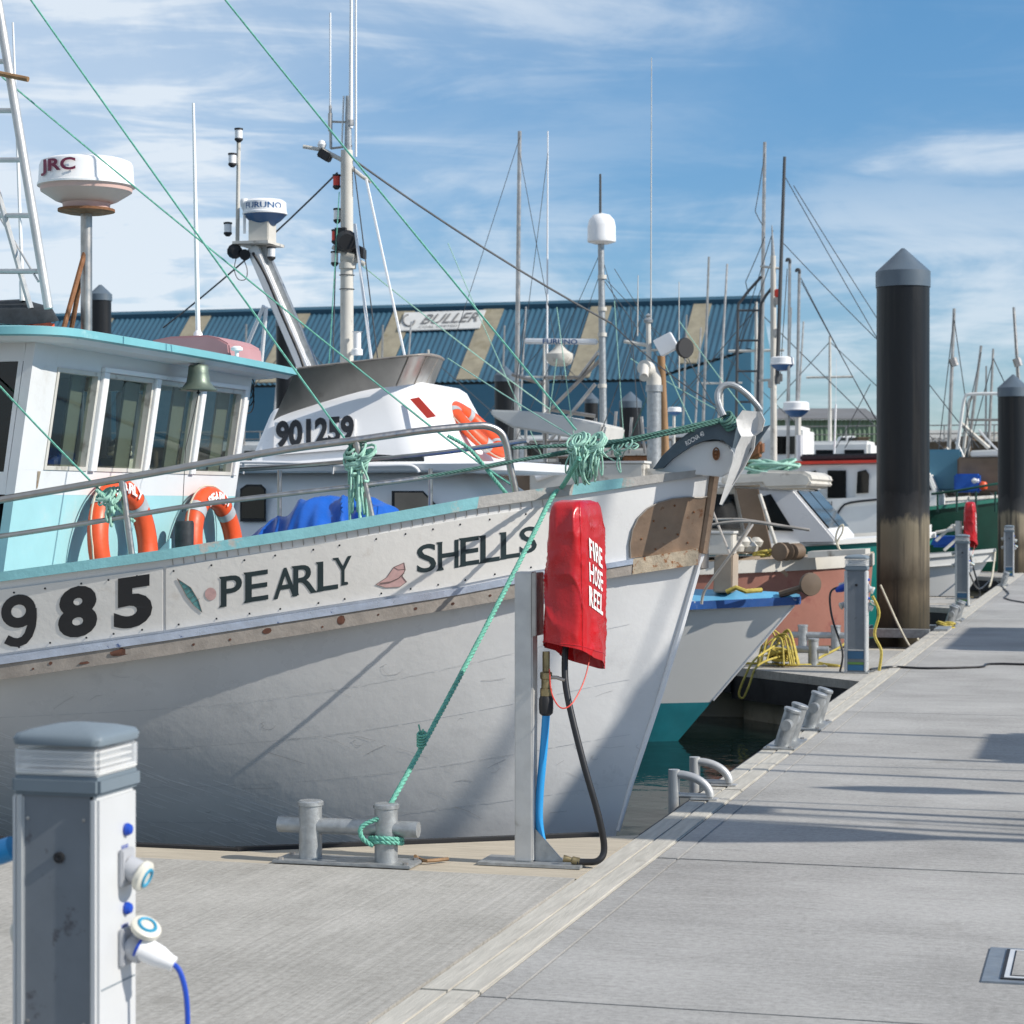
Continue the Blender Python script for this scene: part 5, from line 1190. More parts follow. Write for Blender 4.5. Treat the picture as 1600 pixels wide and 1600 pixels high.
m = MB(); q = quadfn(PV(1073, 697, v0-.003), PV(1101, 680, v0-.003), PV(1070, 690, v0-.003), PV(1098, 673, v0-.003)); write(m, 'ROCNA 40', q, .02); m.build('lettering', 'sign_white', sk_)
m = MB(); hpts = [(1131, 650), (1123, 632), (1121, 617), (1126, 606), (1138, 601), (1152, 605), (1168, 617), (1180, 630), (1188, 641)]
m.tube(smooth([PV(x, y, CV-.14+.10*i/8) for i, (x, y) in enumerate(hpts)], 5), .016, 10); m.build('roll_bar', 'galvanised', an)
m = MB(); f1 = [(1160, 641), (1190, 643), (1196, 650), (1189, 672), (1178, 680), (1176, 712), (1125, 790), (1148, 706), (1155, 677), (1150, 661)]
fa = [PV(x, y, CV-.17) for x, y in f1]
fl_top = [(1152, 650), (1160, 641), (1192, 643), (1196, 652)]
rows = []
sec = [((1150, 655), (1195, 657), .05), ((1153, 672), (1190, 674), .06), ((1158, 682), (1180, 681), .03), ((1150, 700), (1178, 701), .06), ((1143, 727), (1163, 730), .05), ((1134, 756), (1145, 758), .03), ((1124, 788), (1127, 789), .005)]
for a, b_, d in [((1160, 641), (1188, 643), .03)]+sec:
    pa, pb = PV(*a, CV-.26), PV(*b_, CV-.16); mid = pa.lerp(pb, .5)+Wd*d
    rows.append([pa, pa.lerp(mid, .5)+Wd*d*.3, mid, mid.lerp(pb, .5)+Wd*d*.3, pb, pb+Wd*.02, mid+Wd*.02, pa+Wd*.02])
m.grid(rows, True, True); m.build('fluke', 'anchor_grey', an, smooth_deg=30)
m = MB(); m.prism([PV(x, y, CV-.14) for x, y in [(1190, 668), (1203, 664), (1178, 700), (1128, 790), (1124, 789), (1172, 694)]], Wd*.02); m.build('fluke_web', 'shank_blue', an)
m = MB()
for i in range(4): m.tube(ell(PV(1134+i*3, 652+i*4, CV-.15), (N*.03+UP*.01), (UP*.026+Wd*.03), 14)[:-1], .007, 6, closed=True)
m.build('lashing', 'rope_dark', an)

# ---- ropes
def ropething(name, lb, cat, pts, r, mt, group=None, twisted=False, s=None):
    m = MB()
    if twisted: m.rope(pts, r)
    else: m.tube(pts, r, 6)
    lo = min(pts, key=lambda p: p.z)
    return one(name, lb, cat, m, mt, lo, group, smooth_deg=80)
top = onb(880, 748, .05); clt = W(-3.18+.172, 8.80, .21)
m = MB(); m.rope([PV(905, 716, 9.95), onb(884, 758, .05), onb(868, 775, .055)]+sag(onb(868, 775, .055), clt, .02, 8)[1:], .0125, .07)
spl = onb(868, 775, .05).lerp(clt, .80)
for i in range(5): m.tube(ell(spl+UP*(.012*i), N*.018, Wd*.018+UP*.008, 10)[:-1], .006, 5, closed=True)
for i in range(3): m.tube([spl+UP*.03, spl+UP*(.05+.02*i)+N*(.03-.02*i)-Wd*.01], .004, 5)
for i, z in enumerate((.075, .09)): m.rope(ell(W(-3.008, 8.83, z+.02), N*.068, Wd*.068-UP*.012, 22), .011, .06)
m.rope([clt, W(-3.093, 8.76, .17), W(-3.088, 8.755, .12), W(-3.043, 8.76, .09)], .011, .06)
one('mooring_rope', 'green twisted mooring rope from the bow rail down to the near cleat', 'rope', m, 'rope_green', W(-3.0, 8.83, .06), smooth_deg=80)
m = MB(); m.tube(smooth([W(-2.9, 8.9, .03), PG(655, 1342, .012), PG(668, 1345, .014), PG(700, 1342, .012)], 4), .008, 6); one('rope_end', 'short frayed rope end lying on the deck right of the near cleat', 'rope', m, 'wood_pole', PG(668, 1345, 0))
def tangle(name, lb, c, wd, ht, n, r, mt, knots=5, seed=1, dirs=(N, Wd), group=None, up=.4):
    rnd = random.Random(seed); m = MB()
    for i in range(n):
        a = c+dirs[0]*rnd.uniform(-.32, .32)*wd+UP*rnd.uniform(-.08, .06)*ht; b_ = a+dirs[0]*rnd.uniform(.05, .35)*wd*rnd.choice((-1, 1))*.5+dirs[1]*rnd.uniform(-.03, .03)
        dp = ht*rnd.uniform(.15, 1.0)**.8; sw_ = rnd.uniform(-.14, .14)*wd
        mid = (a+b_)/2-UP*dp+dirs[0]*sw_; b_ = b_-UP*rnd.uniform(0, .3)*ht; q1_, q2_ = rnd.uniform(.25, .6), rnd.uniform(.25, .7)
        m.tube(smooth([a, a.lerp(mid, q1_)+dirs[0]*rnd.uniform(-.10, .10)*wd+dirs[1]*rnd.uniform(-.05, .05), mid, b_.lerp(mid, q2_)+dirs[0]*rnd.uniform(-.10, .10)*wd-dirs[1]*rnd.uniform(0, .05), b_], 4), r*rnd.uniform(.8, 1.1), 6)
    for i in range(knots):
        k_ = c+dirs[0]*rnd.uniform(-.3, .3)*wd+UP*rnd.uniform(-.1, .12)*ht
        m.tube(ell(k_, dirs[0]*rnd.uniform(.02, .045)+UP*.01, UP*rnd.uniform(.02, .04)+dirs[1]*.03, 10)[:-1], r*1.1, 6, closed=True)
    return one(name, lb, 'rope', m, mt, c-UP*ht, group, smooth_deg=80)
tangle('rope_bundle', 'green rope knotted and looped round the pulpit stanchion beside the blue tarpaulin', railp(562, 712), .15, .36, 14, .006, 'rope_pale', 22, 3)
tangle('rope_bundle', 'thick bundle of green rope hanging on the bow rail above the red cover', PV(918, 694, 10.4), .21, .21, 52, .0050, 'rope_pale', 30, 5)
tangle('rope_bundle', 'thin green rope loops hanging between the rope bundle and the anchor', PV(975, 694, 10.6), .22, .14, 6, .005, 'rope_pale', 2, 8)
tangle('rope_bundle', 'green rope lashed round the left aqua lifebuoy holder and stanchion', railp(170, 775), .10, .14, 7, .006, 'rope_pale', 8, 11)
# rail extension ropes towards the anchor
for i, (a, b_) in enumerate((((560, 762), (1125, 655)), ((790, 722), (1130, 658)), ((800, 700), (1085, 672)))):
    m = MB(); pa = railp(*a); pb = PV(*b_, CV-.15); m.rope(sag(pa, pb, .015, 8), .009, .06)
    one('bow_line', ('lower', 'upper', 'thin')[i]+' dark green line running from the pulpit rail to the anchor', 'rope', m, 'rope_dark', pb, smooth_deg=80)
m = MB(); m.rope([railp(700, 681), railp(735, 703), railp(775, 752), railp(792, 772)], .010, .05); one('lashing', 'green rope tied diagonally below the end of the pulpit rail', 'rope', m, 'rope_green', railp(792, 772), smooth_deg=80)
# rigging of the nearest boat
def line(par, a, b_, r, mt='rope_green', nm='stay', s=0.01):
    m = MB(); m.tube(sag(a, b_, s, 8), r, 5); return m.build(nm, mt, par)
line(boat, PV(20, -40, 10.3), railp(560, 715), .0055); line(boat, PV(320, -40, 10.6), PV(900, 672, 10.4), .0055); line(boat, PV(3, 120, 10.2), PV(640, 640, 10.9), .0050)
line(boat, PV(640, 640, 10.9), PV(800, 758, 10.9), .006)
line(boat, PV(-40, 560, 9.6), railp(165, 775), .0055); m = MB(); m.rope([railp(150, 765), railp(210, 815)], .010, .05); m.build('lashing', 'rope_pale', boat)
line(boat, PV(700, 560, 12.5), PV(960, 720, 10.6), .004, 'rope_pale')

# ================================================================== OTHER BOATS
def gen_hull(root, ub, cv, L, HB, zb, zm, rake, top, low, gun, deck, p=2.2, Lb=4.0, zline=-.2, gw=.09, gh=.07, flare=.8, qs=None, bulw=0.0, nm='hull', crown=.0):
    def z_s(q): return zm+(zb-zm)*max(0, 1-q/(Lb*1.3))**2
    def rowz(f, HBf, zf):      # f 0 at sheer, 1 at water
        o = []
        for side in (-1, 1):
            r_ = []
            for i in range(31):
                q = L*(i/30)**1.7; z = zf(q); st = ub-rake*max(0, (zb-z))/(zb-WATER)
                h = HBf*(1-(1-min(1, q/Lb))**p) if q < Lb else HBf*(1-.12*((q-Lb)/(L-Lb))**2)
                r_.append(W(st-q, cv+side*h, z))
            o.append(r_)
        return o
    s0 = rowz(0, HB, z_s); s1 = rowz(0, HB*(1+flare)/2, lambda q: z_s(q)*.5+zline*.5); s2 = rowz(0, HB*flare, lambda q: zline); s3 = rowz(0, HB*flare*.93, lambda q: WATER-.12); s4 = rowz(0, HB*.3, lambda q: WATER-.6)
    m = MB()
    for i in (0, 1):
        m.mi = 0; m.grid([s0[i], s1[i], s2[i]]); m.mi = 1; m.grid([s2[i], s3[i], s4[i]])
    m.mi = 0; m.poly([s0[0][-1], s1[0][-1], s2[0][-1], s3[0][-1], s3[1][-1], s2[1][-1], s1[1][-1], s0[1][-1]])
    h_ = m.build(nm, [top, low], root, smooth_deg=50)
    dz = bulw
    m = MB(); m.grid([[a-UP*(dz+.01) for a in s0[0]], [(a+b_)/2-UP*(dz-.03-crown*min(1, i_/10)) for i_, (a, b_) in enumerate(zip(*s0))], [a-UP*(dz+.01) for a in s0[1]]])
    if dz: m.grid([[a+Wd*.03 for a in s0[0]], [a+Wd*.03-UP*(dz+.01) for a in s0[0]]]); m.grid([[a-Wd*.03 for a in s0[1]], [a-Wd*.03-UP*(dz+.01) for a in s0[1]]])
    m.build('deck', deck, root)
    for i, sgn in ((0, -1), (1, 1)):
        m = MB(); cs = [[a+Wd*sgn*.025+UP*.012, a-Wd*sgn*gw+UP*.012, a-Wd*sgn*gw+UP*(.012)-UP*gh, a+Wd*sgn*.025-UP*gh] for a in s0[i]]
        m.grid(cs, True, True); m.build('gunwale', gun, root)
    return h_, s0
def poly_slab(par, pts, v, dv, nm, mt, **k):
    m = MB(); m.prism([PV(x, y, v) for x, y in pts], Wd*dv); return m.build(nm, mt, par, **k)
def pole(par, x0, y0, x1, y1, v, r0, r1, nm, mt, seg=10):
    m = MB(); m.tube([PV(x0, y0, v), PV(x1, y1, v)], r0, seg, r2=r1); return m.build(nm, mt, par)
def radar_dome(par, px, pyt, w_px, v, blue=True, text=None):
    c = PV(px, pyt, v); Y = c.y; r = w_px/2/F*Y; h = r*.95
    t = c-UP*h
    m = MB(); m.lathe(t, [(r*.35, -h*.25), (r*.7, 0), (r*.96, h*.28), (r, h*.30), (r, h*.38), (r*.97, h*.42), (r*.95, h*.86), (r*.8, h*.97), (.01, h)], 32)
    for i, f_ in enumerate(m.f): pass
    nf = len(m.f); m.m = [1 if (i//32) < 2 and blue else 0 for i in range(nf)]
    o = m.build('radome', ['clean_white', 'radar_blue'], par)
    if text:
        m = MB(); write(m, text, lambda x, y: t+Vector((math.sin((x-.5)*1.9)*r*.965, -math.cos((x-.5)*1.9)*r*.965, h*(.50+.28*y))), .02); m.build('lettering', 'radar_blue', o)
    return o
def navlamp(par, px, py, v, s=.05, mt='clean_white', r=.035):
    c = PV(px, py, v); m = MB(); m.mi = 0; m.lathe(c-UP*s, [(r*.5, -.02), (r*1.1, 0), (r*1.1, .015)], 12); m.lathe(c+UP*s, [(r*1.15, 0), (r*1.15, .015), (r*.4, .02)], 12)
    m.mi = 1; m.lathe(c-UP*(s-.0155), [(r, 0), (r, 2*s-.016)], 12); return m.build('signal_lamp', ['black_rubber', mt], par)
def stays(par, segs, v, r=.006, mt='wire'):
    for x0, y0, x1, y1 in segs:
        line(par, PV(x0, y0, v), PV(x1, y1, v), r, mt, 'stay', .02)

# ---- B: white boat with number 901259
vB = 18.4
B = thing('fishing_boat', 'white boat with blue foredeck numbered 901259, moored behind PEARLY SHELLS', 'fishing boat', W(-7, vB, WATER))
ubB = vB*ratio(1250)
gen_hull(B, ubB, vB, 10.5, 1.5, .74, .62, 1.05, 'far_white', 'teal_antifoul', 'gunwale_blue', 'deck_blue', p=2.0, Lb=4.6, zline=-.16, flare=.86, gh=.055, gw=.06, crown=.10)
m = MB(); m.tube([W(ubB-1.05*(.74-z_)/(.74-WATER), vB, z_) for z_ in (.68, .3, -.14)], .012, 6); m.build('stem_band', 'clean_white', B)
# lower cabin
def uB(px, v): return v*ratio(px)
vn, vfar = 17.25, 19.55
m = MB()
ul, ur = uB(300, vn), uB(735, vn)
zc0, zc1 = .6, 1.80
rows = []
for z, e in ((zc0, 0), (1.45, .02), (1.66, .07), (1.80, .16), (1.84, .3)):
    ring = []
    u1_, u0_, v0_, v1_ = ur+.22-e*1.9-(z-zc0)*.16, ul, vn+e, vfar-e; rc = .28
    for a_, b__, c0 in ((1, 1, 0), (-1, 1, 90), (-1, -1, 180), (1, -1, 270)):
        for j in range(6):
            an = R(c0+j*18); ring.append(W((u1_-rc if a_ > 0 else u0_+rc)+rc*math.cos(an), (v1_-rc if b__ > 0 else v0_+rc)+rc*math.sin(an), z))
    rows.append(ring)
m.grid(rows, True, True); cb = m.build('cabin', 'clean_white', B, smooth_deg=60)
# roof slab lip
rows = []
for z, e in ((1.80, -.02), (1.815, -.10), (1.87, -.11), (1.89, -.05)):
    ring = []
    u1_, u0_, v0_, v1_ = ur+.28-e, ul, vn+e, vfar-e; rc = .32
    for a_, b__, c0 in ((1, 1, 0), (-1, 1, 90), (-1, -1, 180), (1, -1, 270)):
        for j in range(6):
            an = R(c0+j*18); ring.append(W((u1_-rc if a_ > 0 else u0_+rc)+rc*math.cos(an), (v1_-rc if b__ > 0 else v0_+rc)+rc*math.sin(an), z))
    rows.append(ring)
m = MB(); m.grid(rows, True, True); m.build('cabin_roof', 'clean_white', B, smooth_deg=60)
for pts, gl in (([(612, 767), (661, 767), (683, 790), (690, 806), (612, 806)], 'window'), ([(385, 757), (408, 757), (415, 764), (415, 815), (375, 815), (375, 764)], 'window'), ([(330, 760), (362, 760), (362, 815), (330, 815)], 'window')):
    m = MB(); m.prism([PV(x, y, vn-.012) for x, y in pts], Wd*.008); wi = m.build('window_frame', 'black_rubber', cb)
    cx0 = sum(p[0] for p in pts)/len(pts); cy0 = sum(p[1] for p in pts)/len(pts)
    m = MB(); m.prism([PV(cx0+(x-cx0)*.88, cy0+(y-cy0)*.86, vn-.016) for x, y in pts], Wd*.003); m.build('pane', 'tan_paint' if pts[0][0] == 612 else 'glass_dark', wi)
uf_ = ur+.22
def wfr(v, z, d=0): return W(uf_-(z-zc0)*.16+d, v, z)
for a, c in ((17.62, 18.3), (18.42, 19.1)):
    m = MB(); m.hexa([wfr(a, 1.30, -.05), wfr(a, 1.30, .012), wfr(c, 1.30, .012), wfr(c, 1.30, -.05), wfr(a+.03, 1.60, -.1), wfr(a+.03, 1.60, .0), wfr(c-.03, 1.60, .0), wfr(c-.03, 1.60, -.1)]); m.build('front_window', 'glass_dark', cb)
# upper house, tapering
def rring(u0_, u1_, v0_, v1_, z0_, z1_, rcc, uu=None):
    ring = []
    for a_, b__, c0 in ((1, 1, 0), (-1, 1, 90), (-1, -1, 180), (1, -1, 270)):
        for j in range(7):
            rc = rcc if a_ > 0 else .10; an = R(c0+j*15); u = (u1_-rc if a_ > 0 else u0_+rc)+rc*math.cos(an)
            ring.append(W(u, (v1_-rc if b__ > 0 else v0_+rc)+rc*math.sin(an), z0_+(z1_-z0_)*(u-u0_)/(u1_-u0_)))
    return ring
Lb_, Rb_ = uB(388, 17.35), uB(690, 17.35); Lt_, Rt_ = uB(428, 17.6), uB(640, 17.6)
m = MB(); m.grid([rring(Lb_, Rb_+.12, 17.32, 19.45, 1.89, 1.89, .40), rring(Lb_+.02, Rb_+.02, 17.36, 19.42, 1.98, 1.98, .40), rring(Lt_-.04, Rt_+.12, 17.54, 19.2, 2.31, 2.54, .36), rring(Lt_-.02, Rt_+.06, 17.57, 19.16, 2.35, 2.58, .34), rring(Lt_+.1, Rt_-.05, 17.7, 19.06, 2.37, 2.60, .3)], True, True)
up = m.build('upper_house', 'clean_white', B, smooth_deg=60)
# number
def upn(px, py, d=.006):
    # sloping near side: v grows from 17.36 at z 1.98 to 17.56 at z 2.28
    v = 17.36
    for _ in range(6):
        z = PV(px, py, v).z; v = 17.335+.18*max(-.2, (z-1.98))/.40
    return PV(px, py, v-d)
m = MB(); m.prism([upn(427, 711, .016), upn(554, 701, .016), upn(555, 655, .016), upn(429, 660, .016)], Wd*.02); nb = m.build('number_plate', 'sign_white', up)
m = MB(); write(m, '901259', lambda x, y: upn(431+122*x, (701-9*x)-43*y-1*x*y, .024), .045); m.build('lettering', 'black_paint', nb)
m = MB(); m.prism([PV(x, y, 17.28) for x, y in ((556, 708), (662, 714), (662, 736), (560, 733))], Wd*.02); m.build('dark_grille', 'cloth_dark', up)
rs = [(640, 622), (654, 619), (682, 652), (665, 656)]
m = MB(); m.poly([upn(x, y, -.10+.0) for x, y in rs]); 
# red sticker lies on the rounded corner
pz = [W(Rt_+.02+(2.50-z)*.30+.0, v, z) for z, v in ((2.46, 17.74), (2.46, 17.86), (2.24, 17.74), (2.24, 17.62))]
m = MB(); m.obox(PV(661, 637, 17.47), (PV(675, 652, 17.42)-PV(648, 622, 17.52))*.5, (PV(655, 619, 17.5)-PV(641, 622, 17.5))*.5, -Wd*.006); m.build('red_sticker', 'sticker_red', up)
# metal wind screen around the top
botp = [PV(427, 657, 17.44), PV(452, 645, 17.44), PV(560, 612, 17.5), PV(620, 603, 17.52), PV(648, 600, 17.7), PV(664, 603, 18.2), PV(676, 606, 19.0)]
topp = [PV(463, 577, 17.30), PV(480, 574, 17.30), PV(560, 565, 17.32), PV(640, 556, 17.35), PV(668, 554, 17.55), PV(686, 557, 18.2), PV(693, 562, 19.2)]
m = MB(); m.grid([smooth(botp, 4), smooth(topp, 4)]); m.grid([[p+Wd*.02-N*.004 for p in smooth(botp, 4)], [p+Wd*.02-N*.004 for p in smooth(topp, 4)]]); wsn = m.build('wind_screen', 'brushed_plate', B, smooth_deg=50)
m = MB(); m.tube(smooth(topp, 4), .011, 8); m.build('top_rim', 'rub_brown', wsn)
m = MB()
for i in (3, 4, 5): m.tube([botp[i]-Wd*.008, topp[i]-Wd*.008], .006, 5)
m.build('seam', 'rub_brown', wsn)
m = MB(); m.tube(smooth([PV(x, y, 17.1) for x, y in ((340, 722), (440, 723), (560, 728), (630, 727), (648, 730), (655, 738))], 4), .014, 8)
for x in (380, 520): m.tube([PV(x, 723, 17.1), PV(x, 740, 17.15)], .010, 6)
m.build('grab_rail', 'clean_white', B)
lb_c = W(-5.43, 18.42, 2.19)
slope = (PV(782, 712, 18.3)-PV(702, 630, 18.3)).normalized()
lifebuoy('orange lifebuoy strapped to the sloping front of the house numbered 901259', lb_c, (slope.cross(Wd)*(-1) if (slope.cross(Wd)).z < 0 else slope.cross(Wd)), -slope, .345, .07)
# main mast with lights
mz = 18.4
mast = pole(B, 542, 600, 542, 235, mz, .062, .055, 'mast', 'off_white', 14)
pole(mast, 544, 240, 544, 150, mz, .035, .022, 'topmast', 'galvanised'); pole(mast, 548, 200, 549, -60, mz, .020, .012, 'whip_aerial', 'clean_white', 8); pole(mast, 556, 245, 556, -60, mz-.1, .011, .009, 'whip_aerial', 'clean_white', 6); pole(mast, 534, 230, 537, 150, mz, .009, .009, 'aerial_rod', 'clean_white', 6)
m = MB(); m.tube([PV(517, 232, mz), PV(516, 165, mz)], .014, 6); m.tube([PV(517, 232, mz), PV(550, 228, mz)], .010, 6); m.tube([PV(514, 190, mz), PV(548, 191, mz)], .010, 6); m.lathe(PV(516, 205, mz), [(.02, 0), (.02, .16)], 8); m.lathe(PV(548, 196, mz), [(.03, 0), (.03, .05)], 8); m.build('aerial_bracket', 'dull_steel', mast)
m = MB(); m.tube([PV(516, 168, mz), PV(516, 20, mz)], .009, 6); m.build('whip_aerial', 'clean_white', mast)
m = MB(); m.tube([PV(538, 252, mz), PV(500, 232, mz)], .020, 8); m.tube([PV(503, 234, mz), PV(474, 229, mz)], .018, 8); m.build('wind_sensor_arm', 'off_white', mast)
m = MB(); m.lathe(PV(503, 226, mz), [(.001, -.045), (.03, -.03), (.042, 0), (.03, .03), (.001, .045)], 16); m.build('gps_ball', 'clean_white', mast)
m = MB(); m.obox(PV(508, 243, mz), N*.05-UP*.03, Wd*.05, UP*.035+N*.02); m.build('lamp_housing', 'black_rubber', mast, bevel=.01)
m = MB(); m.tube([PV(549, 262, mz), PV(566, 276, mz), PV(580, 284, mz)], .018, 8); m.build('spreader', 'off_white', mast)
for x, y, mt in ((526, 284, 'sticker_red'), (527, 337, 'clean_white'), (524, 370, 'sticker_red'), (523, 404, 'clean_white')): navlamp(mast, x, y, mz, .05, mt, .032)
m = MB(); m.obox(PV(537, 375, mz), N*.05, Wd*.1, UP*.10); m.lathe(PV(541, 376, mz-.1), [(.09, 0), (.10, .05), (.07, .12)], 16, N*.4-Wd*.9-UP*.2); m.build('deck_light', 'black_rubber', mast)
m = MB(); m.obox(PV(560, 392, mz), N*.06-UP*.03, Wd*.06, UP*.05); m.build('deck_light', 'black_rubber', mast, bevel=.01)
m = MB(); m.tube([PV(520, 386, mz), PV(570, 413, mz)], .02, 8); m.tube([PV(536, 400, mz), PV(556, 404, mz)], .07, 12); m.build('crosstree', 'off_white', mast)
m = MB(); m.tube([PV(543, 411, mz), PV(543, 420, mz)], .078, 14); m.build('mast_band', 'off_white', mast)
for i in range(5):
    m = MB(); y0 = 430+i*22; m.tube(ell(PV(542, y0, mz), N*.067, Wd*.067, 14)[:-1], .004, 4, closed=True); m.build('cable_tie', 'wire', mast) if i < 2 else None
m = MB(); m.lathe(PV(558, 555, mz-.1), [(.05, 0), (.05, .05), (.035, .06), (.035, .2), (.05, .21)], 12); m.tube([PV(545, 552, mz), PV(558, 548, mz-.1)], .018, 6); m.build('winch', 'clean_white', mast)
# tubes and stays of B
for x0, y0, x1, y1, r, mt in ((554, 350, 580, 560, .015, 'clean_white'), (572, 280, 632, 555, .012, 'clean_white'), (553, 260, 590, 560, .006, 'wire'), (524, 415, 520, 565, .006, 'wire'), (530, 300, 514, 570, .005, 'rope_green')):
    line(B, PV(x0, y0, mz-.15), PV(x1, y1, mz-.3), r, mt, 'stay', 0)
line(B, PV(553, 250, mz), PV(955, 505, mz+1), .010, 'wire', 'stay', .05); line(B, PV(955, 505, mz+1), PV(1130, 640, mz+.4), .006, 'wire', 'stay', .05)
line(B, PV(527, 270, mz), PV(255, 512, mz+2), .009, 'wire', 'stay', .05); line(B, PV(560, 410, mz), PV(860, 640, mz), .006, 'rope_pale', 'stay', .02)
# slanting radar mast
m = MB(); a, b_ = PV(490, 600, 18.2), PV(399, 388, 18.2); ax = (b_-a); m.obox((a+b_)/2, ax/2, Wd*.10, ax.cross(Wd).normalized()*.055); rmB = m.build('radar_mast', 'clean_white', B, bevel=.012)
m = MB(); m.obox((a+b_)/2+N*.075, ax/2, Wd*.03, ax.cross(Wd).normalized()*.035); m.build('mast_web', 'galvanised', rmB)
m = MB(); m.tube(smooth([PV(395, 395, 18.05), PV(415, 430, 18.05), PV(440, 490, 18.05), PV(470, 560, 18.05), PV(480, 600, 18.05)], 4), .014, 6); m.build('cable_run', 'black_rubber', rmB)
for x0, y0, x1, y1 in ((412, 478, 386, 540), (416, 480, 408, 570)):
    m = MB(); m.tube([PV(x0, y0, 18.5), PV(x1, y1, 18.7)], .018, 8); m.build('mast_brace', 'clean_white', rmB)
m = MB(); pf = PV(404, 382, 18.2); m.obox(pf, N*.17, Wd*.2, UP*.012); pfm = m.build('platform', 'off_white', rmB)
m = MB(); m.obox(PV(410, 362, 18.2), N*.095, Wd*.10, UP*.10); m.build('radar_pedestal', 'off_white', pfm, bevel=.008)
radar_dome(rmB, 414, 312, 70, 18.2, True, 'FURUNO')
m = MB(); m.tube([PV(371, 380, 18.2), PV(373, 215, 18.2)], .018, 8); m.build('light_pole', 'off_white', rmB)
for x, y in ((373, 211), (363, 250), (356, 358), (424, 396)): navlamp(rmB, x, y, 18.15, .045, 'clean_white', .034)
m = MB(); m.lathe(PV(382, 330, 18.1), [(.012, -.2), (.014, 0), (.035, .05), (.04, .09), (.03, .11)], 12); m.build('gps_mushroom', 'clean_white', rmB)
m = MB(); m.lathe(PV(366, 390, 18.1), [(.03, 0), (.06, .02), (.07, .07), (.03, .1)], 12, N*.5-Wd-UP*.4); m.lathe(PV(382, 396, 18.1), [(.02, 0), (.045, .02), (.05, .06)], 12, N*.5-Wd-UP*.4); m.build('horn', 'black_rubber', rmB)
m = MB(); m.tube(smooth([PV(370, 400, 18.1), PV(366, 420, 18.1), PV(372, 436, 18.1), PV(384, 436, 18.1), PV(386, 420, 18.1), PV(378, 400, 18.1)], 4), .004, 5); m.build('cable_loop', 'black_rubber', rmB)
# foredeck gear of B
m = MB()
m.tube(smooth([PV(x, y, 17.75) for x, y in ((1096, 944), (1099, 928), (1108, 912), (1145, 862), (1168, 826), (1172, 814))], 4), .012, 8)
m.tube(smooth([PV(x, y, 17.75) for x, y in ((1100, 823), (1130, 817), (1170, 815), (1215, 821), (1265, 828))], 4), .012, 8); m.tube(smooth([PV(x, y, 18.9) for x, y in ((1100, 812), (1150, 811), (1178, 814), (1265, 828))], 4), .010, 8)
m.tube([PV(1145, 866, 17.9), PV(1176, 820, 18.6)], .010, 8); m.tube([PV(1112, 795, 18.6), PV(1142, 870, 18.3)], .011, 8)
m.build('bow_rail', 'rail_old', B)
m = MB(); m.prism([PV(x, y, 18.2) for x, y in ((1116, 868), (1145, 866), (1144, 926), (1114, 926))], Wd*.3); m.build('bitt_box', 'tan_paint', B, bevel=.01)
m = MB(); m.tube([PV(1218, 929, 18.35), PV(1256, 918, 18.35)], .03, 8); m.lathe(PV(1266, 913, 18.30), [(.02, -.03), (.095, -.02), (.10, 0), (.095, .02), (.02, .03)], 20, N*.55-Wd*.8); m.build('bow_fitting', 'brown_paint', B)
m = MB(); m.tube([PV(1135, 925, 18.0), PV(1150, 918, 18.0), PV(1165, 924, 18.0), PV(1190, 922, 18.1)], .02, 8); one('rope_end', 'yellow rope lying on the blue foredeck', 'rope', m, 'rope_yellow', PV(1150, 925, 18.0))

# ---- C: rust red hull
vC = 25.4
Cb = thing('fishing_boat', 'old boat with rust-red hull and white cap rail lying beyond the second finger', 'fishing boat', W(-7, vC, WATER))
ubC = vC*ratio(1365)
gen_hull(Cb, ubC, vC, 10, 1.65, .95, .84, .12, 'rust_hull', 'brown_paint', 'off_white', 'tan_paint', p=3.2, Lb=3.2, zline=-.08, gw=.10, gh=.13, flare=.93)
m = MB(); m.prism([PV(1262, 872, 24.1), PV(1352, 866, 24.1), PV(1352, 858, 24.1), PV(1262, 862, 24.1)], Wd*.5); m.build('deck_pad', 'off_white', Cb)
poly_slab(Cb, [(1126, 752), (1128, 742), (1190, 740), (1196, 734), (1255, 736), (1266, 742), (1270, 752), (1262, 762), (1195, 764), (1190, 757), (1130, 760)], 24.4, 1.9, 'canopy_roof', 'off_white', bevel=.04)
m = MB(); m.prism([PV(x, y, 24.38) for x, y in ((1150, 764), (1184, 764), (1207, 866), (1172, 866))], Wd*.06); m.build('canopy_support', 'brown_paint', Cb); m = MB(); m.prism([PV(x, y, 25.9) for x, y in ((1150, 764), (1170, 764), (1190, 866), (1172, 866))], Wd*.06); m.build('canopy_support', 'brown_paint', Cb)
m = MB(); m.tube([PV(1187, 772, 24.3), PV(1213, 852, 24.3)], .022, 8); m.build('grab_rail', 'off_white', Cb)
poly_slab(Cb, [(1060, 762), (1150, 762), (1168, 866), (1050, 866)], 24.6, 1.6, 'wheelhouse', 'off_white', bevel=.02)
poly_slab(Cb, [(1118, 772), (1146, 772), (1156, 826), (1112, 826)], 24.56, .03, 'side_window', 'glass_dark')
m = MB(); m.lathe(PV(1223, 862, 24.2), [(.03, -.1), (.10, -.09), (.105, -.07), (.05, -.06), (.05, .06), (.105, .07), (.10, .09), (.03, .1)], 22, N*.3+Wd*.9); m.lathe(PV(1242, 862, 24.4), [(.03, -.1), (.09, -.09), (.095, -.07), (.095, .09), (.03, .1)], 18, N*.3+Wd*.9); m.build('rope_hauler', 'brown_paint', Cb)
m = MB(); m.mi = 0; m.prism([PV(x, y, 24.0) for x, y in ((1226, 890), (1232, 898), (1229, 902), (1224, 897), (1219, 893))], -Wd*.004); m.build('paint_chip', 'brown_paint', Cb)
m = MB()
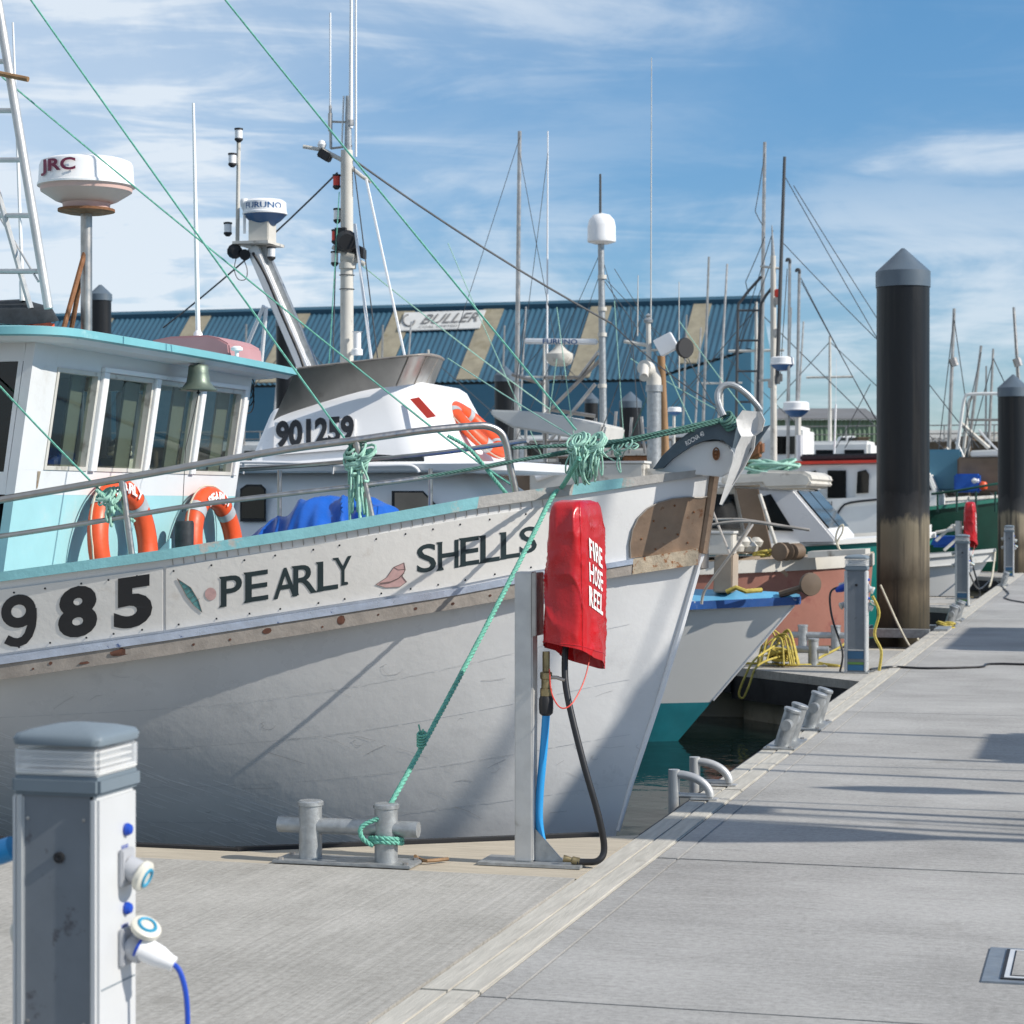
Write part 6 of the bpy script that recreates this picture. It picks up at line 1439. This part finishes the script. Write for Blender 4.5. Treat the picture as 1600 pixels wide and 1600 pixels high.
for i in range(4):
    c = PV(1150+i*11, 856-(i % 2)*7, 24.3+.05*i); m.lathe(c-UP*.07, [(.01, 0), (.09, .03), (.11, .09), (.08, .14), (.01, .16)], 12)
one('fender_heap', 'heap of dirty white buoys on the rust-red boat foredeck', 'buoys', m, 'off_white', PV(1165, 865, 24.3))
def coilpile(c, r, n, th, seed=2, flat=.4):
    rnd = random.Random(seed); m = MB()
    for i in range(n):
        cc = c+N*rnd.uniform(-.3, .3)*r+Wd*rnd.uniform(-.3, .3)*r+UP*(th*i*flat+rnd.uniform(0, th)); rr = r*rnd.uniform(.5, 1)
        tl = UP*rnd.uniform(-.3, .3); m.tube(ell(cc, (N+tl).normalized()*rr, (Wd+UP*rnd.uniform(-.3, .3)).normalized()*rr*rnd.uniform(.6, 1), 16)[:-1], th, 5, closed=True)
    return m
one('rope_coil', 'yellow rope coil on the rust-red boat deck by the winch', 'rope', coilpile(PV(1192, 868, 24.2), .11, 9, .012), 'rope_yellow', PV(1192, 868, 24.2), smooth_deg=80)
m = MB(); m.tube(smooth([PV(x, y, 24.2) for x, y in ((1298, 866), (1312, 862), (1306, 842), (1310, 826), (1317, 820), (1316, 832), (1308, 848), (1314, 860), (1330, 864))], 4), .011, 6); one('rope_loop', 'pale yellow rope loop standing on the rust-red boat bow', 'rope', m, 'rope_cream', PV(1306, 866, 24.2), smooth_deg=80)
# exhaust, pole, lights of C
ex = MB(); ex.tube([PV(1022, 760, 24.4), PV(1022, 606, 24.4)], .082, 18); ex.tube([PV(1022, 612, 24.4), PV(1022, 602, 24.4)], .098, 18)
exo = ex.build('exhaust_pipe', 'galvanised', Cb)
m = MB(); m.tube(smooth([PV(1022, 606, 24.4), PV(1021, 590, 24.4), PV(1015, 578, 24.35), PV(1006, 574, 24.2)], 5), .085, 16); m.tube([PV(1008, 572, 24.25), PV(1006, 590, 24.0)], .05, 14); m.build('elbow', 'off_white', exo)
wp = pole(Cb, 1041, 745, 1033, 556, 24.7, .05, .045, 'mast_pole', 'wood_pole', 12)
pole(wp, 1014, 575, 1013, 500, 24.5, .032, .028, 'mast_tube', 'off_white'); m = MB(); m.lathe(PV(1013, 500, 24.5), [(.05, -.03), (.055, 0), (.02, .03), (.035, .05), (.001, .08)], 12); m.build('mast_cap', 'galvanised', wp)
m = MB(); m.obox(PV(1041, 538, 24.5), N*.10+UP*.05, Wd*.05, UP*.09-N*.05); m.build('flood_light', 'clean_white', wp, bevel=.006)
m = MB(); m.lathe(PV(1068, 544, 24.4), [(.02, -.05), (.10, -.02), (.12, .03), (.11, .05)], 18, N*.8-Wd*.7); m.build('search_light', 'black_rubber', wp)
m = MB(); m.tube([PV(975, 533, 24.5), PV(1014, 540, 24.5)], .022, 8); m.tube([PV(1000, 548, 24.5), PV(1062, 545, 24.5)], .014, 8); m.build('crosstree', 'off_white', wp)
for x0, y0, y1 in ((1017, 500, 90), (996, 525, 430), (1061, 606, 440)): whip(x0, y0, x0+(1 if x0 < 1060 else 0), y1, 24.6, .008, Cb, 'off_white', base=False)
poly_slab(Cb, [(765, 640), (800, 641), (836, 643), (890, 652), (942, 664), (936, 690), (925, 690), (880, 682), (800, 668), (768, 650)], 24.6, 1.2, 'awning', 'canvas_grey', bevel=.02)
m = MB()
for x in (780, 850, 915): m.tube([PV(x, 668 if x < 900 else 685, 24.8), PV(x+4, 800, 24.8)], .02, 6)
m.build('awning_post', 'steel', Cb)
m = MB(); m.tube([PV(838, 746, 23.9), PV(872, 734, 23.9), PV(900, 736, 24.0)], .05, 14); m.build('deck_pipe', 'clean_white', Cb)
m = MB(); m.obox(PV(960, 752, 24.3), N*.9, Wd*.4, UP*.14); m.build('deck_locker', 'off_white', Cb, bevel=.02)
m = MB(); m.obox(PV(880, 765, 24.5), N*.7, Wd*.5, UP*.22); m.build('hatch_coaming', 'brown_paint', Cb, bevel=.02)

# ---- D: teal hull, white cabin
vD = 30.1
D = thing('fishing_boat', 'teal hulled boat with sloping white windscreen behind the rust-red boat', 'fishing boat', W(-7, vD, WATER))
ubD = vD*ratio(1462)
gen_hull(D, ubD, vD, 11, 1.6, 1.12, .93, .8, 'teal_hull', 'black_paint', 'far_white', 'far_white', p=2.2, Lb=3.6, zline=-.3, gw=.08, gh=.05, flare=.85)
cbD = thing  # noqa
m = MB(); m.prism([PV(x, y, 28.9) for x, y in ((1120, 760), (1240, 764), (1306, 842), (1306, 850), (1120, 852))], Wd*2.3); cD = m.build('cabin', 'clean_white', D, bevel=.03)
poly_slab(cD, [(1189, 776), (1204, 772), (1240, 830), (1190, 828)], 28.86, .02, 'side_window', 'glass_dark')
# front windows on the slope
A0_, A1_ = PV(1240, 764, 28.9), PV(1306, 842, 28.9)
dn = (A1_-A0_); nrm = dn.cross(Wd).normalized(); nrm = nrm if nrm.dot(N) > 0 else -nrm
for a, c in ((.06, 1.10), (1.2, 2.24)):
    q = [A0_+dn*.05+Wd*a, A0_+dn*.05+Wd*c, A0_+dn*.80+Wd*c, A0_+dn*.80+Wd*a]
    m = MB(); m.prism([p+nrm*.004 for p in q], nrm*.02); m.build('front_window', 'glass_dark', cD)
m = MB(); m.prism([PV(x, y, 28.8) for x, y in ((1100, 750), (1244, 755), (1246, 763), (1100, 759))], Wd*2.5); m.build('cabin_roof', 'far_white', D, bevel=.02)
mD = pole(D, 944, 780, 939, 378, 30, .058, .045, 'mast', 'galvanised', 12)
for y in (430, 480, 520, 600): 
    m = MB(); m.tube([PV(941, y, 30), PV(941, y+6, 30)], .065, 12); m.build('mast_band', 'off_white', mD)
c = PV(940, 378, 30); r = 22/F*c.y
m = MB(); m.lathe(c, [(r*.5, -.03), (r, 0), (r*1.02, .03), (r, .06), (r, r*1.1), (r*.9, r*1.55), (r*.6, r*1.9), (.01, r*2.05)], 28); m.build('satellite_dome', 'clean_white', mD)
pole(mD, 938, 335, 938, 272, 30, .02, .016, 'dark_rod', 'wire', 6)
pole(D, 806, 760, 812, 205, 30.4, .04, .028, 'trolling_pole', 'dull_steel'); pole(D, 854, 760, 856, 205, 30.2, .018, .010, 'whip_aerial', 'clean_white', 6)
m = MB(); a, b_ = PV(820, 533, 30), PV(934, 534, 30); m.obox((a+b_)/2, (b_-a)/2, Wd*.05, UP*.04); sc_ = m.build('radar_scanner', 'clean_white', D, bevel=.02)
m = MB(); write(m, 'FURUNO', quadfn(PV(848, 537, 29.93), PV(902, 538, 29.93), PV(848, 529, 29.93), PV(902, 530, 29.93)), .02); m.build('lettering', 'radar_blue', sc_)
m = MB(); m.lathe(PV(875, 572, 30), [(.10, 0), (.16, .03), (.20, .10), (.20, .17), (.12, .22), (.07, .28), (.06, .34)], 20); m.build('scanner_gearbox', 'off_white', sc_)
m = MB()
for x0, y0, x1, y1 in ((850, 590, 905, 590), (855, 590, 855, 640), (905, 590, 935, 550), (840, 660, 940, 560), (850, 700, 930, 600), (860, 640, 930, 650), (800, 585, 850, 600)): m.tube([PV(x0, y0, 30.1), PV(x1, y1, 30.1)], .028, 6)
m.build('gantry', 'dull_steel', D)
m = MB(); m.prism([PV(x, y, 29.2) for x, y in ((855, 700), (1050, 700), (1060, 850), (850, 850))], Wd*1.8); wD2 = m.build('after_house', 'off_white', D, bevel=.03)
for x in (870, 920, 970, 1015):
    poly_slab(wD2, [(x, 712), (x+32, 712), (x+32, 738), (x, 738)], 29.17, .02, 'side_window', 'glass_dark')
stays(D, [(812, 215, 700, 560), (812, 240, 880, 600), (940, 390, 800, 700), (940, 400, 1030, 690), (940, 420, 860, 640), (960, 420, 1100, 640), (856, 240, 810, 600), (940, 430, 1110, 600)], 30, .005)
stays(D, [(870, 560, 850, 700), (960, 470, 975, 690), (985, 560, 1120, 640)], 29.5, .006, 'rope_pale')

# ---- E: DRAGON boat
vE = 43.2
E = thing('fishing_boat', 'white boat with red roof trim lettered DRAGON, behind the teal boat', 'fishing boat', W(-8, vE, WATER))
ubE = vE*ratio(1450)
gen_hull(E, ubE, vE, 13, 1.9, 1.95, 1.45, .9, 'far_white', 'green_hull', 'black_paint', 'far_white', p=2.2, Lb=4, zline=.1, gw=.08, gh=.04, flare=.85)
m = MB(); m.prism([PV(x, y, 41.6) for x, y in ((1236, 724), (1372, 722), (1388, 724), (1392, 790), (1236, 800))], Wd*2.8); cE = m.build('wheelhouse', 'far_white', E, bevel=.04)
m = MB(); m.prism([PV(x, y, 41.5) for x, y in ((1232, 726), (1234, 721), (1385, 718), (1394, 720), (1394, 723), (1385, 722.5))], Wd*3); m.build('roof_trim', 'red_trim', E)
m = MB(); m.prism([PV(x, y, 41.8) for x, y in ((1250, 720), (1250, 710), (1372, 708), (1378, 717))], Wd*2.4); m.build('roof_box', 'cloth_dark', E, bevel=.03)
for pts in ([(1266, 738), (1274, 735), (1278, 740), (1278, 774), (1264, 774)], [(1293, 735), (1322, 735), (1322, 778), (1293, 778)], [(1340, 737), (1353, 734), (1358, 741), (1357, 770), (1338, 771)]):
    poly_slab(cE, pts, 41.56, .02, 'side_window', 'glass_dark')
m = MB(); write(m, 'DRAGON', quadfn(PV(1264, 795, 41.2), PV(1300, 792, 41.2), PV(1264, 786, 41.2), PV(1300, 783, 41.2)), .03); m.build('lettering', 'black_paint', E)
m = MB(); m.tube(smooth([PV(x, y, 41.22) for x, y in ((1262, 812), (1300, 812), (1310, 800), (1320, 788), (1345, 783), (1400, 778))], 2), .02, 6); m.build('hull_line', 'black_paint', E)
poly_slab(E, [(1220, 783), (1390, 775), (1400, 780), (1395, 830), (1220, 840)], 41.25, .1, 'bulwark', 'far_white')
mE = pole(E, 1209, 740, 1208, 400, vE, .07, .055, 'mast', 'off_white', 12); pole(mE, 1208, 402, 1206, 352, vE, .045, .01, 'topmast', 'galvanised')
pole(E, 1188, 700, 1195, 222, vE+.5, .05, .035, 'trolling_pole', 'dull_steel'); pole(E, 1214, 600, 1226, 245, vE-.3, .045, .032, 'trolling_pole', 'wire')
for x0, y0, x1, y1 in ((1231, 720, 1234, 412), (1244, 720, 1249, 428)):
    pp = pole(E, x0, y0, x1, y1, vE-.5, .035, .03, 'outrigger', 'dull_steel')
    m = MB(); m.tube(smooth([PV(x1, y1, vE-.5), PV(x1, y1-6, vE-.5), PV(x1-4, y1-7, vE-.5), PV(x1-5, y1-3, vE-.5)], 3), .03, 6); m.build('tip_hook', 'wire', pp)
# ladder frame
m = MB()
m.tube(smooth([PV(1150, 700, vE), PV(1153, 500, vE), PV(1158, 470, vE), PV(1190, 432, vE)], 3), .03, 6); m.tube(smooth([PV(1182, 700, vE), PV(1187, 500, vE), PV(1192, 470, vE), PV(1206, 450, vE)], 3), .03, 6)
lf = m.build('ladder_frame', 'wire', E)
for y in (485, 532, 580, 628, 672):
    m = MB(); m.tube([PV(1151, y, vE), PV(1187, y, vE)], .022, 6); m.build('rung', 'wire', lf)
for x, y in ((1215, 470), (1212, 520), (1218, 590), (1205, 600)): 
    m = MB(); m.obox(PV(x, y, vE), N*.06, Wd*.06, UP*.08); m.build('mast_fitting', 'dull_steel', mE, bevel=.015)
m = MB(); m.obox(PV(1214, 458, vE-.2), N*.05, Wd*.04, UP*.08); m.build('red_lamp', 'sticker_red', mE, bevel=.02)
m = MB(); m.tube([PV(1188, 416, vE), PV(1222, 420, vE)], .025, 6); m.tube([PV(1184, 595, vE), PV(1210, 593, vE)], .025, 6); m.build('crosstree', 'off_white', mE)
radar_dome(E, 1222, 557, 38, vE-.4); radar_dome(E, 1244, 627, 42, vE-.6); radar_dome(E, 1054, 636, 22, vE+1)
pole(E, 1053, 700, 1053, 650, vE+1, .03, .03, 'dome_post', 'off_white', 6); pole(E, 1247, 720, 1247, 645, vE-.6, .06, .06, 'dome_post', 'off_white', 8); pole(E, 1251, 724, 1251, 680, vE-.9, .09, .09, 'exhaust_pipe', 'clean_white', 10)
pole(E, 1303, 722, 1306, 632, vE-1.2, .022, .018, 'whip_aerial', 'clean_white', 6); pole(E, 1306, 632, 1307, 560, vE-1.2, .006, .006, 'aerial_tip', 'clean_white', 4)
stays(E, [(1226, 275, 1380, 545), (1240, 290, 1385, 520), (1224, 380, 1380, 540), (1249, 430, 1368, 655), (1252, 440, 1372, 660), (1195, 240, 1180, 330), (1180, 330, 1192, 352), (1195, 370, 1165, 440), (1165, 440, 1170, 460), (1208, 360, 1120, 640), (1208, 400, 1100, 690), (1230, 420, 1218, 600), (1306, 700, 1360, 600), (1320, 700, 1345, 655)], vE, .009)
m = coilpile(PV(1205, 735, 40), .5, 10, .03, 5, .3); one('net_heap', 'green net and orange float heap behind the anchor fluke', 'net', m, 'rope_pale', PV(1205, 740, 40), smooth_deg=80)
m = MB(); m.obox(PV(1172, 712, 40), N*.25+UP*.15, Wd*.2, UP*.14); one('rusty_drum', 'small rusty metal drum behind the anchor fluke', 'drum', m, 'rust', PV(1172, 725, 40), bevel=.06)

# ---- G: grey-white small boat beyond the third finger
vG = 39.6
G = thing('dinghy', 'small pale grey boat with a sharp bow between the third and fourth pedestal', 'boat', W(-5, vG, WATER))
gen_hull(G, vG*ratio(1556), vG, 7, 1.25, .72, .5, .8, 'far_white', 'concrete_side', 'canvas_grey', 'canvas_grey', p=1.9, Lb=3.2, zline=-.35, gw=.06, gh=.05, flare=.8, bulw=.2)
m = MB()
for x0, y0, x1, y1 in ((1462, 845, 1490, 820), (1490, 820, 1508, 850), (1508, 850, 1520, 815), (1462, 832, 1520, 822), (1475, 860, 1500, 838)): m.tube([PV(x0, y0, vG-.4), PV(x1, y1, vG-.3)], .03, 6)
m.build('frame_rail', 'off_white', G)
m = MB(); m.obox(PV(1488, 846, vG), N*.35, Wd*.3, UP*.1); m.build('blue_locker', 'tarp_blue', G, bevel=.04)
poly_slab(G, [(1440, 842), (1450, 842), (1450, 820), (1440, 822)], vG, .8, 'console', 'far_white')
# ---- F: green hull
vF = 53.5
Fb = thing('fishing_boat', 'dark green hulled boat with high bow at the right edge of the photo', 'fishing boat', W(-8, vF, WATER))
gen_hull(Fb, vF*ratio(1612), vF, 14, 2.2, 1.75, 1.2, 1.0, 'green_hull', 'black_paint', 'green_rail', 'off_white', p=2.0, Lb=5, zline=-.35, gw=.12, gh=.08, flare=.75)
m = MB(); m.prism([PV(x, y, vF-1) for x, y in ((1420, 740), (1452, 738), (1466, 775), (1466, 800), (1420, 800))], Wd*2.2); cF = m.build('cabin', 'far_white', Fb, bevel=.05)
poly_slab(cF, [(1424, 746), (1447, 745), (1456, 766), (1424, 768)], vF-1.03, .02, 'side_window', 'glass_dark')
m = MB(); m.tube(smooth([PV(x, y, vF) for x, y in ((1484, 765), (1496, 700), (1504, 640), (1508, 622), (1516, 616), (1570, 615))], 3), .042, 8); m.tube([PV(1494, 690, vF), PV(1530, 770, vF)], .04, 6); m.build('gantry', 'far_white', Fb); m = MB(); m.tube(smooth([PV(x, y, vF+1.8) for x, y in ((1494, 765), (1506, 700), (1512, 640), (1516, 624), (1524, 618))], 3), .042, 8); m.build('gantry', 'off_white', Fb)
for x0, y0, x1, y1, r in ((1480, 770, 1491, 482, .055), (1508, 745, 1533, 540, .045), (1545, 700, 1552, 545, .04), (1540, 700, 1541, 572, .03), (1594, 640, 1584, 480, .05)):
    pole(Fb, x0, y0, x1, y1, vF+.5, r, r*.7, 'mast_pole', 'dull_steel', 8)
m = MB(); m.tube([PV(1512, 656, vF), PV(1570, 656, vF)], .03, 6); m.tube([PV(1488, 560, vF), PV(1492, 572, vF)], .1, 6); m.tube([PV(1588, 560, vF), PV(1592, 572, vF)], .1, 6); m.build('crosstree', 'dull_steel', Fb)
m = MB(); m.prism([PV(x, y, vF-.6) for x, y in ((1516, 704), (1558, 702), (1562, 708), (1562, 713), (1516, 714))], Wd*1.5); m.build('canopy', 'far_white', Fb, bevel=.03)
m = MB(); m.obox(PV(1538, 742, vF), N*.6, Wd*.6, UP*.42); m.build('deck_house', 'brown_paint', Fb, bevel=.04)
m = MB(); m.lathe(PV(1523, 752, vF-.9), [(.01, -.12), (.1, -.06), (.13, .02), (.09, .1), (.01, .13)], 14); m.build('float', 'clean_white', Fb)
m = MB(); m.lathe(PV(1536, 760, vF-.9), [(.01, -.1), (.1, -.06), (.12, .02), (.08, .1), (.01, .12)], 12); m.build('float', 'buoy_orange', Fb)
m = MB(); m.obox(PV(1512, 755, vF-.7), N*.3, Wd*.3, UP*.22); m.build('fish_bin', 'tarp_blue', Fb, bevel=.04)
stays(Fb, [(1491, 490, 1460, 760), (1491, 500, 1520, 700), (1552, 560, 1500, 750), (1533, 550, 1500, 700), (1584, 490, 1600, 700), (1552, 560, 1600, 660), (1390, 520, 1530, 700)], vF, .012)
m = MB(); m.tube(sag(PV(1530, 672, vF-.5), PV(1606, 738, vF-2), .1), .03, 5); m.build('fore_stay', 'far_white', Fb)
# more craft far off, closing the gap under the wharf
far_specs = [(62, 1475, 1.7, 1.5, 'far_white', 'far white workboat with low cabin seen between the green boat masts', 1.2), (70, 900, 1.9, 1.5, 'shed_end', 'far blue workboat seen below the domed mast', 0.6), (66, 700, 1.7, 1.5, 'far_white', 'far white launch behind the sloping house numbered 901259', 1.0),
             (78, 1060, 2.0, 1.6, 'rust_hull', 'far red-brown trawler seen between the exhaust pipe and the anchor', 1.4), (74, 1540, 1.8, 1.6, 'far_white', 'far white launch behind the red-orange floats of the green boat', 1.0), (84, 1330, 2.2, 1.7, 'tan_paint', 'far tan fishing boat behind the DRAGON roof', 1.3)]
for i, (v, px, zb, zm, mt, lb, ch) in enumerate(far_specs):
    u = v*ratio(px+40); t = thing('fishing_boat', lb, 'fishing boat', W(u-6, v, WATER)); gen_hull(t, u, v, 12, 2.0, zb, zm, .9, mt, 'black_paint', 'off_white', 'off_white', p=2.1, Lb=4, zline=-.1, flare=.85)
    m = MB(); m.box(u-8.5, u-4.5, v-1.3, v+1.3, zm, zm+ch+1.0); c_ = m.build('wheelhouse', 'far_white', t, bevel=.12)
    for j in range(4):
        m = MB(); m.box(u-8.2+j*.95, u-7.55+j*.95, v-1.33, v-1.305, zm+ch+.2, zm+ch+.7); m.build('window', 'glass_dark', c_)
    m = MB(); m.tube([W(u-6, v, zm+ch+1), W(u-6, v, zm+ch+4.6)], .07, 8, r2=.04); m.tube([W(u-6.8, v, zm+ch+3.2), W(u-5.2, v, zm+ch+3.2)], .04, 6); ms = m.build('mast', 'off_white', t)
    for s_ in (-1, 1):
        m = MB(); m.tube([W(u-7.4, v+s_*1.1, zm+.4), W(u-7.1, v+s_*1.5, zm+ch+5.6+random.uniform(-1, 1))], .05, 8, r2=.03); m.build('trolling_pole', 'dull_steel', t)
    line(t, W(u-6, v, zm+ch+4.4), W(u-.6, v, zb), .015, 'wire'); line(t, W(u-6, v, zm+ch+4.4), W(u-11, v, zm), .015, 'wire')

# yellow rope heap on the second finger
c = W(-3.06, 20.50, .02)
m = coilpile(c+UP*.05, .12, 16, .009, 3, .55)
rnd = random.Random(4)
for i in range(16):
    a = rnd.uniform(0, 6.28); e_ = c+N*math.cos(a)*.22+Wd*math.sin(a)*.2+UP*.01; m.tube(smooth([c+UP*.26+N*rnd.uniform(-.05, .05), c+N*math.cos(a)*.12+Wd*math.sin(a)*.1+UP*rnd.uniform(.18, .34), e_], 5), .010, 5)
m.tube(smooth([c+UP*.2, W(-3.22, 20.1, .10), W(-3.30, 20.0, -.05), W(-3.36, 19.98, -.22), W(-3.32, 19.98, -.26), W(-3.27, 20.0, -.15), W(-3.2, 20.15, .04), c+N*.1+UP*.1], 5), .011, 6)
one('rope_heap', 'tangled yellow rope heap on the second finger beneath the blue-decked bow', 'rope', m, 'rope_yellow', c, smooth_deg=80)
m = MB(); m.tube(smooth([W(-3.6, 20.5, .02), W(-3.3, 20.62, .015), W(-3.0, 20.5, .015), W(-2.7, 20.6, .015), W(-2.5, 20.52, .015), W(-2.75, 20.75, .04), W(-2.55, 21.0, .16), W(-2.4, 21.2, .3)], 5), .012, 6); one('mooring_rope', 'yellow rope running along the second finger to the cleat by the pedestal', 'rope', m, 'rope_yellow', W(-3, 20.55, 0), smooth_deg=80)
m = MB(); m.tube(smooth([W(-2.6, 25.2, .6), W(-2.35, 25.0, .1), W(-2.2, 24.8, -.1), W(-2.12, 24.6, .03)], 5), .013, 6); one('mooring_rope', 'pale rope hanging from the red-brown bow beside the thickest pile', 'rope', m, 'rope_cream', W(-2.2, 24.8, -.1), smooth_deg=80)
m = coilpile(W(-2.02, 27.35, .03), .12, 8, .012, 9, .3); one('rope_coil', 'small yellow rope coil at the foot of the leaning cleat past the thickest pile', 'rope', m, 'rope_yellow', W(-2.02, 27.35, 0), smooth_deg=80)
m = MB(); m.tube(sag(PV(1555, 862, vG), W(-2.02, 36.9, .15), .12), .016, 6); one('mooring_rope', 'pale rope from the small grey boat bow to the kerb', 'rope', m, 'rope_cream', W(-2.02, 36.9, .1), smooth_deg=80)

# ---- boats on the other side of the walkway (out of the frame, they cast the shadows on it)
def right_boat(lb, ub, v, L, hb_, zb, ch, masts, mt='far_white', wh=2.4):
    t = thing('fishing_boat', lb, 'fishing boat', W(ub+5, v, WATER))
    o, s0 = None, None
    m = MB(); rows = [[], [], []]
    for side in (-1, 1):
        r0, r1_, r2_ = [], [], []
        for i in range(21):
            q = L*(i/20)**1.6; h = hb_*(1-(1-min(1, q/3.6))**2.1); r0.append(W(ub+q, v+side*h, zb-.25*min(1, q/4))); r1_.append(W(ub+.6+q, v+side*h*.9, .0)); r2_.append(W(ub+.9+q, v+side*h*.8, -.7))
        m.grid([r0, r1_, r2_]); rows[side] = r0
    m.grid([rows[-1], rows[1]]); m.build('hull', mt, t, smooth_deg=50)
    m = MB(); m.box(ub+wh, ub+5.4, v-hb_*.6, v+hb_*.6, zb-.3, zb+ch); c_ = m.build('wheelhouse', 'far_white', t, bevel=.1)
    m = MB(); m.box(ub+wh-.04, ub+wh-.005, v-hb_*.5, v+hb_*.5, zb+ch*.5, zb+ch*.85); m.build('window', 'glass_dark', c_)
    for du, dv, h in masts:
        m = MB(); m.tube([W(ub+du, v+dv, zb-.2), W(ub+du, v+dv, h)], .045, 8, r2=.03); m.build('mast', 'off_white', t)
    return t
rb = right_boat('unseen white boat on the other side of the walkway, nearest, with tall masts', 3.2, 11.0, 9, 1.7, 1.2, 1.35, [(1.6, -.5, 7.5), (2.2, .95, 7), (3.5, -1.15, 8.5), (4, -.9, 7), (3, 1.75, 6.6)])
m = MB(); m.tube([W(6.4, 9.8, 4.1), W(5.2, 9.75, 4.2), W(4.7, 9.72, 4.25), W(4.2, 9.66, 4.32), W(3.7, 9.62, 4.36), W(3.4, 9.6, 4.36)], [.05, .06, .24, .36, .26, .05], 14); m.build('shadow_caster', 'canvas_grey', rb)  # unseen tapered blob, added to cast a shadow patch by the kerb
m = MB(); m.tube([W(6.6, 11.4, 4.3), W(5.6, 11.4, 4.3), W(5.2, 11.4, 4.3), W(4.9, 11.38, 4.3), W(4.55, 11.36, 4.3)], [.03, .03, .14, .13, .02], 12); m.build('shadow_caster', 'canvas_grey', rb)  # second unseen blob, added to shade a patch of the walkway
m = MB(); m.tube([W(3.75, 10.44, 3.9), W(3.75, 10.46, 4.15), W(3.75, 10.50, 4.55), W(3.78, 10.54, 4.85), W(3.8, 10.56, 5.05)], [.16, .22, .19, .12, .03], 14); m.build('bow_shadow_caster', 'canvas_grey', rb)  # unseen blob hung in the air, added to shadow the lower bow
for a, b_ in (((4.8, 10.5, 7.3), (3.3, 11, 1.3)), ((4.8, 10.5, 7.3), (9, 9.3, 1.2)), ((5.4, 11.95, 6.8), (3.2, 12.9, 1.0))): line(rb, W(*a), W(*b_), .012, 'wire')
rb2 = right_boat('unseen white boat on the other side of the walkway with high wheelhouse', 2.55, 13.8, 9, 1.4, 1.3, 1.95, [(3.5, .3, 7)], wh=1.15)
rb3 = right_boat('unseen large white boat on the other side of the walkway farther along', 2.6, 25.0, 12, 3.6, 1.9, 2.0, [(3.5, .3, 9), (4.5, -.5, 8)], wh=1.1)

# ---- deck clutter between the bow and the domed mast
rnd = random.Random(31)
cl_sp = [(842, 738, 25.6, .22, .10, 'orange_tone', 'small orange bin on the deck below the white awning', 'fish_bin', 'bin'), (893, 752, 24.2, .30, .12, 'brown_paint', 'brown wooden crate on the deck left of the rope bundle', 'wooden_crate', 'crate'),
         (975, 742, 24.0, .26, .13, 'off_white', 'pale fish box on the deck right of the rope bundle', 'fish_bin', 'bin'), (1000, 728, 24.9, .18, .12, 'rust', 'rusty box beside the grey exhaust pipe', 'rusty_box', 'box'), (940, 728, 25.2, .3, .1, 'cloth_dark', 'dark box behind the hanging rope bundle', 'storage_box', 'box'),
         (1120, 850, 24.0, .2, .12, 'off_white', 'pale box on the red-brown boat deck under the canopy', 'fish_bin', 'bin')]
mat('orange_tone', (0.55, 0.17, 0.02), .5)
for px, py, v, w_, h_, mt, lb, nm, ct_ in cl_sp:
    c = PV(px, py, v); t = thing(nm, lb, ct_, c-UP*h_)
    m = MB(); m.obox(c, N*w_, Wd*w_*.7, UP*h_); m.build('box_body', mt, t, bevel=.015)
    m = MB(); m.obox(c+UP*(h_+.012), N*(w_+.015), Wd*(w_*.7+.015), UP*.012); m.build('rim', 'off_white' if mt != 'off_white' else 'canvas_grey', t)
m = MB()
for i in range(9):
    x = 830+i*25+rnd.uniform(-8, 8); m.tube([PV(x, 640+rnd.uniform(0, 30), 26.2), PV(x+rnd.uniform(-12, 12), 760, 26.2)], .02, 6)
for y in (690, 715): m.tube([PV(820, y, 26.2), PV(1050, y-4, 26.2)], .02, 6)
m.build('deck_rail', 'dull_steel', Cb)
for i, (x0, y0, x1, y1, v, mt) in enumerate([(700, 380, 850, 720, 26, 'rope_pale'), (870, 480, 905, 740, 24.6, 'rope_pale'), (945, 440, 1090, 640, 29, 'wire'), (1000, 500, 930, 700, 24.6, 'wire'), (1060, 500, 1180, 660, 25, 'rope_pale'), (1035, 560, 960, 740, 24.7, 'rope_dark'), (1035, 560, 1110, 720, 24.7, 'rope_pale'), (820, 500, 790, 700, 26, 'wire'), (985, 480, 1000, 700, 26, 'wire'), (1075, 560, 1150, 690, 26, 'wire')]):
    line(Cb, PV(x0, y0, v), PV(x1, y1, v), .006, mt, 'stay', .03)
# green boat deck gear
for i, (px, py, w_, h_, mt, lb, nm) in enumerate([(1472, 735, .5, .5, 'shed_end', 'blue bin on the green hulled boat left of its gantry', 'fish_bin'), (1500, 745, .3, .25, 'off_white', 'white box on the green hulled boat under the gantry', 'storage_box'), (1550, 728, .35, .2, 'off_white', 'pale box under the white canopy of the green hulled boat', 'storage_box')]):
    c = PV(px, py, vF+.4); m = MB(); m.obox(c, N*w_, Wd*w_, UP*h_); one(nm, lb, 'box', m, mt, c-UP*h_, bevel=.05)
for x0, y0, x1, y1 in ((1478, 700, 1520, 772), (1508, 700, 1490, 772), (1520, 712, 1526, 765), (1556, 712, 1552, 765), (1500, 660, 1545, 700)):
    m = MB(); m.tube([PV(x0, y0, vF+.2), PV(x1, y1, vF+.2)], .05, 6); m.build('frame_strut', 'off_white', Fb)
m = MB(); m.tube(smooth([PV(1455, 772, vF-2.4), PV(1500, 766, vF-2.4), PV(1550, 757, vF-2.2), PV(1590, 752, vF-1.6)], 3), .03, 6)
for x in (1465, 1495, 1525, 1555): m.tube([PV(x, 768, vF-2.3), PV(x, 800, vF-2.3)], .025, 6)
m.build('guard_rail', 'green_hull', Fb)
